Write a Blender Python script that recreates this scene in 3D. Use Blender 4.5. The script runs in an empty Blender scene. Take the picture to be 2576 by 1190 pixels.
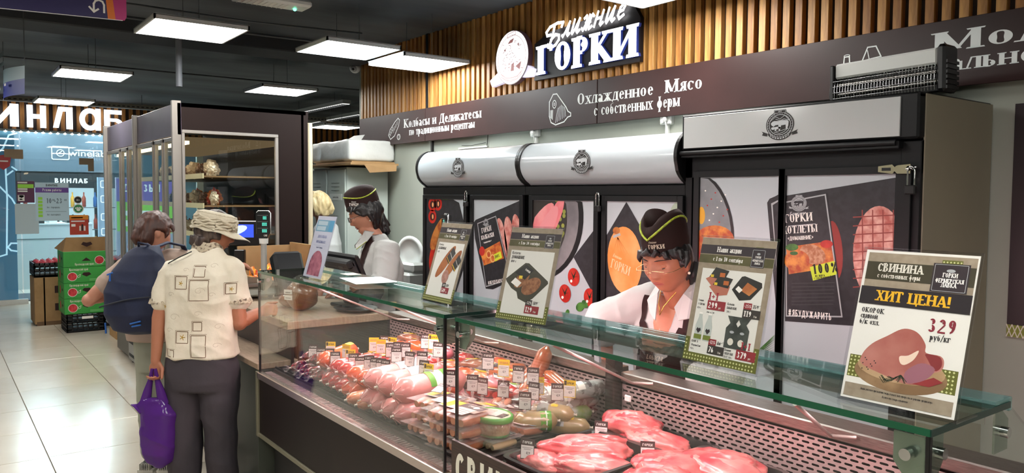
import bpy, math, random
import numpy as np
from mathutils import Vector, Matrix, noise
from mathutils.bvhtree import BVHTree
random.seed(7)
C = bpy.context.scene.collection
sc = bpy.context.scene
PI = math.pi
# ------------------------------------------------------------------ camera
CAM_Z = 1.65
F, YAW, PIT, ROL = 1958.9, 0.643136, 0.0520378, 0.00621426
fh = Vector((-math.cos(YAW), math.sin(YAW), 0)); R0 = Vector((math.sin(YAW), math.cos(YAW), 0)); ZZ = Vector((0, 0, 1))
fw = fh*math.cos(PIT) - ZZ*math.sin(PIT); U0 = R0.cross(fw)
RR = R0*math.cos(ROL) + U0*math.sin(ROL); UU = U0*math.cos(ROL) - R0*math.sin(ROL)
cam = bpy.data.cameras.new('camera'); camo = bpy.data.objects.new('camera', cam); C.objects.link(camo)
cam.sensor_width = 36; cam.sensor_fit = 'HORIZONTAL'; cam.lens = 36*F/2576
cam.clip_start = .02; cam.clip_end = 100
m = Matrix((( RR.x, UU.x, -fw.x, 0), (RR.y, UU.y, -fw.y, 0), (RR.z, UU.z, -fw.z, CAM_Z), (0, 0, 0, 1)))
camo.matrix_world = m
sc.camera = camo
# ------------------------------------------------------------------ world, exposure
w = bpy.data.worlds.new('world'); sc.world = w; w.use_nodes = True
w.node_tree.nodes['Background'].inputs[0].default_value = (.75, .85, 1, 1)
w.node_tree.nodes['Background'].inputs[1].default_value = .35
vs = sc.view_settings
sc.display_settings.display_device = 'sRGB'
vs.view_transform = 'Standard'; vs.look = 'None'; vs.exposure = 0.12; vs.gamma = 1; vs.use_curve_mapping = False
sc.cycles.max_bounces = 10; sc.cycles.transparent_max_bounces = 24; sc.cycles.diffuse_bounces = 4
sc.cycles.glossy_bounces = 4; sc.cycles.sample_clamp_indirect = 6; sc.cycles.caustics_reflective = False; sc.cycles.caustics_refractive = False
PANEL_E = 28.0      # ceiling lamp strength
CASE_E = 130.0       # pinkish tubes in the counter
# ------------------------------------------------------------------ materials
MATS = {}
def _hex(c):
    return tuple((v/12.92 if v <= .04045 else ((v+.055)/1.055)**2.4) for v in [int(c[i:i+2], 16)/255 for i in (0, 2, 4)]) + (1,)
def col(c): return _hex(c) if isinstance(c, str) else tuple(c)+(1,)*(4-len(c))
def M(name, c, rough=.5, metal=0, n=None, bump=None, emit=0, coat=0, sub=0, spec=.5, stretch=(1, 1, 1), world=False, rand=0):
    """n=(colour2, scale, lo, hi) noise mix; bump=(scale, strength)"""
    if name in MATS: return MATS[name]
    m = bpy.data.materials.new(name); m.use_nodes = True; MATS[name] = m
    nt = m.node_tree; N = nt.nodes; L = nt.links; b = N['Principled BSDF']; c = col(c)
    b.inputs['Base Color'].default_value = c; b.inputs['Roughness'].default_value = rough; b.inputs['Metallic'].default_value = metal
    b.inputs['Specular IOR Level'].default_value = spec
    if coat: b.inputs['Coat Weight'].default_value = coat; b.inputs['Coat Roughness'].default_value = .12
    if sub: b.inputs['Subsurface Weight'].default_value = sub; b.inputs['Subsurface Radius'].default_value = (.02, .008, .005); b.inputs['Subsurface Scale'].default_value = .6
    if emit: b.inputs['Emission Color'].default_value = c; b.inputs['Emission Strength'].default_value = emit
    tc = N.new('ShaderNodeTexCoord'); mp = N.new('ShaderNodeMapping'); mp.inputs['Scale'].default_value = stretch
    if world:
        g = N.new('ShaderNodeNewGeometry'); L.new(g.outputs['Position'], mp.inputs[0])
    else: L.new(tc.outputs['Object'], mp.inputs[0])
    last = None
    if n:
        c2, s, lo, hi = n
        t = N.new('ShaderNodeTexNoise'); t.inputs['Scale'].default_value = s; t.inputs['Detail'].default_value = 5
        L.new(mp.outputs[0], t.inputs[0])
        r = N.new('ShaderNodeValToRGB'); r.color_ramp.elements[0].position = lo; r.color_ramp.elements[1].position = hi
        r.color_ramp.elements[0].color = c; r.color_ramp.elements[1].color = col(c2)
        L.new(t.outputs[0], r.inputs[0]); last = r.outputs[0]; L.new(last, b.inputs['Base Color'])
    if rand:
        oi = N.new('ShaderNodeObjectInfo'); hs = N.new('ShaderNodeHueSaturation'); mr = N.new('ShaderNodeMapRange')
        mr.inputs[3].default_value = 1-rand; mr.inputs[4].default_value = 1+rand
        L.new(oi.outputs['Random'], mr.inputs[0]); L.new(mr.outputs[0], hs.inputs['Value'])
        if last: L.new(last, hs.inputs['Color'])
        else: hs.inputs['Color'].default_value = c
        L.new(hs.outputs[0], b.inputs['Base Color'])
    if bump:
        t = N.new('ShaderNodeTexNoise'); t.inputs['Scale'].default_value = bump[0]; t.inputs['Detail'].default_value = 6
        L.new(mp.outputs[0], t.inputs[0])
        bp = N.new('ShaderNodeBump'); bp.inputs['Strength'].default_value = bump[1]; bp.inputs['Distance'].default_value = .01
        L.new(t.outputs[0], bp.inputs['Height']); L.new(bp.outputs[0], b.inputs['Normal'])
    return m
def EM(name, c, s):
    if name in MATS: return MATS[name]
    m = bpy.data.materials.new(name); m.use_nodes = True; MATS[name] = m
    nt = m.node_tree; nt.nodes.clear(); e = nt.nodes.new('ShaderNodeEmission'); o = nt.nodes.new('ShaderNodeOutputMaterial')
    e.inputs[0].default_value = col(c); e.inputs[1].default_value = s; nt.links.new(e.outputs[0], o.inputs[0]); return m
def GL(name, tint=(.93, .97, .95), refl=1.0, rough=.0, haze=0, hazec=(.9, .9, .9), ior=1.5):
    """thin glass or clear film: see-through, mirrors by fresnel, optional milky share"""
    if name in MATS: return MATS[name]
    m = bpy.data.materials.new(name); m.use_nodes = True; MATS[name] = m
    nt = m.node_tree; N = nt.nodes; L = nt.links; N.clear()
    t = N.new('ShaderNodeBsdfTransparent'); t.inputs[0].default_value = col(tint)
    g = N.new('ShaderNodeBsdfGlossy'); g.inputs['Roughness'].default_value = rough; g.inputs[0].default_value = (refl, refl, refl, 1)
    lw = N.new('ShaderNodeLayerWeight'); lw.inputs[0].default_value = .5; pw = N.new('ShaderNodeMath'); pw.operation = 'POWER'; pw.inputs[1].default_value = 4.5; L.new(lw.outputs['Facing'], pw.inputs[0])
    f = N.new('ShaderNodeMath'); f.operation = 'MULTIPLY_ADD'; f0 = ((ior-1)/(ior+1))**2; f.inputs[1].default_value = .85; f.inputs[2].default_value = f0; L.new(pw.outputs[0], f.inputs[0])
    mx = N.new('ShaderNodeMixShader'); L.new(f.outputs[0], mx.inputs[0]); L.new(t.outputs[0], mx.inputs[1]); L.new(g.outputs[0], mx.inputs[2])
    out = mx
    if haze:
        d = N.new('ShaderNodeBsdfDiffuse'); d.inputs[0].default_value = col(hazec)
        m2 = N.new('ShaderNodeMixShader'); m2.inputs[0].default_value = haze; L.new(mx.outputs[0], m2.inputs[1]); L.new(d.outputs[0], m2.inputs[2]); out = m2
    o = N.new('ShaderNodeOutputMaterial'); L.new(out.outputs[0], o.inputs[0]); return m
# ------------------------------------------------------------------ mesh builder
class MB:
    def __init__(s, T=None): s.V = []; s.Fc = []; s.I = []; s.S = []; s.mats = []; s.T = T or Matrix()
    def mi(s, m):
        if m not in s.mats: s.mats.append(m)
        return s.mats.index(m)
    def add(s, vs, fs, mat, smooth=False, T=None):
        k = len(s.V); T = s.T @ T if T is not None else s.T
        s.V += [T @ Vector(v) for v in vs]; i = s.mi(mat)
        for f in fs: s.Fc.append([a+k for a in f]); s.I.append(i); s.S.append(smooth)
        return s
    def box(s, x0, x1, y0, y1, z0, z1, mat, b=0, T=None):
        if x0 > x1: x0, x1 = x1, x0
        if y0 > y1: y0, y1 = y1, y0
        if z0 > z1: z0, z1 = z1, z0
        if not b:
            v = [(x, y, z) for x in (x0, x1) for y in (y0, y1) for z in (z0, z1)]
            return s.add(v, [(0, 1, 3, 2), (4, 6, 7, 5), (0, 4, 5, 1), (2, 3, 7, 6), (0, 2, 6, 4), (1, 5, 7, 3)], mat, False, T)
        v = []; idx = {}
        for i, x in enumerate((x0, x1)):
            for j, y in enumerate((y0, y1)):
                for k, z in enumerate((z0, z1)):
                    sx, sy, sz = (1-2*i)*b, (1-2*j)*b, (1-2*k)*b
                    for a in range(3):
                        idx[i, j, k, a] = len(v)
                        v.append((x+(0 if a == 0 else sx), y+(0 if a == 1 else sy), z+(0 if a == 2 else sz)))
        f = []
        for a in range(3):
            o = [q for q in range(3) if q != a]
            for e in (0, 1):
                q = []
                for p in ((0, 0), (1, 0), (1, 1), (0, 1)):
                    c = [0]*3; c[a] = e; c[o[0]] = p[0]; c[o[1]] = p[1]; q.append(idx[c[0], c[1], c[2], a])
                f.append(q)
            for p in ((0, 0), (1, 0), (1, 1), (0, 1)):
                q = []
                for e, w_ in ((0, o[0]), (1, o[0]), (1, o[1]), (0, o[1])):
                    c = [0]*3; c[a] = e; c[o[0]] = p[0]; c[o[1]] = p[1]; q.append(idx[c[0], c[1], c[2], w_])
                f.append(q)
        for i in (0, 1):
            for j in (0, 1):
                for k in (0, 1): f.append([idx[i, j, k, a] for a in range(3)])
        return s.add(v, f, mat, False, T)
    def poly(s, pts, mat): return s.add(pts, [list(range(len(pts)))], mat)
    def prism(s, pts, z0, z1, mat, T=None, smooth=False):
        n = len(pts); v = [(x, y, z0) for x, y in pts]+[(x, y, z1) for x, y in pts]
        s.add(v, [list(range(n))[::-1], list(range(n, 2*n))], mat, False, T)
        return s.add(v, [(i, (i+1) % n, n+(i+1) % n, n+i) for i in range(n)], mat, smooth, T)
    def tube(s, pts, r, mat, n=8, caps=True, smooth=True, flat=1, up=None):
        pts = [Vector(p) for p in pts]; r = r if isinstance(r, (list, tuple)) else [r]*len(pts)
        v = []; x = None
        for i, p in enumerate(pts):
            d = (pts[min(i+1, len(pts)-1)]-pts[max(i-1, 0)]).normalized()
            if x is None:
                a = Vector(up) if up else (ZZ if abs(d.z) < .9 else Vector((1, 0, 0))); x = d.cross(a).normalized()
            x = (x-d*x.dot(d)).normalized(); y = d.cross(x)
            for k in range(n):
                t = 2*PI*k/n; v.append(p+x*math.cos(t)*r[i]+y*math.sin(t)*r[i]*flat)
        f = [(i*n+k, i*n+(k+1) % n, (i+1)*n+(k+1) % n, (i+1)*n+k) for i in range(len(pts)-1) for k in range(n)]
        s.add(v, f, mat, smooth)
        if caps: s.add(v[:n], [list(range(n))[::-1]], mat); s.add(v[-n:], [list(range(n))], mat)
        return s
    def lathe(s, prof, mat, n=20, c=(0, 0, 0), T=None, smooth=True, sx=1, sy=1):
        v = [(c[0]+r*math.cos(2*PI*k/n)*sx, c[1]+r*math.sin(2*PI*k/n)*sy, c[2]+z) for r, z in prof for k in range(n)]
        f = [(i*n+k, i*n+(k+1) % n, (i+1)*n+(k+1) % n, (i+1)*n+k) for i in range(len(prof)-1) for k in range(n)]
        s.add(v, f, mat, smooth, T)
        s.add(v[:n], [list(range(n))[::-1]], mat, False, T); s.add(v[-n:], [list(range(n))], mat, False, T); return s
    def ell(s, c, r, mat, n=12, m_=8, T=None, fn=None):
        r = r if isinstance(r, (list, tuple)) else (r, r, r); v = []
        for i in range(m_+1):
            p = PI*i/m_
            for k in range(n):
                t = 2*PI*k/n; q = (math.sin(p)*math.cos(t), math.sin(p)*math.sin(t), math.cos(p))
                e = fn(q) if fn else 1
                v.append((c[0]+q[0]*r[0]*e, c[1]+q[1]*r[1]*e, c[2]+q[2]*r[2]*e))
        f = [(i*n+k, (i+1)*n+k, (i+1)*n+(k+1) % n, i*n+(k+1) % n) for i in range(m_) for k in range(n)]
        return s.add(v, f, mat, True, T)
    def loft(s, secs, mat, n=20, pw=2.0):
        """secs: (centre, rx, ry, xaxis, yaxis) closed solid"""
        v = []
        for c, rx, ry, xa, ya in secs:
            c = Vector(c); xa = Vector(xa).normalized(); ya = Vector(ya).normalized()
            for k in range(n):
                t = 2*PI*k/n; a, b = math.cos(t), math.sin(t)
                a = math.copysign(abs(a)**(2/pw), a); b = math.copysign(abs(b)**(2/pw), b)
                v.append(c+xa*a*rx+ya*b*ry)
        m_ = len(secs)
        f = [(i*n+k, i*n+(k+1) % n, (i+1)*n+(k+1) % n, (i+1)*n+k) for i in range(m_-1) for k in range(n)]
        f += [list(range(n))[::-1], list(range((m_-1)*n, m_*n))]
        return s.add(v, f, mat, True)
    def mesh(s, name):
        me = bpy.data.meshes.new(name); me.from_pydata([tuple(v) for v in s.V], [], s.Fc); 
        for m in s.mats: me.materials.append(m)
        me.polygons.foreach_set('material_index', s.I); me.polygons.foreach_set('use_smooth', s.S); me.update(); return me
    def build(s, name, parent=None, loc=None, rot=None, **kw):
        me = s.mesh(name); o = bpy.data.objects.new(name, me); C.objects.link(o)
        if parent: o.parent = parent
        if loc: o.location = loc
        if rot: o.rotation_euler = rot
        for k, v in kw.items(): o[k] = v
        return o
def tag(o, label, cat, group=None):
    o['label'] = label; o['category'] = cat
    if group: o['group'] = group
    return o
def thing(name, label, cat, loc=(0, 0, 0), rz=0, group=None):
    o = bpy.data.objects.new(name, None); C.objects.link(o); o.location = loc; o.rotation_euler = (0, 0, rz); o.empty_display_size = .05
    return tag(o, label, cat, group)
def dup(root, loc, rz=0, label=None, group=None, rot=None):
    r = root.copy(); C.objects.link(r); r.location = loc; r.rotation_euler = rot if rot else (0, 0, rz)
    if label: r['label'] = label
    if group: r['group'] = group
    for ch in list(root.children):
        c = ch.copy(); C.objects.link(c); c.parent = r
        for g in ch.children: d = g.copy(); C.objects.link(d); d.parent = c
    return r
def struct(mb, name, **kw): return mb.build(name, kind='structure', **kw)
ORD = ['first', 'second', 'third', 'fourth', 'fifth', 'sixth', 'seventh', 'eighth', 'ninth', 'tenth', 'eleventh', 'twelfth', 'thirteenth', 'fourteenth', 'fifteenth']
def px_of(p):
    p = Vector(p)-Vector((0, 0, CAM_Z)); d = p.dot(fw); return 1288+F*p.dot(RR)/d, 595-F*p.dot(UU)/d
# ------------------------------------------------------------------ hand-drawn alphabet (strokes), serif or plain
GD = {
'А':'.74|D .37 1 .06 0 0,D .36 1 .66 0 1,H .16 .56 .32,S .06 0,S .67 0','Б':'.64|V .13,H .13 .55 .96,A .36 .28 .22 .25 90 -90,H .13 .36 .53,H .13 .36 .03,D .55 .98 .55 .78 0',
'В':'.66|V .13,H .13 .34 .97,A .34 .76 .17 .21 90 -90,H .13 .36 .54,A .36 .28 .22 .25 90 -90,H .13 .36 .03','Г':'.6|V .13,H .13 .56 .96,D .56 .98 .56 .76 0',
'Д':'.76|D .3 1 .16 .05 0,V .58,H .04 .74 .04,H .28 .58 .96,D .05 .06 .05 -.18 0,D .73 .06 .73 -.18 0','Е':'.64|V .13,H .13 .56 .96,H .13 .45 .5,H .13 .58 .04,D .56 .98 .56 .78 0,D .58 .04 .58 .22 0',
'Ж':'1.0|V .5,D .16 1 .45 .5 0,D .12 0 .47 .52 1,D .84 1 .55 .5 0,D .88 0 .53 .52 1,S .1 0,S .9 0,S .15 1,S .85 1','З':'.62|A .3 .75 .19 .22 150 -90,A .3 .28 .23 .25 90 -150',
'И':'.8|V .14,V .66,D .14 .04 .66 .96 0','Й':'.8|V .14,V .66,D .14 .04 .66 .96 0,A .4 1.25 .12 .1 180 360','К':'.74|V .14,D .6 1 .22 .48 0,D .26 .56 .66 0 1,S .6 1,S .67 0',
'Л':'.74|D .3 1 .1 .04 0,V .6,H .3 .6 .96,S .1 0','М':'.98|V .14,V .84,D .16 1 .49 .08 1,D .49 .08 .82 1 0','Н':'.8|V .14,V .66,H .14 .66 .5','О':'.78|A .39 .5 .31 .48 0 360',
'П':'.8|V .14,V .66,H .14 .66 .96','Р':'.62|V .13,H .13 .34 .97,A .34 .73 .2 .24 90 -90,H .13 .34 .48','С':'.7|A .39 .5 .31 .48 45 315,D .62 .9 .62 .68 0','Т':'.7|V .35,H .05 .65 .96,D .05 .98 .05 .76 0,D .65 .98 .65 .76 0',
'У':'.7|D .12 1 .37 .3 1,D .6 1 .3 .08 0,A .2 .1 .11 .1 0 -160,S .12 1,S .6 1','Ф':'.86|V .43,A .43 .52 .35 .3 0 360','Х':'.72|D .12 1 .6 0 1,D .6 1 .1 0 0,S .12 1,S .6 1,S .1 0,S .6 0',
'Ц':'.8|V .14,V .64,H .14 .76 .04,D .75 .06 .75 -.18 0','Ч':'.74|V .58,A .36 .8 .23 .34 180 270,D .13 .78 .13 1 1,H .35 .58 .45,S .13 1','Ш':'1.0|V .14,V .49,V .84,H .14 .84 .04',
'Ы':'.92|V .13,H .13 .34 .53,A .34 .28 .2 .25 90 -90,H .13 .34 .03,V .78','Ь':'.62|V .13,H .13 .34 .53,A .34 .28 .2 .25 90 -90,H .13 .34 .03','Ю':'1.0|V .13,H .13 .36 .5,A .62 .5 .28 .48 0 360',
'Я':'.7|V .56,H .34 .56 .97,A .34 .74 .2 .22 90 270,H .34 .56 .5,D .38 .5 .12 0 1,S .1 0','а':'.68|v .5 0 .76,A .29 .76 .21 .22 0 165,A .28 .26 .2 .26 0 360,S .54 0','б':'.72|A .36 .46 .28 .46 0 360,D .1 .5 .22 1.2 0,D .2 1.22 .6 1.4 0',
'е':'.68|A .35 .5 .28 .48 5 320,H .09 .6 .55','р':'.74|V .13 -.42 1,A .4 .5 .25 .48 0 360','у':'.7|D .12 1 .37 .1 1,D .62 1 .24 -.35 0,S .12 1,S .62 1','ф':'.9|V .45 -.42 1.42,A .45 .5 .36 .46 0 360',
'0':'.62|A .3 .5 .23 .48 0 360','1':'.5|V .3,D .3 .98 .1 .84 0','2':'.62|A .3 .72 .21 .26 165 -25,D .48 .62 .08 .06 0,H .06 .56 .05','3':'.62|A .28 .76 .2 .21 150 -90,A .28 .27 .24 .26 90 -150','4':'.62|v .44 0 1,D .42 1 .05 .3 0,H .05 .6 .3,S .44 0',
'5':'.62|D .13 .96 .13 .52 0,H .13 .52 .95,A .27 .3 .25 .29 125 -150','6':'.62|A .3 .3 .23 .29 0 360,A .44 .36 .37 .62 98 185','7':'.58|H .06 .54 .94,D .52 .94 .22 0 1','8':'.62|A .3 .76 .19 .21 0 360,A .3 .28 .24 .26 0 360','9':'.62|A .3 .7 .23 .29 0 360,A .16 .64 .37 .62 -82 5',
'!':'.3|D .15 1 .15 .3 1,D .15 .14 .15 0 1','.':'.26|D .13 .13 .13 0 1',',':'.26|D .14 .13 .1 -.15 1','-':'.4|H .06 .36 .42','+':'.6|H .06 .56 .45,D .31 .7 .31 .2 0','/':'.46|D .4 1.05 .06 -.1 0','%':'.8|A .2 .76 .14 .2 0 360,A .6 .24 .14 .2 0 360,D .62 1 .18 0 0',
'«':'.6|D .3 .75 .1 .5 0,D .1 .5 .3 .25 0,D .52 .75 .32 .5 0,D .32 .5 .52 .25 0','»':'.6|D .1 .75 .3 .5 0,D .3 .5 .1 .25 0,D .32 .75 .52 .5 0,D .52 .5 .32 .25 0','#':'.7|D .25 1 .17 0 0,D .5 1 .42 0 0,H .05 .62 .68,H .03 .6 .32',' ':'.36|'}
LOW = 'абвгдежзийклмнопрстуфхцчшыьюя'; SPEC = 'аберуф'
def glyph_strokes(ch):
    sc_ = 1; key = ch
    if ch in LOW:
        sc_ = .7; key = ch if (ch in SPEC and ch in GD) else ch.upper()
    if key not in GD: key = ' '
    a, b = GD[key].split('|')
    return float(a)*sc_, sc_, [t.split() for t in b.split(',') if t.strip()]
def text(mb, s, T, h, mat, serif=True, wid=1.0, th=.19, tn=.075, align='l', shear=0, dz=.0, depth=0):
    """strokes laid in the XY plane of T; h cap height; returns width"""
    if not serif: tn = th*.85
    elif h < .03: th, tn = max(th, .22), max(tn, .125)
    sp = .04 if serif else .04+max(0, th-.13)
    adv = sum(glyph_strokes(c)[0]+sp for c in s)*h*wid
    x0 = {'l': 0, 'c': -adv/2, 'r': -adv}[align]; k = 0
    for c in s:
        a, sc_, st = glyph_strokes(c); u = h*sc_
        th_, tn_ = th/sc_**.5, tn/sc_**.5
        def P(x, y): return (x0+(x*wid)*u+y*u*shear, y*u)
        for q in st:
            t = q[0]; v = [float(z) for z in q[1:]]; polys = []
            def slab(x, y):
                e = -tn_*.9 if y > .6 else tn_*.9; hw = th_*.5+.085
                polys.append([P(x-hw, y), P(x+hw, y), P(x+hw*.9, y+e), P(x-hw*.9, y+e)])
            if t in 'Vv':
                y0, y1 = (v[1], v[2]) if len(v) > 2 else (0, 1)
                polys.append([P(v[0]-th_/2, y0), P(v[0]+th_/2, y0), P(v[0]+th_/2, y1), P(v[0]-th_/2, y1)])
                if serif and t == 'V': slab(v[0], y0); slab(v[0], y1) if y1 >= .99 else None
            elif t == 'D':
                if not serif and not v[4] and v[0] == v[2] and abs(v[1]-v[3]) < .25 and v[1] > 0 and v[3] > 0: continue
                w_ = (th_ if v[4] else tn_)/2; xa, ya, xb, yb = v[:4]
                polys.append([P(xa-w_, ya), P(xa+w_, ya), P(xb+w_, yb), P(xb-w_, yb)])
            elif t == 'H':
                e = tn_/2; v[2] = v[2] if serif else min(max(v[2], e), 1-e); polys.append([P(v[0], v[2]-e), P(v[1], v[2]-e), P(v[1], v[2]+e), P(v[0], v[2]+e)])
            elif t == 'S':
                if serif: slab(v[0], v[1])
            elif t == 'A':
                cx, cy, rx, ry, a0, a1 = v; n = max(3, int(abs(a1-a0)/(24 if h < .03 else 15)))
                inn, ou = [], []
                for i in range(n+1):
                    an = math.radians(a0+(a1-a0)*i/n); wd = tn_+(th_-tn_)*abs(math.cos(an))**1.5
                    ou.append(P(cx+(rx)*math.cos(an), cy+ry*math.sin(an)))
                    inn.append(P(cx+(rx-wd)*math.cos(an), cy+(ry-max(tn_, wd*.6))*math.sin(an)))
                for i in range(n): polys.append([ou[i], ou[i+1], inn[i+1], inn[i]])
            k += 1; zz = dz+k % 7*.00004
            for p in polys:
                if depth: mb.prism(p, 0, depth+k % 7*.0003, mat, T)
                else: mb.add([(x, y, zz) for x, y in p], [[0, 1, 2, 3]], mat, False, T)
        x0 += (a+sp*(sc_ if serif else 1))*h*wid
    return adv
def FR(o, x=(1, 0, 0), up=(0, 0, 1)):
    """frame at o, local X along x, local Y along up, Z out"""
    x = Vector(x).normalized(); y = Vector(up); y = (y-x*y.dot(x)).normalized(); z = x.cross(y)
    return Matrix(((x.x, y.x, z.x, o[0]), (x.y, y.y, z.y, o[1]), (x.z, y.z, z.z, o[2]), (0, 0, 0, 1)))
def flat(mb, pts, T, mat, z=0): mb.add([(x, y, z) for x, y in pts], [list(range(len(pts)))], mat, False, T)
def rect(mb, x0, x1, y0, y1, T, mat, z=0): flat(mb, [(x0, y0), (x1, y0), (x1, y1), (x0, y1)], T, mat, z)
def disc(cx, cy, rx, ry=None, n=24, a=0):
    ry = ry or rx; ca, sa = math.cos(a), math.sin(a)
    return [(cx+rx*math.cos(t)*ca-ry*math.sin(t)*sa, cy+rx*math.cos(t)*sa+ry*math.sin(t)*ca) for t in [2*PI*i/n for i in range(n)]]
def ring(mb, cx, cy, rx, ry, w_, T, mat, z=0, n=32, a0=0, a1=2*PI):
    for i in range(n):
        t0 = a0+(a1-a0)*i/n; t1 = a0+(a1-a0)*(i+1)/n
        mb.add([(cx+rx*math.cos(t0), cy+ry*math.sin(t0), z), (cx+rx*math.cos(t1), cy+ry*math.sin(t1), z), (cx+(rx-w_)*math.cos(t1), cy+(ry-w_)*math.sin(t1), z), (cx+(rx-w_)*math.cos(t0), cy+(ry-w_)*math.sin(t0), z)], [[0, 1, 2, 3]], mat, False, T)
def line2(mb, pts, w_, T, mat, z=0, closed=False):
    pts = [Vector(p) for p in pts]; q = pts+[pts[0]] if closed else pts
    for a, b in zip(q[:-1], q[1:]):
        d = (b-a); 
        if d.length < 1e-6: continue
        d.normalize(); nn = Vector((-d.y, d.x))*w_/2; e = d*w_*.4; a2, b2 = a-e, b+e
        mb.add([(a2.x+nn.x, a2.y+nn.y, z), (a2.x-nn.x, a2.y-nn.y, z), (b2.x-nn.x, b2.y-nn.y, z), (b2.x+nn.x, b2.y+nn.y, z)], [[0, 1, 2, 3]], mat, False, T); z += .00003
def rrect(x0, x1, y0, y1, r, n=4):
    o = []
    for cx, cy, a in ((x1-r, y1-r, 0), (x0+r, y1-r, 90), (x0+r, y0+r, 180), (x1-r, y0+r, 270)):
        for i in range(n+1): t = math.radians(a+90*i/n); o.append((cx+r*math.cos(t), cy+r*math.sin(t)))
    return o
def smo(pts, k=4):
    n = len(pts); o = []
    for i in range(n):
        p0, p1, p2, p3 = [Vector(pts[(i+j) % n]) for j in (-1, 0, 1, 2)]
        for j in range(k):
            t = j/k; q = .5*((2*p1)+(p2-p0)*t+(2*p0-5*p1+4*p2-p3)*t*t+(3*p1-p0-3*p2+p3)*t**3); o.append((q.x, q.y))
    return o
COW = [(-.62, .12), (-.5, .26), (-.38, .3), (-.1, .28), (.2, .33), (.5, .3), (.6, .2), (.58, -.1), (.5, -.34), (.42, -.34), (.4, -.02), (.1, -.06), (.02, -.3), (-.08, -.3), (-.1, 0), (-.3, -.02), (-.42, -.12), (-.56, -.02)]
def emblem(mb, T, h, dk, lt, z=0):
    """oval seal with a ribbon, a cow and hills; h = height of the oval"""
    a, b = h*.6, h*.5
    flat(mb, disc(0, 0, a, b, 36), T, dk, z+.0001); ring(mb, 0, 0, a*.93, b*.93, h*.018, T, lt, z+.0003, 36); ring(mb, 0, 0, a*.78, b*.78, h*.02, T, lt, z+.0003, 36)
    for i in range(28):
        t = 2*PI*i/28; line2(mb, [(a*.83*math.cos(t), b*.83*math.sin(t)), (a*.9*math.cos(t+.1), b*.9*math.sin(t+.1))], h*.008, T, lt, z+.0004)
    for p in ([(-.7, .3), (-.3, .62), (0, .42), (.35, .68), (.68, .28), (.3, .42), (0, .3), (-.3, .44)], [(-.6, -.2), (-.2, -.5), (.2, -.42), (.6, -.3), (.3, -.55), (0, -.66), (-.4, -.52)]):
        for i in range(len(p)-1): line2(mb, [(p[i][0]*a, p[i][1]*b), (p[i+1][0]*a, p[i+1][1]*b)], h*.016, T, lt, z+.0004)
    flat(mb, [(x*a*1.05, y*b) for x, y in COW], T, lt, z+.0005)
    flat(mb, [(x*a*.55-.28*a, y*b*.5-.3*b) for x, y in COW], T, lt, z+.0005)
    flat(mb, [(-a*.45, b*.84), (a*.45, b*.84), (a*.42, b*1.12), (-a*.42, b*1.12)], T, dk, z+.0006)
    line2(mb, [(-a*.4, b*.88), (a*.4, b*.88), (a*.38, b*1.08), (-a*.38, b*1.08)], h*.012, T, lt, z+.0007, True)
    text(mb, '1999', T @ Matrix.Translation((0, b*.93, 0)), h*.06, lt, True, 1, .25, .12, 'c', dz=z+.0007)
    pts = [(math.sin(t)*a*1.02, -math.cos(t)*b*.98-h*.03) for t in [-.95+1.9*i/10 for i in range(11)]]
    for i in range(10): 
        p, q = pts[i], pts[i+1]; flat(mb, [(p[0], p[1]-h*.055), (q[0], q[1]-h*.055), (q[0], q[1]+h*.075), (p[0], p[1]+h*.075)], T, dk, z+.0008)
        flat(mb, [(p[0], p[1]+h*.05), (q[0], q[1]+h*.05), (q[0], q[1]+h*.064), (p[0], p[1]+h*.064)], T, lt, z+.0009)
        if 0 < i < 9: flat(mb, [(p[0]+h*.02, p[1]-h*.015), (q[0]-h*.02, q[1]-h*.015), (q[0]-h*.02, q[1]+h*.025), (p[0]+h*.02, p[1]+h*.025)], T, lt, z+.0009)
    for sx in (-1, 1): flat(mb, [(sx*a*.85, -b*.62), (sx*a*1.32, -b*.42), (sx*a*1.2, -b*.56), (sx*a*1.28, -b*.72), (sx*a*.9, -b*.82)][::sx], T, dk, z+.0007)
SCRIPT = 'Ближние'
def brand(mb, T, h, mat, z=0, script=True, a='c'):
    """ГОРКИ with the slanted word above; h = cap height of ГОРКИ"""
    wd = text(mb, 'ГОРКИ', T, h, mat, True, .93, .24, .1, a, dz=z)
    if script: text(mb, 'Ближние', T @ Matrix.Translation((wd*.02 if a == 'c' else wd*.12, h*1.12, 0)) @ Matrix.Rotation(.03, 4, 'Z'), h*.5, mat, False, .8, .13, .1, a, .38, z)
# ------------------------------------------------------------------ view-ray helpers: a point of a known plane (x, y or z fixed) from where it shows in the photo
def _ray(u, v): return fw+RR*((u-1288)/F)+UU*((595-v)/F)
EYE = Vector((0, 0, CAM_Z))
def PX(u, v, X): d = _ray(u, v); return EYE+d*(X/d.x)
def PY(u, v, Y): d = _ray(u, v); return EYE+d*(Y/d.y)
def PZ(u, v, Z): d = _ray(u, v); return EYE+d*((Z-CAM_Z)/d.z)
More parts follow.
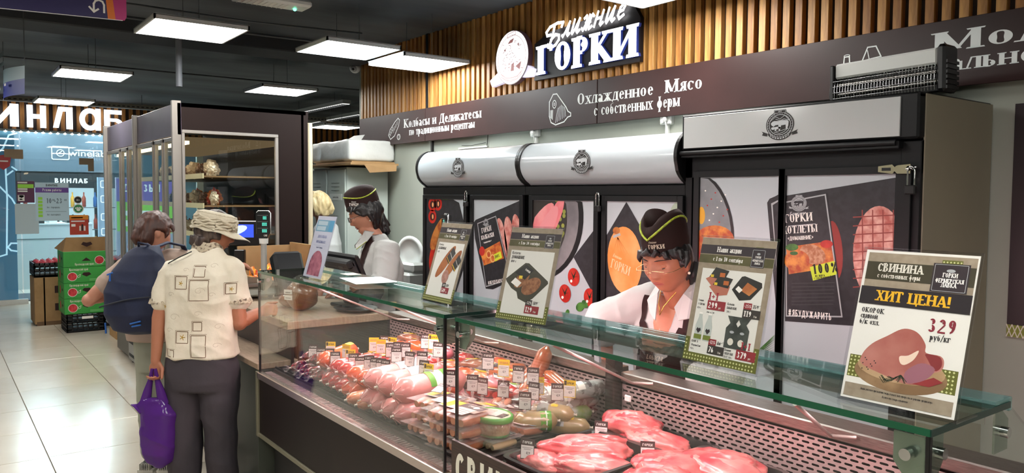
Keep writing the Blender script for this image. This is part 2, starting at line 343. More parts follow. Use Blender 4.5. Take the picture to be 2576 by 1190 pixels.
# common materials
white = M('white_plastic', 'E4E6E2', .4); black = M('black_plastic', '141415', .35); blackm = M('black_metal', '0F1012', .45, spec=.3)
steel = M('steel', 'A9A6A2', .28, 1.0, bump=(60, .05)); steelb = M('brushed_steel', 'B5ADA8', .36, 1.0, n=('8D8580', 30, .35, .7), stretch=(1, 20, 20)); chrome = M('chrome', 'D5D5D5', .12, 1)
brownp = M('brown_laminate', '35231F', .38, n=('3E2A25', 8, .3, .7)); woodtop = M('oak_laminate', 'A5907B', .42, n=('8A7561', 14, .3, .75), stretch=(1, 6, 1), world=True)
glass = GL('clear_glass', (.90, .955, .93), 1.0); glassf = GL('front_glass', (.95, .975, .965), .9); glassedge = M('glass_edge', '064A30', .15, emit=.03, coat=.3)
acr = GL('acrylic', (.96, .96, .97), 1.0); film = GL('clear_film', (.97, .93, .93), 1.3, .12, .10, (.9, .82, .82), 1.45)
paper = M('paper', 'E9E4DC', .7); printk = M('print_black', '1C1816', .6); printw = M('print_white', 'EFEBE4', .6); cream = M('cream_print', 'D8D3C6', .6)
lamp_on = EM('lamp_diffuser', (1, .97, .92), PANEL_E); lamp_cool = EM('lamp_diffuser_cool', (.86, .97, 1), PANEL_E)
# ------------------------------------------------------------------ structure
XW, XE, YN, YB, YS, CZ = -13.6, 4.5, -5.0, 3.6, 8.5, 3.07
mb = MB(); mb.box(-17.5, XE, YN, YS, -.06, -.008, M('grout', '6F675B', .8)); floor = struct(mb, 'floor')
tm = M('floor_tile', 'C9C1B2', .2, n=('BBB09E', 1.6, .3, .75), bump=(3, .02), rand=.05, spec=.6)
P = .66
tb = MB(); tb.box(.0025, P-.0025, .0025, P-.0025, -.01, 0, tm, .0015); tme = tb.mesh('tile'); nt_ = 0
for i in range(0, 15):
    for j in range(-4, 5):
        x, y = -3.6-P*(i+1)+.0, 1.222-P*(j)+P*0
        x = -6.231+P*(4-i)-P; y = 1.222-P*j
        if x < -13.7 or y < -1.5 or y > 3.4: continue
        if y > 1.3 and x > -6.1: continue
        o = bpy.data.objects.new('tile', tme); C.objects.link(o); o.parent = floor; o.location = (x, y, 0); nt_ += 1
far = MB()
for i in range(-26, 10):
    for j in range(-7, 12):
        x = -6.231+P*i; y = 1.222-P*j
        ii = 4-(i+1)
        inn = (0 <= ii < 15) and (-4 <= j < 5) and not (x < -13.7 or y < -1.5 or y > 3.4) and not (y > 1.3 and x > -6.1)
        if not inn and -17.4 < x < XE-P and YN < y < YS-P: far.box(x+.0025, x+P-.0025, y+.0025, y+P-.0025, -.01, 0, tm)
o = far.build('tiling_beyond', floor, kind='stuff')
ceil_m = M('ceiling_paint', '5C6268', .8, n=('202326', 1.3, .35, .75), bump=(6, .4), stretch=(1, .25, 1))
mb = MB(); mb.box(-17.5, XE, YN, YS, CZ, CZ+.1, ceil_m); ceiling = struct(mb, 'ceiling')
for x in (-7.0, -3.4):
    mb = MB(); mb.box(x-.35, x+.1, YN, YB-.1 if x > -7.3 else YS-.02, CZ-.13, CZ+.02, M('beam_paint', '2A2D31', .8, bump=(5, .3)), .01); mb.build('beam', ceiling)
wallp = M('wall_paint_grey_green', '9DA197', .7, n=('A2A79B', 2, .3, .7))
mb = MB(); mb.box(-7.33, XE, YB, YB+.12, 0, CZ, wallp); wall_back = struct(mb, 'wall_back')
mb = MB(); mb.box(-7.45, -7.33, YB, YS, 0, CZ, wallp); struct(mb, 'wall_corner')
mb = MB(); mb.box(-17.4, XE, YS, YS+.1, 0, CZ, wallp); struct(mb, 'wall_far_side')
mb = MB(); mb.box(XE, XE+.1, YN, YS, 0, CZ, wallp); struct(mb, 'wall_right')
mb = MB(); mb.box(-17.5, XE, YN-.1, YN, 0, CZ, wallp); struct(mb, 'wall_hall_side')
mb = MB(); mb.box(-17.5, -17.4, YN, YS, 0, CZ, M('wall_teal', '5F8896', .6)); struct(mb, 'wall_shop_inside')
# wooden slats on the back wall
wood = [M('slat_wood_a', 'C08C48', .5, n=('8E602C', 9, .35, .7), stretch=(8, 8, .8), bump=(40, .1)), M('slat_wood_b', 'D09C56', .5, n=('A87540', 9, .35, .7), stretch=(8, 8, .8), bump=(40, .1)), M('slat_wood_c', 'B07A3C', .5, n=('855423', 9, .35, .7), stretch=(8, 8, .8), bump=(40, .1))]
mb = MB(); mb.box(-7.33, XE, YB-.012, YB, 2.38, CZ, M('slat_backing', '2A1C14', .7)); mb.build('slat_backing', wall_back)
sm = []
for k, wm in enumerate(wood):
    b = MB(); b.box(-.0205, .0205, -.035, 0, 0, CZ-2.40, wm, .002); sm.append(b.mesh('slat'))
x = -7.30; k = 0
while x < .8:
    o = bpy.data.objects.new('slat', sm[(k*7+k//3) % 3]); C.objects.link(o); o.parent = wall_back; o.location = (x, YB-.012, 2.40+.004*math.sin(k*2.3)); x += .072; k += 1
b = MB(); 
while x < 4.4: b.box(x-.02, x+.02, YB-.047, YB-.012, 2.4, CZ, wood[0]); x += .072
b.build('slats_beyond', wall_back, kind='stuff')
b = MB(); b.box(-6.02, -5.985, YB-.052, YB-.03, 2.42, CZ, blackm); b.build('cable_strip', wall_back)
# fascia board with lettering
fm = M('fascia_brown', '2F1D1C', .38, n=('382322', 3, .3, .7), spec=.35)
fas = thing('fascia_sign', 'long dark brown fascia board with white lettering above the fridges', 'sign', (-7.33, YB-.06, 2.13))
for x0, x1 in ((-7.33, -6.02), (-6.015, -3.80), (-3.795, -.9), (-.895, 2.0)):
    b = MB(); b.box(x0+7.33, x1+7.33-.004, 0, .012, .0, .29, fm, .002); b.build('board', fas)
b = MB(); FT = lambda x, z: Matrix.Translation((x+7.33, -.0012, z-2.13)) @ Matrix.Rotation(PI/2, 4, 'X')
lw = M('fascia_letters', 'DCDFDC', .5, emit=.12)
def fit(s, x0, x1, z, h, **k):
    w0 = text(MB(), s, Matrix(), h, lw, **k); text(b, s, FT(x0, z), h, lw, wid=(x1-x0)/w0, **k)
fit('Колбасы и Деликатесы', -6.40, -5.115, 2.272, .078, th=.21); fit('по традиционным рецептам', -6.30, -5.21, 2.198, .066, th=.21)
fit('Охлажденное  Мясо', -4.0, -2.905, 2.268, .076); fit('с собственных ферм', -3.83, -3.075, 2.182, .072)
fit('Молочная', -1.66, -.62, 2.285, .085); fit('и натуральное пр', -2.06, -.96, 2.20, .07)
b.build('lettering', fas)
b = MB(); T = FT(-6.60, 2.27)
line2(b, [(-.1, -.05), (-.06, -.09), (.02, -.06), (.1, .03), (.12, .08), (.09, .1), (.03, .07), (-.07, -.0)], .008, T, lw, 0, True)
for i in range(4): ring(b, -.08+i*.022, -.055+i*.02, .012, .02, .004, T, lw, .0004, 10)
for i in range(4): line2(b, [(-.0+i*.025, -.03+i*.022), (.02+i*.024, .03+i*.018)], .004, T, lw, .0004)
ring(b, .1, -.075, .034, .028, .006, T, lw, 0, 18)
for q in disc(.1, -.075, .018, .014, 6): flat(b, disc(q[0], q[1], .005, n=6), T, lw, .0003)
T = FT(-4.19, 2.265)
line2(b, [(-.1, -.05), (-.1, .05), (-.06, .1), (-.02, .1), (.03, .05), (.08, .0), (.1, -.03), (.13, -.045), (.13, -.065), (.1, -.07), (.06, -.1), (-.03, -.115), (-.08, -.095)], .008, T, lw, 0, True)
for i in range(7): line2(b, [(-.03+i*.018, -.1+i*.006), (-.02+i*.016, -.04-abs(i-3)*.004), (-.005+i*.012, .0+(3-abs(i-3))*.006)], .004, T, lw, .0004)
ring(b, -.045, .03, .022, .03, .006, T, lw, .0004, 16); ring(b, -.045, .03, .008, .012, .004, T, lw, .0004, 10)
for i in range(5): line2(b, [(-.088+i*.006, -.06-i*.004), (-.085+i*.006, -.01)], .004, T, lw, .0004)
T = FT(-2.0, 2.255)
line2(b, [(-.105, -.05), (-.1, -.02), (-.075, .01), (-.07, .07), (-.045, .07), (-.04, .01), (-.015, -.02), (-.01, -.05)], .006, T, lw, 0); line2(b, [(-.09, -.005), (-.02, -.005)], .006, T, lw, .0004); ring(b, -.057, .075, .016, .006, .003, T, lw, .0004)
line2(b, [(.02, -.06), (.02, .04), (.045, .1), (.085, .1), (.11, .05), (.11, -.06)], .006, T, lw, 0); line2(b, [(.02, .04), (.11, .05)], .005, T, lw, .0004); line2(b, [(.055, .04), (.055, -.06)], .005, T, lw, .0005); line2(b, [(.045, .085), (.055, .04)], .004, T, lw, .0006)
b.build('food_drawing', fas)
# illuminated logo
logo = thing('illuminated_sign', 'glowing white cut-out sign reading ГОРКИ beside a round glowing emblem on the slats', 'sign', (-4.38, YB-.05, 2.5))
lit = EM('letter_face', (.97, .98, 1), 5); side = M('letter_side', '2B3A86', .4, emit=.25)
def Lz(x, z, y=0): return Matrix.Translation((x+4.38, y, z-2.5)) @ Matrix.Rotation(PI/2, 4, 'X')
b = MB(); bk = M('sign_shadow', '1B1416', .5)
b.prism([(-.06, -.02), (.98, -.02), (.98, .25), (.92, .34), (.1, .3), (-.06, .24)], 0, .03, bk, Lz(-4.38, 2.5, .0)); b.build('shadow_plate', logo)  # dark plate stands in for the shadow behind the letters
# letters: a white lit face with a blue side
b = MB(); w0 = text(MB(), 'ГОРКИ', Matrix(), .2, lit, th=.25, tn=.11)
text(b, 'ГОРКИ', Lz(-4.375, 2.51, -.032), .2, side, wid=.98/w0, th=.25, tn=.115, depth=.018); text(b, 'ГОРКИ', Lz(-4.375, 2.51, -.0535), .2, lit, wid=.98/w0, th=.25, tn=.11)
b.build('large_letters', logo)
b = MB(); w0 = text(MB(), 'лижние', Matrix(), .12, lit, False, shear=.5)
def stroke(pts, w_): 
    line2(b, pts, w_, Lz(-4.38, 2.5, -.052), lit)
    for p in pts: flat(b, disc(p[0], p[1], w_*.5, n=8), Lz(-4.38, 2.5, -.0525), lit)
stroke([(.28, .335), (.22, .34), (.14, .325), (.1, .295), (.11, .27), (.15, .27)], .02); stroke([(.19, .33), (.17, .26), (.13, .195), (.115, .205)], .022); stroke([(.15, .235), (.2, .265), (.235, .255), (.235, .225), (.2, .195), (.15, .18), (.12, .19)], .02)
stroke([(.28, .335), (.265, .31)], .02)
SG = {'л': (.6, [[(0, .1), (.08, 0), (.2, .3), (.36, 1)], [(.36, 1), (.4, .1), (.48, 0), (.58, .12)]]), 'и': (.66, [[(0, 1), (.02, .12), (.1, 0), (.24, .3), (.4, 1)], [(.4, 1), (.41, .1), (.5, 0), (.62, .15)]]), 'ж': (.84, [[(0, .85), (.14, 1), (.28, .5), (.14, 0), (0, .15)], [(.37, 1), (.37, 0)], [(.72, .85), (.58, 1), (.46, .5), (.58, 0), (.76, .15)], [(.2, .5), (.55, .5)]]), 'н': (.66, [[(0, 1), (0, 0)], [(0, .5), (.38, .55)], [(.4, 1), (.4, .1), (.48, 0), (.6, .15)]]), 'е': (.5, [[(.04, .45), (.3, .55), (.36, .82), (.22, 1), (.06, .75), (.04, .25), (.2, 0), (.44, .2)]])}
xs_ = .265
for ch_ in 'лижние':
    a_, st_ = SG[ch_]; hh_ = .088; ww = .128
    for s_ in st_: stroke([(xs_+x_*ww+y_*.04, .238+(xs_-.26)*.05+y_*hh_) for x_, y_ in s_], .0175)
    xs_ += a_*ww+.018
b.build('script_letters', logo)
b = MB(); T = Lz(-4.70, 2.68, -.0); b.prism(disc(0, 0, .205, .2, 40), 0, .04, M('emblem_side', '5B4148', .4, emit=.15), T)
flat(b, disc(0, 0, .2, .195, 40), T, EM('emblem_face', (1, .96, .96), 1.35), .041); b.prism([(-.29, -.14), (-.16, -.08), (-.1, -.17), (-.26, -.19)][::-1], .0, .035, M('emblem_tail', 'C9C4DA', .4, emit=.8), T); b.prism([(.29, -.12), (.16, -.07), (.12, -.16), (.27, -.17)], .0, .035, M('emblem_tail', 'C9C4DA'), T)
pk = M('emblem_print', 'B07A7A', .5, emit=.45); ring(b, 0, 0, .172, .166, .003, T, pk, .042)
for p in ([(-.02, .13), (.03, .14), (.01, .11), (-.05, .105)], [(.07, .09), (.09, .1), (.085, .07)], [(.0, -.05), (.03, -.04), (.03, -.1), (-.01, -.1)], [(.05, -.07), (.12, -.04), (.1, -.1)], [(-.1, .06), (-.08, .075), (-.07, .055)]): flat(b, p, T, pk, .0425)
for i in range(46): a = random.uniform(-.12, .12); c = random.uniform(-.1, .12); line2(b, [(a, c), (a+random.uniform(.008, .025), c+random.uniform(-.01, .014))], .0035, T, pk, .0427)
line2(b, [(-.13, -.13), (-.06, -.165), (.0, -.175), (.07, -.165), (.13, -.13)], .004, T, pk, .043); line2(b, [(-.13, -.11), (-.06, -.145), (.0, -.15), (.07, -.145), (.13, -.11)], .004, T, pk, .043)
line2(b, [(-.05, .15), (.05, .165), (.045, .19), (-.055, .175)], .004, T, pk, .043, True)
b.build('round_emblem', logo)
# ------------------------------------------------------------------ ceiling lamps
fr_m = M('lamp_frame', 'C9CCCB', .5)
def panel(cx, cy, z, label, cool=False, s=.6):
    t = thing('ceiling_light', label, 'light', (cx, cy, z), 0, 'square ceiling panels')
    b = MB(); h = s/2
    for a in ((-h, h, -h, -h+.012), (-h, h, h-.012, h), (-h, -h+.012, -h, h), (h-.012, h, -h, h)): b.box(*a, 0, .03, fr_m)
    b.box(-h, h, -h, h, .026, .032, fr_m); b.build('frame', t)
    b = MB(); b.box(-h+.012, h-.012, -h+.012, h-.012, .004, .012, lamp_cool if cool else lamp_on); b.build('diffuser', t)
    b = MB()
    for sx in (-1, 1): b.tube([(sx*.2, 0, .03), (sx*.2, 0, CZ-z-.001)], .0025, M('wire', '55585A', .5), 5)
    b.build('hanger', t)
panel(-5.6, 1.46, 2.75, 'largest square ceiling panel, left of centre above the shoppers')
panel(-5.58, 2.60, 2.75, 'square ceiling panel with cool rim, nearest left of the wooden slat wall', True)
panel(-5.52, 3.19, 2.70, 'square ceiling panel hanging right against the left end of the slats')
panel(-8.25, 1.26, 2.75, 'small square ceiling panel above the far shop sign')
panel(-8.22, 3.05, 2.75, 'small square ceiling panel above the dark glazed cabinet')
panel(-10.6, 4.75, 2.62, 'small ceiling panel seen low behind the cabinet top, left of the fascia')
panel(-10.9, 1.35, 2.75, 'thin bright ceiling panel just above the letters of the far shop sign')
panel(-2.86, 2.99, 2.72, 'ceiling panel cut by the top edge of the picture above the glowing sign')
for x, y in ((-.2, .9), (-2.9, 1.35), (2.5, 1.6), (-2.9, -.3), (-.2, -.3), (-5.6, -.4), (-8.25, -.5), (-5.6, -2.2), (1.6, -1.8), (-.2, -2.2)):
    panel(x, y, 2.75, 'square ceiling panel outside the view', False)
t = thing('emergency_light', 'white louvred emergency ceiling fitting with a green indicator at the top edge', 'light', (-5.45, 1.98, 2.98))
b = MB(); b.box(-.09, .09, -.28, .25, 0, .05, white, .015); b.build('housing', t)
b = MB(); b.ell((-.02, .16, -.004), .012, EM('green_led', (.1, 1, .55), 6)); b.build('indicator_lamp', t)
b = MB()
for i in range(10): b.box(-.07, .07, -.24+i*.035, -.235+i*.035, -.004, 0, white)
b.build('louvre', t)
# pipes, conduits, rods under the ceiling
cm = M('conduit', '4A4D50', .5)
for lab, pts, r in (('long thin grey conduit nearest the camera under the ceiling', [(-6.0, -2, 2.98), (-6.0, 1.1, 2.97), (-6.0, 2.0, 2.96), (-5.95, 2.9, 2.98)], .008), ('second thin grey conduit parallel under the ceiling', [(-6.5, -2, 2.98), (-6.5, 2.2, 2.97), (-6.5, 3.0, 2.98)], .008), ('far thin conduit running under the dark ceiling', [(-8.6, -2, 2.9), (-8.6, 4.5, 2.9)], .009)):
    b = MB(); b.tube(pts, r, cm, 6); o = b.build('conduit'); tag(o, lab, 'pipe')
b = MB(); b.tube([(-6.5, 1.6, 3.06), (-6.5, 1.6, 2.49)], .024, M('downpipe', '6B7078', .45), 12); o = b.build('hanging_pipe'); tag(o, 'short grey pipe hanging down below the largest ceiling panel', 'pipe')
t = thing('cable_tray', 'perforated grey cable tray across the hall before the far shop sign', 'cable tray', (-12.3, 0, 2.86)); b = MB(); b.box(0, .1, .2, 6.5, 0, .004, M('tray_metal', '77736C', .5, .5)); b.box(.1, .104, .2, 6.5, 0, .06, MATS['tray_metal']); b.build('tray', t)
b = MB()
for i in range(100): b.box(.1045, .106, .25+i*.062, .285+i*.062, .02, .035, black)
b.build('perforation', t, kind='stuff')
b = MB()
for y in (.9, 2.5, 4.2, 6.0): b.tube([(.05, y, .06), (.05, y, .208)], .004, cm, 5)
b.build('hanger', t)
for i, (y, lab) in enumerate(((4.55, 'nearer long louvred strip lamp high behind the cabinet'), (5.35, 'farther long louvred strip lamp high behind the cabinet'))):
    t = thing('strip_light', lab, 'light', (-11.0-i*1.2, y, 2.88)); b = MB(); b.box(-1.0, 1.2, -.06, .06, 0, .05, M('strip_body', '9A9C9A', .5)); b.build('housing', t)
    b = MB(); b.box(-.98, 1.18, -.05, .05, -.006, 0, EM('strip_glow', (1, 1, .96), 1.2)); b.build('diffuser', t)
    b = MB()
    for j in range(30): b.box(-.96+j*.072, -.94+j*.072, -.052, .052, -.012, -.006, cm)
    b.tube([(-.5, 0, .05), (-.5, 0, .19)], .003, cm, 5); b.tube([(.8, 0, .05), (.8, 0, .19)], .003, cm, 5)
    b.build('louvre', t)
# hanging direction signs
t = thing('direction_sign', 'large dark blue hanging sign with white U-turn arrow, orange and magenta stripes', 'sign', (-4.5, .853, 2.547)); navy = M('sign_navy', '241C52', .5)
T = FR((0, 0, 0), (0, 1, 0)); b = MB(); b.prism([(-1.4, -.04), (-.02, 0), (0, .02), (0, .45), (-1.4, .45)], -.01, 0, navy, T); b.build('board', t)
b = MB(); flat(b, [(-.088, -.002), (-.052, 0), (-.075, .2), (-.075, .45), (-.115, .45), (-.1, .15)], T, M('sign_orange', 'D9701A', .5), .0006); flat(b, [(-.052, 0), (-.01, .002), (-.0, .02), (0, .45), (-.075, .45), (-.075, .2)], T, M('sign_magenta', 'B32D72', .5), .0006)
line2(b, [(-.105, .03), (-.105, .068), (-.112, .083), (-.128, .09), (-.144, .083), (-.152, .068), (-.152, .03)], .009, T, printw, .001)
line2(b, [(-.172, .049), (-.152, .027), (-.132, .043)], .009, T, printw, .0014)
line2(b, [(-1.4, -.038), (-.02, .001)], .003, T, printw, .0012); b.build('print', t)
b = MB(); b.tube([(0, -1.2, .45), (0, -1.2, .52)], .003, cm, 5); b.tube([(0, -.1, .45), (0, -.1, .52)], .003, cm, 5); b.build('hanger', t)
t = thing('direction_sign', 'small blue and pale hanging sign at the left edge of the picture', 'sign', (-7.9, .6, 2.5))
q4 = [PY(u, v, .6)-Vector((-7.9, .6, 2.5)) for u, v in ((9, 253), (62, 236), (62, 165), (9, 182))]; mid = [q4[0].lerp(q4[3], .5), q4[1].lerp(q4[2], .55)]; cv = Vector((0, -.05, 0))
b = MB(); k2 = 8
for (p0, p1, p2, p3), mt in (((q4[0], q4[1], mid[1], mid[0]), M('sign_blue2', '34409A', .5)), ((mid[0], mid[1], q4[2], q4[3]), M('sign_pale', '8FA9B4', .5))):
    vs_ = [v+cv*math.sin(PI*i/k2) for i in range(k2+1) for v in (p0.lerp(p1, i/k2), p3.lerp(p2, i/k2))]; b.add(vs_, [(2*i, 2*i+2, 2*i+3, 2*i+1) for i in range(k2)], mt, True)
b.build('board', t); b = MB(); b.tube([q4[2], (q4[2].x, 0, .569)], .003, cm, 5); b.tube([q4[3], (q4[3].x, 0, .569)], .003, cm, 5); b.build('hanger', t)
b = MB(); T = FR(mid[0]+Vector((.25, -.075, .05)), (mid[1]-mid[0]), (0, 0, 1))
for z in (.14, .06): rect(b, .1, .95, z, z+.035, T, M('sign_greytext', '5E7078', .6))
line2(b, [(.95, -.1), (1.1, -.1)], .02, T, printw, .001); line2(b, [(.15, -.12), (.5, -.12)], .02, T, printw, .001); b.build('print', t)
# dome camera
t = thing('dome_camera', 'small white dome camera on a bracket at the left end of the slats', 'camera', (-7.30, YB-.12, 2.93)); b = MB(); b.ell((0, 0, 0), .055, white, 16, 12); b.build('housing', t); b = MB(); b.ell((.032, -.03, -.018), .032, M('lens_ring', 'B8BBBB', .3), 12, 8); b.ell((.05, -.044, -.024), .014, black, 10, 6); b.build('lens', t)
b = MB(); b.tube([(0, 0, .04), (0, 0, .1), (0, .08, .11)], .012, white, 8); b.build('bracket', t)
# sockets above the fridges
for x, lab in ((-4.5, 'left white wall socket with plug above the curved fridge headers'), (-3.227, 'right white wall socket with plug above the curved fridge headers')):
    t = thing('wall_socket', lab, 'socket', (x, YB, 2.115)); b = MB(); b.box(-.045, .045, -.035, 0, -.03, .03, white, .006); b.build('housing', t)
    b = MB(); b.lathe([(.02, 0), (.02, .01)], white, 12, T=FR((-.012, -.035, 0))); b.box(.0, .025, -.06, -.035, -.012, .012, white, .004); b.build('plug', t)
    b = MB(); b.tube([(.015, -.055, -.005), (.02, -.05, -.03), (.02, -.03, -.1), (.02, -.03, -.25)], .004, white, 6); b.box(-.012, .012, -.02, 0, -.25, -.03, white); b.build('cable', t)
b = MB(); b.box(-5.99, -5.965, YB-.02, YB, 1.9, 2.13, black); o = b.build('cable_duct', kind='structure'); o.name = 'trim_1'
b = MB(); b.box(.0, .42, -.012, 0, 0, .012, white); b.tube([(.42, -.01, .01), (.43, -.01, .09), (.43, -.01, .12)], .003, black, 5); b.tube([(.05, -.01, .03), (.2, -.012, .022), (.4, -.01, .035)], .0025, black, 5); o = b.build('wall_conduit', loc=(-5.55, YB, 2.04)); tag(o, 'thin white trunking with loose black wires under the fascia, above the left fridge', 'cable')
# ------------------------------------------------------------------ the far shop
hd = MB(); hd.box(XW-.1, XW-.03, -4.9, YS, 2.585, CZ, M('far_backing', '2A1A12', .7)); wl = struct(hd, 'wall_left')
fwm = M('far_wood', 'A0692F', .55, n=('6E421C', 6, .35, .7), stretch=(6, 6, .8)); b = MB(); b.box(-.02, .0, -.028, .028, 0, CZ-2.57, fwm, .003); me = b.mesh('slat'); y = .2
while y < 8.3:
    o = bpy.data.objects.new('slat', me); C.objects.link(o); o.parent = wl; o.location = (XW-.008, y, 2.565+.02*(int(y*9.1) % 2)); y += .105
b = MB(); b.box(XW-.12, XW-.05, 3.62, YS, 0, 2.585, wallp); struct(b, 'wall_left_lower')
sg = thing('shop_sign', 'large glowing white letters ВИНЛАБ on dark slats over the far shop', 'sign', (XW+.02, .3, 2.62)); b = MB(); lit2 = EM('far_letters', (.86, .93, 1), 2.6)
T = FR((0.03, 0, 0), (0, 1, 0))
for ch_, y0, y1 in (('В', .30, .62), ('И', .74, 1.155), ('Н', 1.19, 1.485), ('Л', 1.53, 1.84)):
    w0 = text(MB(), ch_, Matrix(), .33, lit2, False, th=.24)-.0132; text(b, ch_, T @ Matrix.Translation((y0-.3, 0, 0)), .33, lit2, False, (y1-y0)/w0, .24)
ring(b, 1.725, .165, .145, .17, .075, T, lit2, .0, 28); rect(b, 1.80, 1.875, 0, .335, T, lit2, .001)
for p in ([(1.92, 0), (2.0, 0), (2.0, .33), (1.92, .33)], [(1.92, .265), (2.17, .265), (2.17, .33), (1.92, .33)], [(1.92, 0), (2.1, 0), (2.1, .055), (1.92, .055)], [(1.92, .15), (2.1, .15), (2.1, .2), (1.92, .2)]): flat(b, p, T, lit2, .002)
ring(b, 2.09, .1, .1, .1, .065, T, lit2, .003, 16, -PI/2, PI/2); b.build('lettering', sg)
b = MB()
for y in (.1, .9, 1.7): b.box(-.06, .025, y, y+.02, .1, .12, blackm)
b.build('standoff', sg)
# bulbs along the header
b = MB()
for i in range(22): b.ell((0, i*.095, 0), .022, EM('bulb', (1, .9, .75), 25), 8, 6)
o = b.build('light_string', loc=(XW+.0, .55, 2.56)); tag(o, 'row of small bright bulbs along the edge under the far shop sign', 'lights')
sg_ = GL('shop_glass', (.86, .95, .98), 1.0, .0, .05, (.6, .85, .95))
for i, (y0, y1) in enumerate(((-3.5, -1.2), (-1.18, 1.09), (1.11, 2.35), (2.37, 3.6))):
    b = MB(); b.box(XW-.01, XW, y0, y1, .06 if i != 1 else .02, 2.56, sg_); o = struct(b, 'window_%d' % (i+1))
b = MB(); b.box(XW-.03, XW+.03, -3.5, 1.16, .0, .07, M('rail_white', 'C8C8C2', .5)); b.box(XW-.03, XW+.04, 2.33, 3.6, 0, .06, MATS['rail_white']); b.box(XW-.03, XW+.02, -3.5, 3.6, 2.555, 2.585, M('rail_grey', '8A9598', .5)); struct(b, 'trim_2')
for lab, y in (('tan rectangular sticker at the top of the glass door, left', .906),):
    b = MB(); b.box(.004, .012, 0, .235, 0, .12, M('sticker_tan', '9C8468', .6)); b.box(.012, .02, .09, .235, -.02, .07, MATS['sticker_tan']); o = b.build('door_fitting', loc=(XW, y, 2.17)); tag(o, 'tan metal door fitting at the top of the far glass door', 'door fitting')
b = MB(); b.box(.004, .02, 0, .2, 0, .1, M('sticker_tan2', '7E6A50', .6)); b.box(.004, .02, .12, .2, -.1, .0, MATS['sticker_tan2']); o = b.build('door_fitting', loc=(XW, 1.87, 2.09)); tag(o, 'small brown angled fitting on the far glass beside the white web address', 'door fitting')
# blue panel with white line drawing
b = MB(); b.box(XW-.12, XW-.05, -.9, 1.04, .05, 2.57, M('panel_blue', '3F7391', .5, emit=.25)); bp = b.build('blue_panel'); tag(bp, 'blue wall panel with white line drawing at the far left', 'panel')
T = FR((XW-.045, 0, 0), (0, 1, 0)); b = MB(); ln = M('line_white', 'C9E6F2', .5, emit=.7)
def q(u, v): p = PX(u, v, XW-.045); return (p.y, p.z)
for L_ in ([(0, 380), (8, 372), (22, 340), (42, 335)], [(0, 400), (14, 425), (18, 500), (17, 640), (0, 645)], [(0, 470), (30, 500), (42, 520)], [(42, 612), (28, 612), (20, 622), (28, 630), (42, 632)], [(30, 420), (42, 428)], [(18, 440), (32, 430)]): line2(b, [q(*p) for p in L_], .022, T, ln, .001)
b.build('line_drawing', bp)
# inside the shop
it = M('shop_wall_teal', '55808F', .6); inl = EM('shop_lamp', (.8, .95, 1), 38)
sh = lambda u, v, X: PX(u, v, X)
for i, (x, y, l) in enumerate(((-15.2, 1.35, 'first'), (-15.2, 2.3, 'second'), (-16.3, 1.6, 'third'), (-16.3, 2.7, 'fourth'), (-15.2, .2, 'fifth'), (-14.5, 3.3, 'sixth'))):
    b = MB(); b.box(-.3, .3, -.3, .3, 0, .03, inl); b.tube([(0, 0, .03), (0, 0, .12)], .004, cm, 5); o = b.build('shop_lamp', loc=(x, y, 2.93)); tag(o, 'bright square lamp under the ceiling inside the far shop', 'light', 'lamps inside the far shop')
b = MB(); b.box(-16.9, -16.8, -.5, 6, 2.05, 2.85, M('dark_frieze', '3A4750', .5)); o = b.build('wall_frieze'); tag(o, 'dark grey frieze with white web address inside the far shop', 'sign')
def bfont(s, T, h, mat, name, parent, wid=1):
    c = bpy.data.curves.new(name, 'FONT'); c.body = s; c.size = h*1.4; c.offset = h*.02; ob = bpy.data.objects.new(name, c); C.objects.link(ob); bpy.context.view_layer.update()
    me = bpy.data.meshes.new_from_object(ob.evaluated_get(bpy.context.evaluated_depsgraph_get())); bpy.data.objects.remove(ob); me.materials.clear(); me.materials.append(mat)
    me.transform(T @ Matrix.Diagonal((wid, 1, 1, 1))); o2 = bpy.data.objects.new(name, me); C.objects.link(o2); o2.parent = parent; return o2
wem = EM('white_glow', (.9, 1, 1), 1.5)
p = PX(172, 392, -16.79); bfont('winelab.ru', FR(p, (0, 1, 0)), .12, wem, 'web_address', o, 1.25)
b = MB(); p = PX(152, 385, -16.79); T = FR(p, (0, 1, 0)); line2(b, rrect(-.14, .14, -.12, .12, .03), .02, T, wem, 0, True); ring(b, 0, 0, .07, .07, .018, T, wem, .001); line2(b, [(-.02, 0), (.02, .03)], .02, T, wem, .002); b.build('round_logo', o)
b = MB(); b.box(-16.4, -15.6, 1.18, 2.33, 0, 1.12, M('counter_white', 'C3C9C6', .5)); b.box(-16.4, -15.59, 1.17, 2.34, 1.1, 1.125, M('counter_edge', 'D9DEDA', .4)); b.box(-15.6, -15.595, 1.19, 2.32, .855, .865, cm); o = b.build('shop_counter'); tag(o, 'white panelled checkout counter inside the far shop', 'counter')
b = MB(); b.box(-16.3, -15.62, 1.19, 1.6, 1.126, 1.2, black); b.box(-16.2, -15.7, 1.68, 1.8, 1.126, 1.24, white); b.box(-16.3, -15.7, 1.95, 2.3, 1.126, 1.25, blackm); o = b.build('counter_equipment'); tag(o, 'dark equipment standing on the white shop counter', 'equipment')
ch = thing('bottle_cooler', 'black framed bottle cooler with bright doors behind the shop counter', 'cooler', (-17.1, 2.25, 0))
b = MB(); b.box(-.25, .3, -.95, 1.0, 0, 2.02, blackm); b.build('body', ch); b = MB()
for i in range(3):
    y = -.9+i*.64
    b.box(.301, .312, y, y+.56, .25, 1.75, EM('cooler_glow', (.75, .95, 1), .9))
b.build('door', ch); p = PX(165, 452, -16.79); b = MB(); T = FR((.315, -.35, 1.84), (0, 1, 0)); text(b, 'ВИНЛАБ', T, .09, wem, False, 1.2, .24); b.build('lettering', ch)
bc = [M('bottle_%d' % i, c, .3) for i, c in enumerate(('1E5A3A', '7C2A18', 'C9D8D0', 'B9862A', '224A7A'))]
bt = []
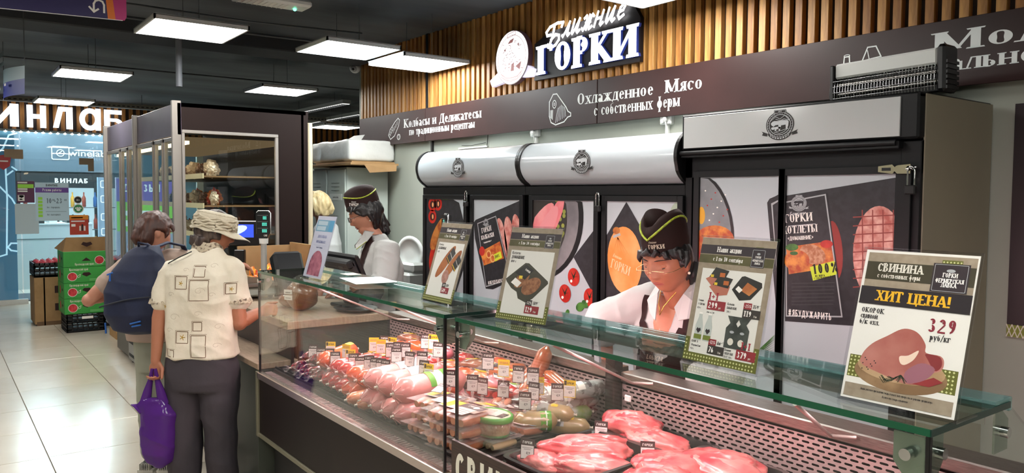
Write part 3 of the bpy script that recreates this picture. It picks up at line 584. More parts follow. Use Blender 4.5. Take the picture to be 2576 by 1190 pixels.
for m_ in bc:
    b = MB(); b.lathe([(.03, 0), (.034, .01), (.034, .17), (.012, .22), (.012, .28)], m_, 10); bt.append(b.mesh('bottle'))
for i in range(27):
    r_ = i//9; o = bpy.data.objects.new('bottle', bt[(i*3+r_) % 5]); C.objects.link(o); o.location = (-16.74, 1.42+(i % 9)*.19, .55+r_*.42); tag(o, 'small bottle standing in a bright row of the shop cooler', 'bottle', 'bottles in the far cooler')
b = MB()
for r_ in range(3): b.box(.312, .42, -.9, .95, .53+r_*.42, .545+r_*.42, cm)
b.build('shelf', ch)
# notices on the far glass
def notice(name, lab, u0, v0, u1, v1, X, base, items, cat='notice'):
    a = PX(u0, v1, X); c_ = PX(u1, v0, X); wd, hh = c_.y-a.y, c_.z-a.z; b = MB(); b.box(0, .006, 0, wd, 0, hh, base); o = b.build(name, loc=(X, a.y, a.z)); tag(o, lab, cat)
    b = MB(); T = FR((.0075, 0, 0), (0, 1, 0)); items(b, T, wd, hh); b.build('print', o); return o
pur = M('print_purple', '5E3B86', .5, emit=.1); lime = M('print_lime', '8CC63A', .5, emit=.1)
def hours(b, T, w_, h):
    rect(b, 0, w_, h*.74, h*.87, T, pur); text(b, 'Режим работы', T @ Matrix.Translation((w_/2, h*.775, 0)), .042, printw, False, .8, .16, align='c', dz=.001); text(b, 'ВИНЛАБ', T @ Matrix.Translation((w_/2, h*.9, 0)), .035, printk, False, .9, .2, align='c')
    for i in range(6): rect(b, w_*.08, w_*.21, h*(.1+i*.09), h*(.17+i*.09), T, lime)
    text(b, '10 -23', T @ Matrix.Translation((w_*.32, h*.46, 0)), .075, M('p_grey', '4A5560', .5), False, .8, .16); text(b, '00', T @ Matrix.Translation((w_*.5, h*.52, .001)), .03, MATS['p_grey'], False, .8); text(b, '00', T @ Matrix.Translation((w_*.86, h*.52, .001)), .03, MATS['p_grey'], False, .8)
    text(b, 'без перерыва', T @ Matrix.Translation((w_*.34, h*.33, 0)), .03, MATS['p_grey'], False, .8); text(b, 'без выходных', T @ Matrix.Translation((w_*.34, h*.14, 0)), .03, MATS['p_grey'], False, .8); rect(b, w_*.3, w_*.92, h*.24, h*.247, T, MATS['p_grey'])
notice('opening_hours_sign', 'pale opening-hours notice reading 10-23 with purple heading on the far glass', 90, 460, 172, 556, XW+.002, M('notice_pale', 'A9BFC8', .5, emit=.1), hours)
def purp(b, T, w_, h):
    rect(b, w_*.05, w_*.95, h*.68, h*.86, T, lime); 
    for z in (.9, .6, .5): rect(b, w_*.05, w_*.6, h*z, h*z+.02, T, printw)
    rect(b, w_*.05, w_*.42, h*.08, h*.36, T, printw); 
    for i in range(20): rect(b, w_*(.07+.33*random.random()), w_*(.09+.33*random.random()), h*.1, h*.13, T @ Matrix.Translation((0, h*.22*random.random(), 0)), printk, .001)
notice('purple_poster', 'small purple poster with a green banner on the far glass', 43, 456, 86, 510, XW+.002, M('poster_purple', '5A2449', .5), purp, 'poster')
b = MB(); b.box(0, .004, -.1, .2, -.45, 0, M('pale_sheet', 'B8C8CE', .5)); o = b.build('pale_sheet', loc=(XW+.001, 1.12, 1.49)); tag(o, 'plain pale sheet below the purple poster on the far glass', 'notice')
def orng(b, T, w_, h):
    rect(b, 0, w_, h*.78, h, T, M('p_orange', 'E58A1C', .5)); rect(b, w_*.08, w_*.8, h*.66, h*.72, T, printw); rect(b, w_*.08, w_*.7, h*.84, h*.9, T, M('p_yel', 'F2D060', .5)); rect(b, w_*.08, w_*.3, h*.42, h*.55, T, printw)
    for i, x in enumerate((.5, .62, .74)): rect(b, w_*x, w_*(x+.09), h*.2, h*(.45+.08*(i % 2)), T, [cream, printk, printw][i])
notice('orange_poster', 'small orange and red poster on the far glass above the fruit boxes', 176, 541, 222, 591, XW+.002, M('poster_red', 'B73A22', .5), orng, 'poster')
for nm, lab, u, v, c1 in (('age_sticker', 'round black and white age sticker on the far glass', 196, 503, printk), ('paw_sticker', 'round green paw sticker on the far glass', 197, 525, M('p_green', '2E8A4F', .5))):
    p = PX(u, v, XW+.002); b = MB(); T = FR((0, 0, 0), (0, 1, 0)); r_ = .06 if c1 == printk else .075; b.prism(disc(0, 0, r_, n=20), 0, .004, printw, T); flat(b, disc(0, 0, r_*.82, n=20), T, c1, .0045)
    if c1 == printk: text(b, '18+', T @ Matrix.Translation((0, -.015, 0)), .03, printw, False, .9, align='c', dz=.005)
    else:
        flat(b, disc(0, -.015, .028, .022, n=14), T, printw, .005)
        for dx in (-.034, -.013, .013, .034): flat(b, disc(dx, .018-abs(dx)*.3, .01, .014, n=10), T, printw, .005)
    o = b.build(nm, loc=p); tag(o, lab, 'sticker')
p = PX(8, 407, XW+.002); b = MB(); b.prism([(-.1, .08), (0, .1), (.1, .08), (.08, -.06), (0, -.12), (-.08, -.06)], 0, .005, M('shield_red', 'B02A2A', .5), FR((0, 0, 0), (0, 1, 0))); rect(b, -.06, .06, .0, .02, FR((0, 0, 0), (0, 1, 0)), printw, .006); o = b.build('shield_sticker', loc=p); tag(o, 'red shield sticker on the glass at the left edge', 'sticker')
# tall light column and the purple and green display beyond the cabinet
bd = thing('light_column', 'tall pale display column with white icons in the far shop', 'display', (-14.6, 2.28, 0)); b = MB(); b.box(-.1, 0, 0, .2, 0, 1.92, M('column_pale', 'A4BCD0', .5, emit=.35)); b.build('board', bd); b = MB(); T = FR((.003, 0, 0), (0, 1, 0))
for z in (1.75, 1.5, 1.2, .95, .72): line2(b, rrect(.04, .15, z, z+.11, .02), .012, T, wem, 0, True)
b.build('icon', bd)
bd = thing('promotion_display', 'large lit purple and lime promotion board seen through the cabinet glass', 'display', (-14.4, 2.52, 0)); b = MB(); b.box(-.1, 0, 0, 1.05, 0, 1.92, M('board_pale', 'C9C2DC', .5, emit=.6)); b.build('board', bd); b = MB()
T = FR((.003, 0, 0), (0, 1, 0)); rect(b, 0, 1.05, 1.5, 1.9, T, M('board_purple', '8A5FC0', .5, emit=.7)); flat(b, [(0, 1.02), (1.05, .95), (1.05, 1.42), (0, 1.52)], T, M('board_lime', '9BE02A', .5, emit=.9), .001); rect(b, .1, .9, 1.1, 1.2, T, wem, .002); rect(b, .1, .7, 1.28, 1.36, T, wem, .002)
text(b, 'ДРУЗЬЯ', T @ Matrix.Translation((.1, 1.68, 0)), .13, wem, False, 1, align='l', dz=.002); flat(b, disc(.5, .75, .35, .2, 20), T, M('board_red', 'D77A8C', .5, emit=.4), .001); rect(b, 0, 1.05, .1, .5, T, M('board_orange', 'D98A3A', .5, emit=.3), .001); b.build('print', bd)
b = MB(); b.box(-14.9, -13.9, .98, 1.75, .0, .012, M('doormat', '3A4148', .9, bump=(80, .4))); o = b.build('door_mat'); tag(o, 'dark grey door mat in the far shop entrance', 'mat')
# lit hall behind: besides the lamps, blue panel and notices have an added glow
# ------------------------------------------------------------------ fridges
FY = 3.0
frame_b = M('fridge_black', '0D0E10', .45, spec=.25, bump=(50, .02)); hdr = M('header_white', 'C3CBD0', .18, coat=.5); pbg = M('poster_bg', 'B4BCC0', .35); pslate = M('print_slate', '1B1A1D', .5, n=('26252A', 30, .4, .6)); pplate = M('print_plate', '5C5A5E', .5, n=('8A8688', 5, .3, .7))
ptom = M('print_tomato', 'A91A12', .4, n=('C63222', 20, .4, .7)); pstem = M('print_stem', '1D2A12', .6); pleaf = M('print_leaf', '2E5A22', .5, n=('4E8434', 20, .4, .6)); ppink = M('print_frank', 'D9737A', .4, n=('E59A9A', 8, .4, .7))
pmeatr = M('print_rawmeat', 'B05A50', .5, n=('DBA79B', 26, .35, .65)); pfry = M('print_fried', 'A8421C', .45, n=('D98A38', 26, .4, .65)); ppea = M('print_pea', '8C9340', .5); psaus = M('print_sausage', 'B87436', .4, n=('8A3A18', 18, .45, .7)); porange = M('print_orange', 'E08A3E', .4, n=('F0B478', 5, .4, .75))
plime = M('print_limetag', 'C6D631', .5); psilver = M('print_silver', 'A9ACAE', .4)
def polyY(b, pts, mat, z=0, Y=FY): # pts in photo pixels of a plane y = Y
    T = FR((0, Y, 0)); b.add([(lambda p: (p.x, p.z, z))(PY(u, v, Y)) for u, v in pts], [list(range(len(pts)))], mat, False, T)
def ellY(b, cx, cy, rx, ry, mat, z=0, Y=FY, a=0, n=22): polyY(b, disc(cx, cy, rx, ry, n, a), mat, z, Y)
def txtY(b, s, u, v, h, mat, z=.002, Y=FY, rot=.12, wid=1, W=0, **k):
    p = PY(u, v, Y); wid = W/text(MB(), s, Matrix(), h, mat, **k) if W else wid; text(b, s, FR((p.x, Y, p.z)) @ Matrix.Rotation(rot, 4, 'Z'), h, mat, wid=wid, dz=z, **k)
def lock_hasp(par, x, z, side=1):
    b = MB(); b.box(x-.06, x-.02, FY-.03, FY-.022, z-.012, z+.012, chrome, .002); b.prism([(-.02, -.009), (.03, -.014), (.035, .014), (-.02, .009)], 0, .006, chrome, FR((x+.0, FY-.026, z))); b.build('hasp', par)
def padlock(x, z, lab):
    t = thing('padlock', lab, 'padlock', (x, FY-.045, z)); b = MB(); b.box(-.02, .02, -.012, .012, -.035, 0, black, .004); b.build('body', t)
    b = MB(); b.tube([(-.013, 0, -.002), (-.013, 0, .055), (-.009, 0, .066), (0, 0, .071), (.009, 0, .066), (.013, 0, .055), (.013, 0, -.002)], .0032, chrome, 8); b.tube([(-.025, .012, .06), (-.006, .002, .066), (.0, .012, .06)], .004, chrome, 6); b.build('shackle', t)
def curved_fridge(x0, x1, lab, doors):
    t = thing('display_fridge', lab, 'fridge', (x0, FY, 0)); w_ = x1-x0
    b = MB(); b.box(0, w_, .05, .585, .1, 1.94, frame_b); b.box(0, w_, -.0, .05, 1.655, 1.71, frame_b, .003); b.box(0, w_, -.0, .05, .0, .16, frame_b); b.build('body', t)
    b = MB(); prof = [(.03, 1.715)]+[(.075-.133*math.cos(a_), 1.848+.133*math.sin(a_)) for a_ in [math.radians(-62+i*(62+72)/16) for i in range(17)]]+[(.5, 1.985), (.5, 1.715)]
    T = Matrix(((0, 0, 1, 0), (1, 0, 0, 0), (0, 1, 0, 0), (0, 0, 0, 1)))
    b.prism(prof, .02, w_-.02, hdr, T, smooth=False)
    for i in range(len(b.S)): b.S[i] = False
    me = b.build('header', t)
    for p_ in me.data.polygons: p_.use_smooth = abs(p_.normal.x) < .1 and len(p_.vertices) == 4 and p_.area < .03
    b = MB(); big = [(y-.008 if y < .4 else y, z+(.006 if z > 1.8 else -.006)) for y, z in prof]
    b.prism(big, 0, .02, black, T); b.prism(big, w_-.02, w_, black, T); b.build('end_cap', t)
    b = MB(); emblem(b, Matrix.Translation((w_*.46, -.0605, 1.845)) @ Matrix.Rotation(PI/2, 4, 'X'), .118, printk, M('emblem_light', 'C9CDD0', .4)); b.build('emblem', t)
    for k, (a, c, fn) in enumerate(doors):
        d = MB(); a0, c0 = a-x0, c-x0; fo = .035
        d.box(a0-fo, a0, -.02, .0, .17, 1.655, blackm, .002); d.box(c0, c0+fo, -.02, .0, .17, 1.655, blackm, .002); d.box(a0, c0, -.02, .0, 1.625, 1.655, blackm, .001); d.box(a0, c0, -.02, .0, .17, .22, blackm); d.box(a0, c0, -.008, -.0, .22, 1.625, pbg)
        o = d.build('door', t)
        b = MB(Matrix.Translation((-x0, -FY, 0))); fn(b); b.build('print', o)
    lock_hasp(t, doors[0][1]-x0-.02, 1.64)
    return t
yd = FY-.009
def clipx(b, a, c, z0=.22, z1=1.622): # trim the print to the door's own frame
    for p in b.V: p.x = min(max(p.x, a-0), c)
    for p in b.V: p.z = min(max(p.z, z0), z1)
def art1(b):
    b.T = Matrix(); polyY(b, [(1070, 480), (1140, 480), (1155, 510), (1166, 555), (1171, 610), (1165, 680), (1140, 760), (1070, 820)], pslate, .0005, yd)
    for x, y in ((1088, 515), (1102, 513), (1088, 545)): ellY(b, x, y, 10, 17, ptom, .001, yd); ellY(b, x, y, 6, 10, M('print_dark_red', '3A0E0A', .5), .0012, yd); ellY(b, x+1, y, 2, 6, M('print_seed', 'E8A06A', .5), .0014, yd)
    ellY(b, 1106, 585, 15, 48, psaus, .001, yd, .42); ellY(b, 1092, 650, 12, 40, ptom, .0009, yd, .1); ellY(b, 1140, 620, 14, 40, ptom, .0008, yd, .3); line2
    for i in range(4): polyY(b, [(1112+i*3, 496+i), (1116+i*4, 493-i), (1114+i*3, 503)], pleaf, .001, yd)
    for v in b.V: v.x = min(max(v.x, X1a), X1b)
    for v in b.V: v.z = min(v.z, 1.622)
    for v in b.V: v.x += 5.13-.0; v.y += -FY
X1a, X1b = -5.066, -4.545
def place(b, x0, a, c):
    for v in b.V: v.x = min(max(v.x, a), c); v.z = min(max(v.z, .23), 1.622)
    for v in b.V: v.x -= x0; v.y -= FY
def art1f(b): 
    art1(b)
def package(b, c, head, sub, tagp, z, food):
    """black carton label: c = 4 corners px (tl, tr, br, bl)"""
    polyY(b, c, pslate, z, yd)
    q = [PY(u, v, yd) for u, v in c]; cx = sum(p[0] for p in c)/4; cy = sum(p[1] for p in c)/4
    ins = [(cx+(u-cx)*.93, cy+(v-cy)*.965) for u, v in c]; Q = [(lambda p: (p.x, p.z))(PY(u, v, yd)) for u, v in ins]; line2(b, Q, .006, FR((0, yd, 0)), psilver, z+.0003, True)
def art2(b):
    b.T = Matrix(); polyY(b, [(1190, 560), (1197, 553), (1313, 502), (1330, 502), (1330, 700), (1240, 728), (1222, 726), (1195, 600)], pslate, .0005, yd)
    for x, y, r_ in ((1262, 610, 13), (1283, 606, 13), (1303, 600, 13)): ellY(b, x, y, r_, 62, pmeatr, .0008, yd, -.12)
    package(b, [(1199, 560), (1248, 541), (1288, 705), (1222, 724)], '', '', 0, .0012, 0)
    polyY(b, [(1208, 634), (1258, 607), (1268, 650), (1218, 668)], pfry, .0017, yd); ellY(b, 1213, 632, 7, 12, ptom, .0018, yd)
    for x, y in ((1230, 640), (1240, 650)): 
        p = PY(x, y, yd); ring(b, p.x, p.z, .028, .028, .008, FR((0, yd, 0)), M('print_onion', 'E0B070', .5), .002, 12)
    polyY(b, [(1243, 640), (1260, 632), (1264, 648), (1246, 658)], plime, .0022, yd); txtY(b, '100%', 1246, 651, .022, printk, .0024, yd, .3, .9)
    p = PY(1223, 563, yd); emblem(b, FR((p.x, yd, p.z+.008)), .045, psilver, pslate, .002)
    txtY(b, 'ГОРКИ', 1213, 587, .034, printw, .002, yd, .22, W=.115); txtY(b, 'КОЛБАСКИ', 1212, 604, .028, printw, .002, yd, .22, W=.15); txtY(b, '«шашлычные»', 1217, 613, .012, printw, .002, yd, .22, W=.1)
    txtY(b, '#ЯБУДУЖАРИТЬ', 1229, 716, .022, printw, .002, yd, .2, W=.19, serif=False)
    place(b, -5.13, -4.43, -3.905)
def art3(b):
    b.T = Matrix(); ellY(b, 1352, 540, 116, 165, M('print_rim', '141214', .4), .0005, yd, -.05, 40); ellY(b, 1350, 540, 106, 156, pplate, .0008, yd, -.05, 40); ellY(b, 1345, 540, 82, 130, M('print_plate_dark', '2E2A26', .5), .001, yd, -.05, 36)
    for i in range(70):
        a = random.uniform(0, 2*PI); r_ = random.uniform(.75, 1); x, y = 1345+78*r_*math.cos(a), 540+120*r_*math.sin(a)
        if x > 1350: ellY(b, x, y, 4.2, 6, ppea, .0013+i*.00001, yd, 0, 8)
    ellY(b, 1352, 575, 21, 75, ppink, .0022, yd, .55); ellY(b, 1398, 545, 13, 55, ppink, .0024, yd, .35); ellY(b, 1372, 580, 17, 68, M('print_frank2', 'DE9094', .4), .0026, yd, .45)
    polyY(b, [(1443, 647), (1502, 578), (1502, 800), (1490, 735)], pslate, .0012, yd)
    for x, y in ((1444, 697), (1422, 738), (1484, 748)):
        ellY(b, x, y, 14.5, 23, ptom, .003, yd, -.1); ellY(b, x-6, y+10, 3, 4, printw, .0033, yd, 0, 8)
        for a in range(5): t = a*1.256+.3; polyY(b, [(x-2, y), (x+2, y+1), (x+13*math.cos(t), y-6+14*math.sin(t))], pstem, .0036, yd)
    ellY(b, 1460, 772, 10, 12, pleaf, .003, yd, .4); ellY(b, 1472, 765, 7, 11, pleaf, .0032, yd, -.4); ellY(b, 1428, 787, 5, 9, pleaf, .003, yd, .2)
    place(b, -3.868, -3.772, -3.22)
def art4(b):
    b.T = Matrix(); polyY(b, [(1576, 507), (1500, 590), (1500, 840), (1660, 840), (1640, 620)], pslate, .0005, yd)
    ellY(b, 1572, 655, 43, 85, porange, .001, yd, -.06, 32); polyY(b, [(1540, 600), (1546, 587), (1562, 583), (1575, 600)], porange, .0012, yd); polyY(b, [(1542, 593), (1544, 599), (1562, 592), (1560, 586)], psilver, .0014, yd); ellY(b, 1551, 580, 9, 9, psaus, .0013, yd)
    for i in range(5): polyY(b, [(1553, 597), (1555, 597), (1545+i*10, 630+4*i)], M('print_fold', 'C8742E', .5), .0015, yd)
    txtY(b, 'ГОРКИ', 1536, 672, .05, M('print_pale_orange', 'F1CBA0', .5), .0016, yd, -.25, .8); txtY(b, 'Ближние', 1542, 645, .018, MATS['print_pale_orange'], .0016, yd, -.25, .8, serif=False, shear=.3)
    ellY(b, 1722, 590, 5, 20, pleaf, .001, yd); ellY(b, 1700, 470+52, 9, 18, M('print_faint', '9FB09A', .5), .001, yd, .6)
    place(b, -3.868, -3.12, -2.61)
curved_fridge(-5.13, -3.872, 'black glass-door fridge with curved pale header, leftmost by the slicer', [(-5.066, -4.545, art1f), (-4.43, -3.905, art2)])
curved_fridge(-3.868, -2.578, 'black fridge with curved pale header, frankfurter and tomato pictures behind the front seller', [(-3.772, -3.22, art3), (-3.12, -2.61, art4)])
padlock(-4.475, 1.61, 'small padlock on the leftmost curved fridge'); padlock(-3.16, 1.60, 'small padlock on the fridge with the tomato picture')
# big flat fridge
t = thing('display_fridge', 'largest black two-door fridge with flat white header and cream side at the right', 'fridge', (-2.574, FY, 0)); W = 1.143
b = MB(); b.box(.015, W-.001, .03, .58, .0, 2.03, frame_b); b.box(0, W, -.0, .03, 0, .2, frame_b); b.box(0, .04, 0, .03, .2, 1.87, frame_b); b.box(1.065, W, -.005, .03, .2, 1.87, frame_b, .003); b.box(0, W, 0, .03, 1.745, 1.87, frame_b); b.build('body', t)
b = MB(); b.box(W-.003, W+.004, .012, .59, 0, 2.045, M('side_cream', '968E7C', .55, n=('9C937F', 3, .3, .7)), .001); b.build('side_panel', t, label='cream side panel')
b = MB(); b.box(-.002, W, -.035, .05, 1.875, 2.05, blackm, .008); b.box(-.002, W, -.03, .58, 2.03, 2.05, blackm, .003); b.build('header', t)
b = MB(); b.box(.018, 1.075, -.042, -.034, 1.886, 2.036, M('header_flat_white', 'C8CACA', .12, coat=.6), .001); b.build('header_panel', t)
b = MB(); emblem(b, Matrix.Translation((.555, -.0435, 1.965)) @ Matrix.Rotation(PI/2, 4, 'X'), .115, printk, MATS['emblem_light']); b.build('emblem', t)
b = MB(); b.tube([(0, -.04, 1.862), (W-.08, -.04, 1.862)], .012, blackm, 8); b.box(0, W-.07, -.04, 0, 1.84, 1.87, blackm, .003); b.build('ledge', t)
def artA(b):
    b.T = Matrix(); ellY(b, 1735, 600, 112, 175, M('print_rim', '141214', .4), .0005, yd, 0, 40); ellY(b, 1733, 600, 107, 168, M('print_metal_plate', '6E7074', .4, n=('8D9094', 7, .3, .7)), .0008, yd, 0, 40)
    ellY(b, 1795, 605, 52, 38, pfry, .0012, yd, -.1); ellY(b, 1770, 640, 50, 45, ptom, .0011, yd); ellY(b, 1765, 542, 9, 22, M('print_yellow', 'D9A02A', .5), .0012, yd)
    for i in range(12): ellY(b, 1775+i*5, 480+(i*37 % 90), 2.2, 2, [printw, ptom][i % 2], .0014, yd, 0, 6)
    polyY(b, [(1930, 510), (1936, 500), (1950, 494), (1975, 488), (1975, 800), (1962, 790)], pslate, .0006, yd); polyY(b, [(1940, 512), (1975, 502), (1975, 506), (1944, 516), (1965, 700), (1961, 700)], psilver, .0009, yd)
    for i in range(16):
        a = -.3+i*.09; polyY(b, [(1880, 905+i % 3), (1884, 908), (1900+60*math.cos(a)+i*2, 875-45*math.sin(a*2)+i)], pleaf, .001+i*.00002, yd)
    place(b, -2.574, -2.475, -2.036)
def artB(b):
    b.T = Matrix(); polyY(b, [(1975, 492), (2252, 447), (2270, 447), (2270, 830), (1975, 808)], pslate, .0004, yd)
    ellY(b, 2212, 640, 66, 122, pmeatr, .0008, yd, 0, 36)
    for i in range(9): polyY(b, [(2146, 545+i*22), (2275, 540+i*22), (2275, 543+i*22), (2146, 548+i*22)], M('print_meat_groove', '8A3A34', .5), .0011, yd)
    for i in range(4): polyY(b, [(2168+i*26, 528), (2171+i*26, 528), (2173+i*26, 752), (2170+i*26, 752)], MATS['print_meat_groove'], .0012, yd)
    ellY(b, 2098, 630, 22, 75, M('print_redmeat', '8E2C26', .5), .0009, yd, -.08)
    c = [(1940, 503), (2080, 484), (2125, 802), (1975, 800)]; package(b, c, '', '', 0, .0014, 0)
    polyY(b, [(1978, 622), (2090, 606), (2101, 672), (1985, 690)], pfry, .002, yd); ellY(b, 2045, 640, 34, 24, M('print_cutlet', 'A0603C', .5, n=('C09070', 60, .4, .6)), .0022, yd, .4); ellY(b, 2005, 655, 32, 26, pfry, .0023, yd); ellY(b, 2080, 614, 16, 10, ptom, .0024, yd); ellY(b, 1993, 622, 16, 9, pleaf, .0024, yd); ellY(b, 1998, 637, 10, 5, pleaf, .0026, yd)
    polyY(b, [(2038, 672), (2100, 656), (2106, 690), (2046, 706)], plime, .0028, yd); txtY(b, '100%', 2046, 690, .042, printk, .003, yd, .17, .95, serif=False, th=.22); txtY(b, 'из мяса', 2052, 697, .012, printk, .003, yd, .17); txtY(b, 'с собственных ферм', 2049, 703, .011, printk, .003, yd, .17, .9)
    p = PY(2010, 518, yd); emblem(b, FR((p.x, yd, p.z+.012)), .062, psilver, pslate, .002); txtY(b, 'Ближние', 1986, 543, .016, psilver, .002, yd, .1, W=.08, serif=False, shear=.4)
    txtY(b, 'ГОРКИ', 1975, 561, .037, printw, .002, yd, .1, W=.135, th=.22); txtY(b, 'КОТЛЕТЫ', 1969, 589, .033, printw, .002, yd, .1, W=.17, th=.22); txtY(b, '«ДОМАШНИЕ»', 1982, 605, .017, printw, .002, yd, .1, W=.125)
    Q = [(PY(u, v, yd).x, PY(u, v, yd).z) for u, v in ((1984, 569), (2052, 563))]; line2(b, Q, .003, FR((0, yd, 0)), psilver, .002)
    for i in range(7): polyY(b, [(1992, 712+i*9), (2100-i, 710+i*9), (2100, 712+i*9), (1992, 714+i*9)], M('print_greytext', '3B3A3C', .6), .002, yd)
    txtY(b, '#ЯБУДУЖАРИТЬ', 1984, 794, .029, printw, .002, yd, .03, W=.205, serif=False)
    place(b, -2.574, -2.0, -1.52)
for a, c, fn in ((-2.475, -2.036, artA), (-2.0, -1.52, artB)):
    a0, c0 = a+2.574, c+2.574; yo = .0 if fn is artA else 0
    d = MB(); d.box(a0-.034, a0, -.02, 0, .2, 1.775, blackm, .002); d.box(c0, c0+(.034 if fn is artA else .06), -.02, 0, .2, 1.775, blackm, .002); d.box(a0, c0, -.02, 0, 1.745, 1.775, blackm, .001); d.box(a0, c0, -.02, 0, .2, .25, blackm); d.box(a0, c0, -.008, 0, .25, 1.745, pbg); o = d.build('door', t)
    b = MB(); 
    def place(b, x0, a, c):
        for v in b.V: v.x = min(max(v.x, a), c); v.z = min(max(v.z, .26), 1.742); v.x -= x0; v.y -= FY
    fn(b); b.build('print', o)
b = MB(); b.prism([(-.075, -.01), (-.02, -.018), (-.01, -.008), (.0, -.018), (.05, -.018), (.05, .018), (.0, .014), (-.01, .008), (-.02, .018), (-.075, .012)], 0, .006, M('hasp_nickel', 'CFC7A8', .25, 1), FR((1.065, -.024, 1.762))); b.prism([(-.06, -.006), (-.025, -.006), (-.025, .006), (-.06, .006)], 0, .0075, black, FR((1.065, -.024, 1.762))); b.build('hasp', t)
b = MB(); b.tube([(1.108, -.006, 1.763), (1.108, -.03, 1.763)], .01, chrome, 10); b.tube([(1.108, -.02, 1.763), (1.135, -.022, 1.768)], .004, chrome, 6); b.build('staple', t)
padlock(-1.448, 1.70, 'black padlock with long chrome shackle on the largest fridge')
# convector heater stored on top of the fridge
t = thing('infrared_heater', 'white-topped wire-grille heater standing on top of the big fridge', 'heater', (-1.895, 3.2, 2.052)); ang = Matrix.Rotation(-.025, 4, 'Y'); t.scale = (.86, 1, 1)
HT = Matrix.Translation((0, 0, .012)) @ ang
b = MB(HT); b.box(0, .50, -.03, .05, .10, .165, white, .008); b.build('top_panel', t)
b = MB(HT)
for i in range(34): b.tube([(.005+i*.0148, -.035, 0), (.005+i*.0148, -.04, .05), (.005+i*.0148, -.03, .10)], .0014, chrome, 4)
for z in (.015, .04, .065, .088): b.tube([(0, -.041, z), (.5, -.041, z)], .0018, chrome, 4)
b.build('wire_grille', t)
b = MB(HT); b.box(0, .5, .0, .05, 0, .1, blackm); b.tube([(.01, -.01, .035), (.49, -.01, .035)], .008, steel, 8); b.tube([(.01, -.01, .075), (.49, -.01, .075)], .008, steel, 8); b.build('reflector', t)
b = MB(HT)
b.box(-.02, .0, -.04, .06, -.01, .16, black, .004); b.box(.5, .54, -.04, .075, -.01, .175, black, .012)
for i in range(6): b.box(.54, .546, -.03, .07, .0+i*.02, .012+i*.02, black)
b.build('end_cap', t); b = MB(HT); b.tube([(-.02, 0, .1), (-.04, 0, .08), (-.045, 0, .03), (-.03, 0, 0)], .005, black, 6); b.build('cable', t)
b = MB(); b.box(.0, .04, -.012, 0, -.012, .025, M('label_grey', '6F7376', .5)); b.T = Matrix(); 
# dark notice board at the right edge
t = thing('notice_board', 'dark framed notice with green checked border on the wall at the right edge', 'poster', (PY(2545, 500, YB-.02).x, YB, PY(2530, 815, YB-.02).z)); hb = PY(2545, 262, YB-.02).z-PY(2530, 815, YB-.02).z; b = MB(); b.box(0, .5, -.02, 0, .0, hb, M('board_dark', '2A2024', .4)); b.build('board', t)
chk = M('print_check', '7E8433', .6); b = MB(); b.box(0, .5, -.021, -.0, -.05, 0, chk); 
for i in range(24): line2(b, [(i*.021, -.05), (i*.021+.02, 0)], .004, FR((0, -.0215, 0)), cream, 0); line2(b, [(i*.021+.02, -.05), (i*.021, 0)], .004, FR((0, -.022, 0)), cream, 0)
b.build('checked_border', t); b = MB(); b.box(.07, .4, -.024, -.02, .02, .4, M('leaflet', '8A8A86', .5), .002); b.box(.09, .4, -.026, -.024, .04, .3, black); b.build('leaflet', t)
# lockers, bundle, cardboard
lk = M('locker_grey', 'B9C2BC', .5, n=('AEB8B1', 3, .3, .7)); lt_ = M('label_white', 'D8DEDA', .6)
for i, (x0, x1, lab) in enumerate(((-7.16, -6.755, 'pale grey metal locker with vents and a label beside the wall, right one'), (-7.6, -7.18, 'pale grey metal locker mostly hidden, left one'))):
    t = thing('locker', lab, 'locker', (x0, 3.12, 0)); b = MB(); b.box(0, x1-x0, .012, .44, .0, 1.91, lk, .003); b.build('body', t)
    b = MB(); b.box(.008, x1-x0-.008, -.006, .012, .05, 1.89, lk, .003)
    for k in range(3): b.box(.1, .28, -.0085, -.006, 1.76-k*.035, 1.765-k*.035, M('vent_shadow', '7D857F', .6))
    o = b.build('door', t); b = MB(); b.box(.06, .34, -.008, -.006, 1.6, 1.66, lt_); text(b, 'рабочая одежда', FR((.2, -.0085, 1.62)), .018, printk, align='c', wid=.9); b.build('label', o)
t = thing('cardboard_sheet', 'folded brown cardboard lying on the lockers under the white bundle', 'cardboard', (-7.2, 3.1, 1.925)); b = MB(); kr = M('cardboard', '9A7A52', .8, n=('8A6B45', 8, .3, .7)); b.box(-.35, .66, -.03, .46, .0, .022, kr, .002); b.box(-.2, .62, .0, .44, .022, .036, kr); b.poly([(.66, .1, .01), (.66, .44, .01), (.69, .42, -.05), (.68, .15, -.07)], kr); b.build('sheet', t)
t = thing('wrapped_bundle', 'large white film-wrapped bundle on top of the lockers', 'bundle', (-7.12, 3.3, 1.963))
b = MB(); vs2 = []
def bump(q): return 1
BUNDLE = t
b = MB(); b.poly([(-.1, -.02, .19), (.25, .02, .19), (.2, .1, .27), (.0, .08, .27)], white); b.poly([(-.1, -.02, .19), (.0, .08, .27), (-.05, .1, .19)], white); b.build('wrap_flap', t)
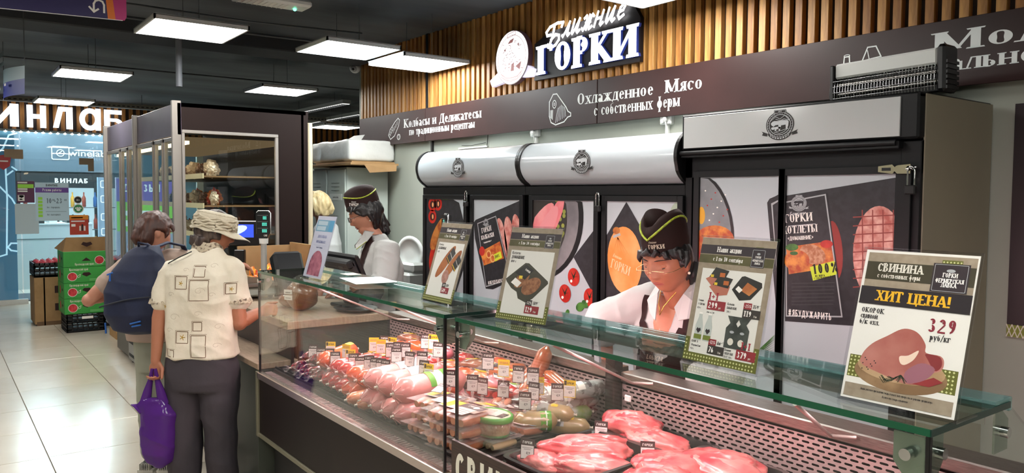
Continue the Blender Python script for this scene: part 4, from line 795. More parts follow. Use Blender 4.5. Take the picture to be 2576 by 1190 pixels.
# slicer bench between lockers and the first fridge
t = thing('work_table', 'steel work table against the wall behind the cashier', 'table', (-5.85, 3.2, 0)); b = MB(); b.box(-.55, .6, -.2, .36, .86, .9, steel, .004); b.build('top', t)
for x in (-.5, .55):
    for y in (-.16, .32): b = MB(); b.box(x-.02, x+.02, y-.02, y+.02, 0, .86, steel); b.build('leg', t)
t = thing('meat_slicer', 'electric meat slicer with white round blade guard behind the counter', 'slicer', (-5.75, 3.22, .9)); b = MB(); b.box(-.22, .24, -.14, .14, .0, .12, M('slicer_body', 'A9ADAA', .35, .4), .02); b.box(-.1, .24, -.1, .14, .12, .2, MATS['slicer_body'], .02); b.build('body', t)
b = MB(); b.lathe([(.15, 0), (.155, .012), (.14, .02), (.12, .022), (.12, .012), (.04, .014), (.0, .014)], M('slicer_guard', 'C9CFCC', .3), 28, T=FR((.08, -.02, .26), (1, .3, 0))); b.build('blade_guard', t)
b = MB(); b.box(-.28, -.05, -.18, .1, .17, .185, steel, .003); b.box(-.3, -.28, -.18, .1, .17, .3, steel, .003); b.tube([(-.3, -.1, .28), (-.36, -.12, .36)], .014, black, 8); b.build('carriage', t)
t = thing('grey_case', 'flat grey boxes stacked on the work table below the slicer', 'box', (-5.95, 3.05, .9)); b = MB(); b.box(-.12, .18, -.02, .1, 0, .02, steel); b.box(-.1, .16, -.01, .09, .02, .05, M('beige_tray', 'A79F88', .5), .004); b.build('body', t)
# ------------------------------------------------------------------ checkout counter
def board(b, x0, x1, y0, y1, z0, z1): b.box(x0, x1, y0, y1, z0, z1, woodtop, .003)
t = thing('checkout_counter', 'checkout counter with light oak top and lower bag shelf, left of the glass cases', 'counter', (-4.05, 1.35, 0))
X0 = -4.05; b = MB(); board(b, -1.75, .02, .17, .80, .925, .968); b.build('counter_top', t); b = MB(); board(b, -1.75, -.01, .02, .24, .722, .755); b.build('bag_shelf', t)
b = MB(); b.box(-1.74, -.0, .2, .215, .06, .925, brownp); b.box(-1.74, -.02, .03, .2, .04, .722, M('counter_side', '3E403A', .35)); b.box(-.035, -.02, .02, .235, 0.03, .722, MATS['counter_side']); b.build('front_panel', t)
b = MB(); b.box(-.02, .0, .24, .78, .0, .925, M('counter_end', '3B3A36', .4)); b.box(-1.74, -1.72, .2, .78, 0, .925, brownp); b.build('side_panel', t)
b = MB(); b.box(-1.72, -.02, .22, .24, 0, .06, black); b.box(-1.72, -.04, .05, .2, 0, .04, black); b.build('plinth', t)
# scale with a customer display
def scale(name, lab, x, y, z, face, with_plate=True):
    t = thing(name, lab, 'scale', (x, y, z))
    wp = M('scale_body', 'A9ADA6', .4); T = Matrix()
    if with_plate:
        b = MB(); b.box(-.17, .19, -.15, .15, .02, .085, wp, .012); 
        for sx in (-.14, .16):
            for sy in (-.12, .12): b.lathe([(.015, 0), (.018, .02)], black, 8, (sx, sy, 0))
        b.build('base', t); b = MB(); b.box(-.19, .21, -.17, .17, .095, .107, M('scale_dark', '232326', .3, coat=.3), .004); b.box(-.19, .21, -.175, -.165, .085, .108, steel, .002); b.box(.205, .215, -.17, .17, .085, .108, steel, .002); b.build('plate', t); pz = .02
    else:
        b = MB(); b.box(-.15, .15, -.12, .12, .0, .06, wp, .01); b.build('base', t); pz = .05
    hz = 1.36-z
    b = MB(); b.tube([(.1, .1, pz), (.1, .1, hz)], .019, M('scale_pole', 'B4B7B4', .3, .3), 14); b.tube([(.1, .1, hz-.035), (.1, .1, hz)], [.028, .03], white, 14); b.build('pole', t)
    T = FR((.1, .1, hz), face) @ Matrix.Diagonal((.76, 1, 1, 1)); b = MB(T); b.prism([(-.035, .0), (.035, 0), (.055, .03), (.058, .165), (.045, .175), (-.045, .175), (-.058, .165), (-.055, .03)], -.022, .018, M('scale_head', '16181A', .3, coat=.4)); b.build('display_head', t)
    b = MB(T); 
    for s_ in (-1, 1): b.tube([(s_*.059, .03, 0), (s_*.061, .168, 0), (s_*.045, .179, 0)], .006, chrome, 8)
    b.tube([(-.045, .179, 0), (.045, .179, 0)], .006, chrome, 8); b.build('trim', t)
    b = MB(T); gl = EM('digit_green', (.15, 1, .75), 1.6)
    for k, zz in enumerate((.135, .093, .05)):
        for d in range(3 if k == 0 else 4):
            xx = .006+d*.011 if k == 0 else -.002+d*.011; ring(b, xx, zz+.006, .004, .0055, .0018, Matrix(), gl, .0195, 8); ring(b, xx, zz-.005, .004, .0055, .0018, Matrix(), gl, .0196, 8)
        rect(b, -.045, .045, zz+.017, zz+.0185, Matrix(), psilver, .0195)
    b.build('digits', t); b = MB(); text(b, 'САБ', T @ Matrix.Translation((.008, .014, .0195)), .012, printw, False, 1.1, .2); b.build('print', t)
    return t
scale('price_scale', 'price scale with black three-line display on a pole beside the shopper in the hat', -5.2, 1.67, .968, (.58, .81, 0))
scale('price_scale', 'price scale display on a pole seen edge-on beside the cashier', -4.05, 2.37, 1.0, (.95, -.3, 0), False)
t = thing('scale_stand', 'low steel stand carrying the second scale behind the cases', 'stand', (-3.95, 2.37, 0)); b = MB(); b.box(-.25, .2, -.14, .16, .975, .999, steel, .003); b.build('top', t)
for x in (-.22, .17):
    for y in (-.1, .13): b = MB(); b.box(x-.015, x+.015, y-.015, y+.015, 0, .975, steel); b.build('leg', t)
# monitor seen from behind
t = thing('cash_register_monitor', 'black point-of-sale screen seen from behind in front of the cashier', 'monitor', (-4.40, 2.06, .968))
T = Matrix.Translation((0, 0, .0)) @ Matrix.Rotation(.42, 4, 'X'); b = MB(T); b.box(-.21, .23, .06, .085, .10, .33, black, .01); b.build('screen', t)
b = MB(T); b.box(-.2, .22, .02, .062, .115, .31, M('pos_back', '1D1D1F', .4), .014); b.box(-.2, .22, .0, .05, .265, .315, black, .01); b.box(.09, .15, -.003, .0, .265, .285, M('pos_slot', '2E2E30', .3)); b.build('housing', t)
b = MB(); b.box(-.1, .12, -.09, .1, 0, .02, black, .006); b.box(-.05, .07, -.03, .03, .02, .2, black, .01); b.build('stand', t)
t = thing('card_terminal', 'black tilted register head and handset behind the first scale', 'register', (-4.93, 1.92, .968)); b = MB(Matrix.Rotation(-.5, 4, 'Y')); b.box(-.08, .02, -.1, .1, .02, .34, M('terminal', '17181B', .3, coat=.2), .02); b.build('housing', t); b = MB(Matrix.Rotation(-.5, 4, 'Y')); b.box(-.083, -.08, -.06, .06, .28, .33, M('terminal_screen', '3C4448', .2)); b.build('screen', t)
b = MB(); b.box(-.13, .08, -.1, .12, 0, .03, black, .008); b.build('base', t); b = MB(); b.tube([(.12, .1, .18), (.2, .16, .17), (.27, .2, .14)], [.022, .028, .018], black, 10); b.tube([(.1, .08, .03), (.12, .1, .18)], .01, black, 6); b.ell((.14, .1, .2), .012, M('red_bit', 'A8303A', .4)); b.build('handset', t)
t = thing('dark_screen', 'dark customer screen with a small lit blue picture behind the hat', 'screen', (-5.42, 1.70, .968)); T = FR((0, 0, 0), (.58, .81, 0)); b = MB(T); b.box(-.02, .05, 0, .30, -.02, .02, black, .004); b.box(-.14, .15, .33, .5, -.03, .0, black, .006); b.box(-.1, .1, 0, .015, -.08, .08, black); b.build('housing', t); b = MB(T); rect(b, -.10, .11, .385, .475, Matrix(), EM('screen_blue', (.06, .12, .9), 1.1), .0005); flat(b, disc(-.02, .43, .09, .03, 16, .3), Matrix(), EM('screen_white', (.8, .9, 1), 1.0), .001); b.build('screen', t)
t = thing('bread_loaf_bag', 'brown paper and film bag of bread with two white labels behind the left glass case', 'bag', (-4.42, 1.76, .968)); br = M('bread_bag', '6E4227', .3, n=('9A6338', 5, .35, .7), bump=(18, .6), coat=.6)
b = MB()
def wob(q): return 1+.1*noise.noise(Vector(q)*2.1)+.04*noise.noise(Vector(q)*6)
b.ell((0, 0, .09), (.11, .09, .095), br, 24, 16, fn=wob); b.ell((-.14, .0, .045), (.11, .08, .05), M('bread_bag2', '8C5538', .25, n=('5C3A28', 8, .4, .7), bump=(20, .6), coat=.8), 20, 12, fn=wob); b.ell((.02, .0, .17), (.1, .06, .04), GL('bag_film', (.85, .8, .76), 1.2, .1, .3, (.6, .55, .5)), 16, 10, fn=wob); b.build('body', t)
b = MB(); T = FR((.035, -.088, .07), (.9, .42, 0)); b.prism([(-.03, .0), (.03, 0), (.03, .028), (-.03, .028)], .012, .014, paper, T); b.prism([(-.03, .034), (.03, .034), (.03, .06), (-.03, .06)], .014, .016, paper, T); rect(b, -.02, .02, .042, .046, T, printk, .0165); rect(b, -.02, .02, .01, .013, T, printk, .0145); b.build('label', t)
t = thing('black_tray', 'dark round black tray on the oak top beside the bread bag', 'tray', (-4.2, 2.0, .968)); b = MB(); b.lathe([(.08, 0), (.12, .02), (.125, .022), (.11, .012), (.0, .006)], black, 24, sx=1.2); b.build('body', t)
t = thing('refuse_bag_bin', 'black lined bin with plastic sheet under the counter behind the left case', 'bin', (-4.42, 2.38, 0)); b = MB(); b.lathe([(.17, .0), (.2, .5), (.21, .52), (.19, .52), (.16, .02)], black, 24); b.build('bin', t); b = MB(); b.ell((0, 0, .46), (.21, .21, .12), GL('liner', (.6, .55, .52), 1, .2, .45, (.45, .38, .34)), 24, 12, fn=wob); b.build('liner', t)
b = MB(); b.box(-6.0, -5.56, 2.7, 2.76, .0, 1.08, M('orange_panel', 'C2502A', .5)); b.box(-6.04, -6.0, 2.69, 2.77, 0, 1.1, M('green_dark', '2D4740', .5)); o = b.build('orange_cabinet', loc=(0, 0, 0)); tag(o, 'orange upright panel seen through the left glass case', 'panel')
b = MB(); b.box(-5.5, -4.75, 2.86, 2.9, 0, .9, M('grey_panel', '6C716C', .5)); o = b.build('grey_divider'); tag(o, 'low grey divider panel behind the cashier area seen through glass', 'panel')
# ------------------------------------------------------------------ tall glazed cabinet (left)
KX, KY = -6.17, 1.5
t = thing('glazed_cabinet', 'tall dark glazed refrigerated cabinet with warm lit shelves behind the shoppers', 'cabinet', (KX, KY, 0)); KL = 2.85
mv = M('cabinet_mauve', '4B4450', .4, n=('575060', 4, .3, .7)); kb = M('cabinet_brown', '1B110F', .65, spec=.12); al = M('cabinet_alu', '9C9690', .35, .6); kgrey = M('cabinet_base', '8B8A86', .45, .2)
b = MB(); b.box(-KL, 0, .0, .03, 2.09, 2.33, mv, .003); b.box(-KL, -.0, .03, 1.0, 2.30, 2.33, kb); b.build('canopy', t)
b = MB(); b.box(-.03, .0, .03, 1.02, 2.13, 2.33, kb); b.box(-.03, .0, .765, 1.02, .2, 2.13, kb); b.box(-.03, 0, .03, .765, .2, .75, kb); b.build('end_panel', t)
b = MB()
for a in ((.03, .765, 2.105, 2.13), (.74, .765, .75, 2.105), (.03, .05, .75, 2.105), (.03, .765, .75, .775)): b.box(-.02, .012, a[0], a[1], a[2], a[3], al, .003)
b.build('window_frame', t)
b = MB(); b.box(-.012, -.006, .05, .74, .775, 2.105, GL('cab_glass', (.88, .9, .88), 1.0)); b.build('glass_pane', t)
b = MB(); b.tube([(.0, 1.035, .2), (.0, 1.035, 2.24)], .02, M('cream_post', 'B8AD93', .5), 10); b.build('post', t)
b = MB(); b.box(-KL, -.0, .96, .98, .2, 2.3, M('cab_back', '1E1815', .6)); b.build('back_panel', t)
b = MB(); b.box(-2.16, -.0, .04, .95, .03, .30, kgrey, .004)
b.box(-KL, -2.17, .06, .95, .03, .3, M('cab_base_dark', '57534C', .5)); b.build('base', t)
b = MB()
for k in range(2):
    for i in range(9): b.box(-2.12+k*1.07, -1.12+k*1.07, .034, .04, .07+i*.007+(.1 if i > 3 else 0), .073+i*.007+(.1 if i > 3 else 0), black)
b.build('vent', t)
for x in (-2.1, -1.1, -.05): b = MB(); b.lathe([(.02, 0), (.02, .03)], black, 8, (x, .08, 0)); b.build('foot', t)
xs = [-.012, -1.40, -KL+.02]
for x in xs: b = MB(); b.box(x-.03, x+.012, -.035, .03, .3, 2.345, al, .004); b.build('post', t)
for (x0, x1) in ((-.4, -.04), (-.72, -.44), (-1.37, -.76), (-1.75, -1.44), (-2.1, -1.8), (-2.8, -2.16)):
    b = MB(); b.box(x0, x0+.03, -.01, .02, .32, 2.08, al, .003); b.box(x1-.03, x1, -.01, .02, .32, 2.08, al, .003); b.box(x0, x1, -.01, .02, 2.05, 2.08, al, .002); b.box(x0, x1, -.01, .02, .32, .36, al, .002); o = b.build('door', t); b = MB(); b.box(x0+.03, x1-.03, .002, .007, .36, 2.05, glass); b.build('glass_pane', o)
b = MB(); b.box(-KL, -.03, .05, .9, 2.06, 2.08, EM('warm_tube', (1, .68, .36), .15)); b.box(-2.8, -.1, .08, .11, 2.03, 2.055, EM('warm_tube2', (1, .72, .42), 7)); b.build('shelf_lamp', t)
shelf = []
for z in (1.02, 1.32, 1.55, 1.78):
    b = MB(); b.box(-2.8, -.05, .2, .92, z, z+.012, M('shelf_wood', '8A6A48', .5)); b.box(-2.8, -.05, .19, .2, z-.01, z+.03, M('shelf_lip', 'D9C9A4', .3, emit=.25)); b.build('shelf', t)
# goods on the shelves: crinkled snack bags
goods = [M('bag_pale', 'D9C2A6', .3, n=('F0E0C8', 9, .4, .6), coat=.6), M('bag_orange', 'D9701E', .3, n=('F2B040', 12, .4, .6), coat=.6), M('bag_brown', '5B3A28', .35, n=('86583C', 9, .4, .6), coat=.5), M('bag_red', 'B83222', .3, n=('E8963A', 12, .4, .6), coat=.5)]
gm = []
for k, g in enumerate(goods):
    b = MB(); b.ell((0, 0, .05), (.05, .03, .055), g, 22, 16, fn=lambda q, k=k: (1+.4*noise.noise(Vector(q)*2.6+Vector((k*5, 0, 0)))+.28*noise.noise(Vector(q)*8+Vector((k, 0, 0))))); b.S = [False]*len(b.S); gm.append(b.mesh('snack_bag'))
cnt = 0
for z, y, kinds, n_ in ((1.792, .28, (0, 0, 2, 0), 15), (1.562, .3, (0, 3, 2, 0), 12), (1.332, .3, (0, 2, 0, 3), 12)):
    for i in range(n_):
        o = bpy.data.objects.new('snack_bag', gm[kinds[i % 4]]); C.objects.link(o); o.location = (KX-.14-i*.125, KY+y+.04*(i % 2), z); o.rotation_euler = (0, 0, .3*math.sin(i*2.1)+(PI/2 if i % 3 else 0)); s_ = 1+.2*math.sin(i*1.7); o.scale = (s_, s_, s_)
        tag(o, 'snack bag in the warm-lit rows inside the tall glazed cabinet', 'snack', 'snack bags in the glazed cabinet')
for i in range(14):
    o = bpy.data.objects.new('snack_bag', gm[(1, 1, 3, 1)[i % 4]]); C.objects.link(o); o.location = (-5.95+.10*(i % 5), 1.98+.1*(i//5)+.02*(i % 2), .985+.02*(i//5)); o.rotation_euler = (.3*math.sin(i*3), .5*math.sin(i*2), i); o.scale = (.95,)*3
    tag(o, 'orange and red snack bag heaped in the carton behind the hat', 'snack', 'orange snack bags in the carton')
t = thing('snack_carton', 'open brown carton holding orange snack bags, behind the counter scale', 'box', (-5.75, 2.1, .968)); b = MB(); b.box(-.33, .3, -.2, .24, .0, .02, kr); b.box(-.33, -.31, -.2, .24, 0, .28, kr); b.box(-.33, .3, .22, .24, 0, .3, kr); b.box(-.33, .3, -.2, -.18, 0, .07, kr); b.build('body', t)
# ------------------------------------------------------------------ fruit boxes
def green_box(i, z):
    labs = ['green pomegranate carton with open tan flaps, topmost of the stack', 'green pomegranate carton, second from the top of the stack', 'green pomegranate carton, third from the top of the stack', 'green pomegranate carton, lowest of the four, on the black crates']
    t = thing('fruit_carton', labs[i], 'box', (-10.45, 1.25, z), 0, 'stacked green fruit cartons'); g = M('carton_green', '2E8A38', .55, n=('37993F', 4, .3, .7)); h = .185; dx = [.05, 0, 0, 0][i]
    b = MB(); b.box(-.5, 0, 0, .47, 0, h, g, .004); b.build('body', t)
    b = MB(); T = FR((.001, 0, 0), (0, 1, 0)); flat(b, [(.19, .095), (.21, .12), (.27, .12), (.29, .095), (.24, .07)] if i else [(.19, .07), (.24, .11), (.29, .07)], T, M('carton_hole', '2A0F10', .8), .0005)
    cx = .09 if i else .38
    flat(b, disc(cx, .075, .052, n=18), T, cream, .0005); flat(b, disc(cx, .075, .046, n=18), T, M('pomegranate_print', 'A81C26', .5, n=('CC3A40', 20, .4, .6)), .0008)
    line2(b, [(cx+.055, .08), (cx+.085, .1), (cx+.08, .07), (cx+.06, .06)], .004, T, cream, .0009, True)
    text(b, 'Краснодарский край', T @ Matrix.Translation((.06 if i else .12, .145 if i else .02, 0)), .028, cream, False, .62, .2, dz=.0006)
    for k in range(2): rect(b, .27, .42, .035-k*.014, .041-k*.014, T, M('p_lightgreen', '7DC07A', .6), .0006)
    b.build('print', t)
    b = MB(); T2 = FR((-.5, -.001, 0)); flat(b, disc(.2, .09, .05, n=16), T2, MATS['pomegranate_print'], .0005); flat(b, [(.33, .1), (.38, .12), (.43, .1), (.38, .08)], T2, MATS['carton_hole'], .0005); b.build('side_print', t)
    if i == 0:
        b = MB(); b.add([(0, 0, h), (0, .47, h), (.03, .46, h+.17), (.03, .03, h+.17)], [[0, 1, 2, 3]], kr); b.add([(0, 0, h), (-.5, 0, h), (-.45, -.04, h+.02), (0.03, .03, h+.17)], [[0, 1, 2, 3]], kr)
        flat(b, [(.18, h+.09), (.2, h+.12), (.24, h+.11), (.28, h+.12), (.3, h+.09), (.24, h+.06)], FR((.018, 0, 0), (0, 1, 0), (.17, 0, 1)), MATS['carton_hole'], .002); b.build('flap', t)
for i in range(4): green_box(i, .215+(3-i)*.187)
def crate(lab, x, y, z, w_=.48, d=.4, h=.1, c='1B1B1D', nm='plastic_crate', grp=None):
    t = thing(nm, lab, 'crate', (x, y, z), 0, grp); cmn = M('crate_'+c, c, .5); b = MB(); b.box(-w_, 0, 0, d, 0, .01, cmn)
    b.build('bottom', t)
    for a in ((-w_, 0, 0, .012), (-w_, 0, d-.012, d), (-w_, -w_+.012, 0, d), (-.012, 0, 0, d)):
        b = MB(); z0 = 0
        for zz in (0, h*.4, h*.82): b.box(a[0], a[1], a[2], a[3], zz, zz+h*.18, cmn)
        n_ = 7
        for i in range(n_+1):
            if a[1]-a[0] > .1: xx = a[0]+(a[1]-a[0]-.012)*i/n_; b.box(xx, xx+.012, a[2], a[3], 0, h, cmn)
            else: yy = a[2]+(a[3]-a[2]-.012)*i/n_; b.box(a[0], a[1], yy, yy+.012, 0, h, cmn)
        b.build('side', t)
    return t
c1 = crate('black plastic crate at the bottom of the green stack', -10.44, 1.27, 0); c2 = crate('black plastic crate directly under the green cartons', -10.44, 1.27, .105)
b = MB(); b.box(.001, .004, .16, .28, .05, .08, printw); b.build('label', c2)
t = crate('black crate of red fruit on the tan carton, left of the green stack', -11.2, 1.02, .62, .5, .4, .16); 
crate('black crate of red fruit right of the green stack', -10.75, 1.72, .62, .5, .38, .2); crate('tall black crate under the red fruit, behind the backpack', -10.75, 1.72, .31, .5, .38, .3); crate('lowest black crate behind the green stack', -10.75, 1.72, 0, .5, .38, .3)
fr = M('fruit_red', '8C1F2E', .3, n=('B8505A', 9, .4, .7)); b = MB(); b.ell((0, 0, 0), .036, fr, 12, 8); b.lathe([(.002, .034), (.003, .045)], pstem, 5); fme = b.mesh('apple')
for k, (x0, y0, z0) in enumerate(((-11.2, 1.02, .76), (-10.75, 1.72, .80))):
    for i in range(24):
        o = bpy.data.objects.new('apple', fme); C.objects.link(o); o.location = (x0-.07-.075*(i//5), y0+.06+.07*(i % 5), z0+.018+.008*math.sin(i*5)); tag(o, 'dark red fruit in the black crate %s of the green cartons' % ('left', 'right')[k], 'fruit', 'red fruit in the %s crate' % ('left', 'right')[k])
t = thing('slatted_box', 'tan wooden fruit box with dark hand holes under the left crate', 'box', (-11.2, 1.02, 0)); b = MB(); b.box(-.5, 0, 0, .42, .02, .6, kr, .004); b.box(-.49, .001, .02, .4, 0, .05, M('wood_dark', '5B432A', .7)); b.build('body', t)
b = MB()
for zz in (.18, .4): b.box(0, .003, .22, .38, zz, zz+.09, MATS['carton_hole']); b.box(.0, .002, .1, .115, 0, .6, MATS['wood_dark'])
b.build('hand_hole', t)
t = thing('wooden_box', 'low wooden slatted box on the floor beside the backpack', 'box', (-9.65, 1.66, 0)); b = MB()
for zz in (.02, .12, .22): b.box(-.42, 0, 0, .3, zz, zz+.07, M('box_wood', 'A98455', .7), .003)
b.box(-.42, 0, 0, .3, 0, .02, MATS['box_wood']); b.build('body', t)
# ------------------------------------------------------------------ glass display cases
GY, BY, GZ = 1.345, 2.10, 1.26
DK = lambda y: .752
kp = M('case_panel', '150E0B', .45, n=('1B120E', 3, .3, .7), spec=.2); rail = M('case_rail', 'B9AEA8', .25, .9, bump=(80, .03)); olive = M('case_frame', '77735F', .4, .3); deckm = M('deck_steel', '6E6664', .35, .8, bump=(60, .1))
tube_m = EM('pink_tube', (1, .60, .62), CASE_E)
def slots(b, x0, x1, z0, z1, y, mat, px_=.0345, pz=.0155):
    """a sheet with real rounded slots: each cell is eight quads round an octagon hole"""
    nz = int((z1-z0)/pz); nx = int((x1-x0)/px_); hw, hh = .0125, .0034
    V = []; Fq = []
    hole = [(-hw, -hh*.5), (-hw, hh*.5), (-hw+hh, hh), (hw-hh, hh), (hw, hh*.5), (hw, -hh*.5), (hw-hh, -hh), (-hw+hh, -hh)]
    for j in range(nz):
        off = px_/2 if j % 2 else 0
        b.box(x0, x0+off, y, y+.0005, z0+j*pz, z0+(j+1)*pz, mat) if off else None
        for i in range(nx):
            a = x0+off+i*px_; c = a+px_
            if c > x1+1e-6: b.box(a, x1, y, y+.0005, z0+j*pz, z0+(j+1)*pz, mat); continue
            d, e = z0+j*pz, z0+(j+1)*pz; mx, mz = (a+c)/2, (d+e)/2; k = len(V)
            V += [(a, y, d), (a, y, e), (c, y, e), (c, y, d)]+[(mx+p, y, mz+q_) for p, q_ in hole]
            h = k+4
            Fq += [(k, h, h+1, k+1), (k+1, h+1, h+2), (k+1, h+2, h+3, k+2), (k+2, h+3, h+4), (k+2, h+4, h+5, k+3), (k+3, h+5, h+6), (k+3, h+6, h+7, k), (k, h+7, h)]
        a = x0+off+nx*px_
        if a < x1: b.box(a, x1, y, y+.0005, z0+j*pz, z0+(j+1)*pz, mat)
    b.add(V, Fq, mat)
def glass_case(lab, x0, x1):
    t = thing('glass_display_case', lab, 'display case', (x0, GY, 0)); L = x1-x0; b2 = BY-GY
    b = MB(); b.box(0, L, 0, .02, .415, .70, kp, .001); b.build('front_panel', t)
    b = MB(); b.box(-.012, L+.012, -.008, .018, .395, .417, olive, .002); b.box(-.03, .0, -.01, .02, .395, .735, olive, .002); b.box(L, L+.03, -.01, .02, .395, .735, olive, .002); b.build('frame', t)
    b = MB(); b.box(.02, L-.02, .07, .09, .06, .395, M('case_toe', '121112', .4)); b.box(.02, L-.02, .07, b2+.1, .0, .06, black); b.build('plinth', t)
    b = MB(); b.box(-.03, -.022, 0.0, b2+.12, .1, .735, M('case_end', '4C5048', .3, .2)); b.box(L+.022, L+.03, 0.0, b2+.12, .1, .735, MATS['case_end']); b.build('end_panel', t)
    b = MB(); b.box(-.01, L+.01, -.01, .022, .70, .735, rail, .003); b.box(0, L, .022, .075, .715, .728, rail, .001); b.build('front_rail', t)
    b = MB()
    for i in range(int(L/.022)): b.box(.01+i*.022, .01+i*.022+.009, .024, .06, .728, .7315, M('ledge_rib', 'CBB7B6', .3, .7))
    b.build('ledge_rib', t, kind='stuff')
    b = MB(); b.box(.0, L, .075, b2, .715, .742, deckm); b.build('deck', t)
    b = MB()
    for i in range(int(L/.03)): b.box(.01+i*.03, .014+i*.03, .09, .75, .742, .750, M('grille_dark', '2A2828', .4, .5))
    b.box(0, L, .085, .092, .742, .752, MATS['grille_dark']); b.build('deck_grille', t, kind='stuff')
    b = MB(); slots(b, .0, L, .752, .948, b2, M('panel_steel', 'A89A98', .4, .55, n=('B9AAA7', 6, .3, .7))); b.build('slotted_back_panel', t)
    b = MB(); b.box(0, L, b2+.02, b2+.03, .60, .95, M('panel_dark', '2A2223', .6)); b.box(0, L, b2-.012, b2+.05, .948, .985, steelb, .004); b.box(0, L, b2+.03, b2+.1, .965, .983, steelb, .002); b.build('back_rail', t)
    b = MB(); b.box(0, L, b2+.03, b2+.1, .1, .965, M('case_back', '77797A', .4, .3)); b.build('back_body', t)
    gf = 'glass_pane'
    b = MB(); b.box(.008, L-.01, .0, .006, .735, GZ-.014, glassf); b.build(gf, t)
    b = MB(); b.box(-.0, L, .0, .318, GZ-.012, GZ, GL('top_glass', (.86, .95, .915), 1.0)); b.build('top_glass', t)
    b = MB(); b.box(-.0, L, -.0025, -.0, GZ-.0125, GZ+.0002, glassedge); b.box(-.0025, 0, -.001, .318, GZ-.0125, GZ, M('glass_edge_dark', '16302A', .2)); b.box(L, L+.0025, -.001, .318, GZ-.0125, GZ, MATS['glass_edge_dark']); b.build('green_edge', t)
    for xx in (.002, L-.008):
        b = MB(); T = Matrix(((0, 0, 1, 0), (1, 0, 0, 0), (0, 1, 0, 0), (0, 0, 0, 1))); b.prism([(.008, .735), (b2, .735), (b2, .97), (.335, GZ-.014), (.008, GZ-.014)], xx, xx+.006, glassf, T); b.build('side_glass', t)
    b = MB()
    for xx in (0, L-.008): b.box(xx, xx+.008, -.001, .009, .735, GZ-.012, M('seal_black', '0E0E0F', .3), .001)
    b.build('corner_seal', t)
    b = MB(); b.box(0, L, .255, .318, GZ+.0005, GZ+.007, GL('rail_teal', (.62, .78, .77), 1, .05, .1, (.4, .58, .58)), .001); b.box(0, L, .318, .33, GZ-.02, GZ+.007, MATS['rail_teal'], .001); b.build('rear_rail', t)
    b = MB(); b.tube([(.05, .292, GZ-.030), (L-.05, .292, GZ-.030)], .010, tube_m, 8); b.build('pink_tube', t)
    b = MB(); b.box(.02, L-.02, .262, .318, GZ-.018, GZ-.0125, steel); b.box(.02, L-.02, .260, .264, GZ-.042, GZ-.0125, steel); b.build('lamp_holder', t)
    for xx, s_ in ((0, 1), (L, -1)):
        b = MB(); T = FR((xx+s_*.014, .009, GZ-.1), (s_, 0, 0)); pts = [(0, 0), (.035, 0), (.058, .03), (.058, .082), (0, .082)]
        cl = M('clamp_plate', '8C9A8A', .25, .8)
        b.prism(pts if s_ > 0 else pts, -.004, .0, cl, FR((xx+s_*.008, .011, GZ-.1), (s_, 0, 0)))
        for yy in (-.006,): b.tube([(xx+s_*.036, -.014, GZ-.05), (xx+s_*.036, .0, GZ-.05)], .0105, chrome, 14)
        T3 = FR((xx+s_*.011, .01, GZ-.1), (0, 1, 0)); b.prism(pts, -.002, .002, cl, T3); b.tube([(xx-s_*.005, .046, GZ-.05), (xx+s_*.016, .046, GZ-.05)], .0105, chrome, 14)
        b.prism([(.27, 0), (.33, 0), (.33, .06), (.30, .082), (.27, .082)], -.002, .002, cl, T3); b.tube([(xx-s_*.005, .31, GZ-.06), (xx+s_*.016, .31, GZ-.06)], .0105, chrome, 14)
        b.build('corner_clamp', t)
    n_ = 2
    for k in range(n_):
        xx = L*(.28+.46*k) if L > 1.6 else L*(.28+.52*k); b = MB(); b.tube([(xx, .06, GZ-.03), (xx-.27, b2-.1, .985), (xx-.3, b2-.06, .972), (xx-.24, b2-.02, .975)], .005, M('rod_pale', 'C9B8B2', .3, .4), 8); b.build('support_rod', t)
    return t
glass_case('left glass display case full of sausages and packed cold cuts', -3.965, -2.16)
case2 = glass_case('right glass display case with fresh pork in black trays', -2.095, -.612)
b = MB(); b.box(0, .0, 0, 0, 0, 0, black)
for x in (-2.158,): 
    t = thing('case_joint_post', 'dark steel joint post between the two cases at the back', 'post', (-2.15, 2.06, .74)); b = MB(); b.box(-.0, .05, 0, .05, 0, .30, M('post_steel', '4A4646', .25, .9), .004); b.build('post', t)
t = thing('open_chiller', 'next steel chiller section with slotted back, beyond the right glass end', 'display case', (-.58, GY, 0)); b = MB(); slots(b, .0, .5, .752, .948, .755, MATS['panel_steel']); b.build('slotted_back_panel', t)
b = MB(); b.box(0, .5, .743, .805, .948, .985, steelb, .004); b.box(0, .5, .785, .86, .965, .983, steelb, .002); b.build('back_rail', t); b = MB(); b.box(0, .5, .776, .784, .6, .95, MATS['panel_dark']); b.box(0, .5, .785, .86, 0, .965, MATS['case_back']); b.box(0, .5, .2, .755, .715, .742, deckm); b.box(.0, .5, .2, .22, 0, .715, kp); b.build('body', t)
# wooden sign board СВИНИНА
t = thing('pork_sign_board', 'dark wood board lettered СВИНИНА on the front of the right case', 'sign', (-2.075, 1.318, .735)); wd = M('board_wenge', '3B241A', .4, n=('20130E', 12, .35, .65), stretch=(1, 8, 20)); b = MB(); b.box(0, 1.4, 0, .012, 0, .137, wd, .001); b.build('board', t)
b = MB(); text(b, 'СВИНИНА', FR((.02, -.0008, .0)), .108, M('sign_cream', 'D9D5C4', .5), False, .8, .23); b.build('lettering', t)
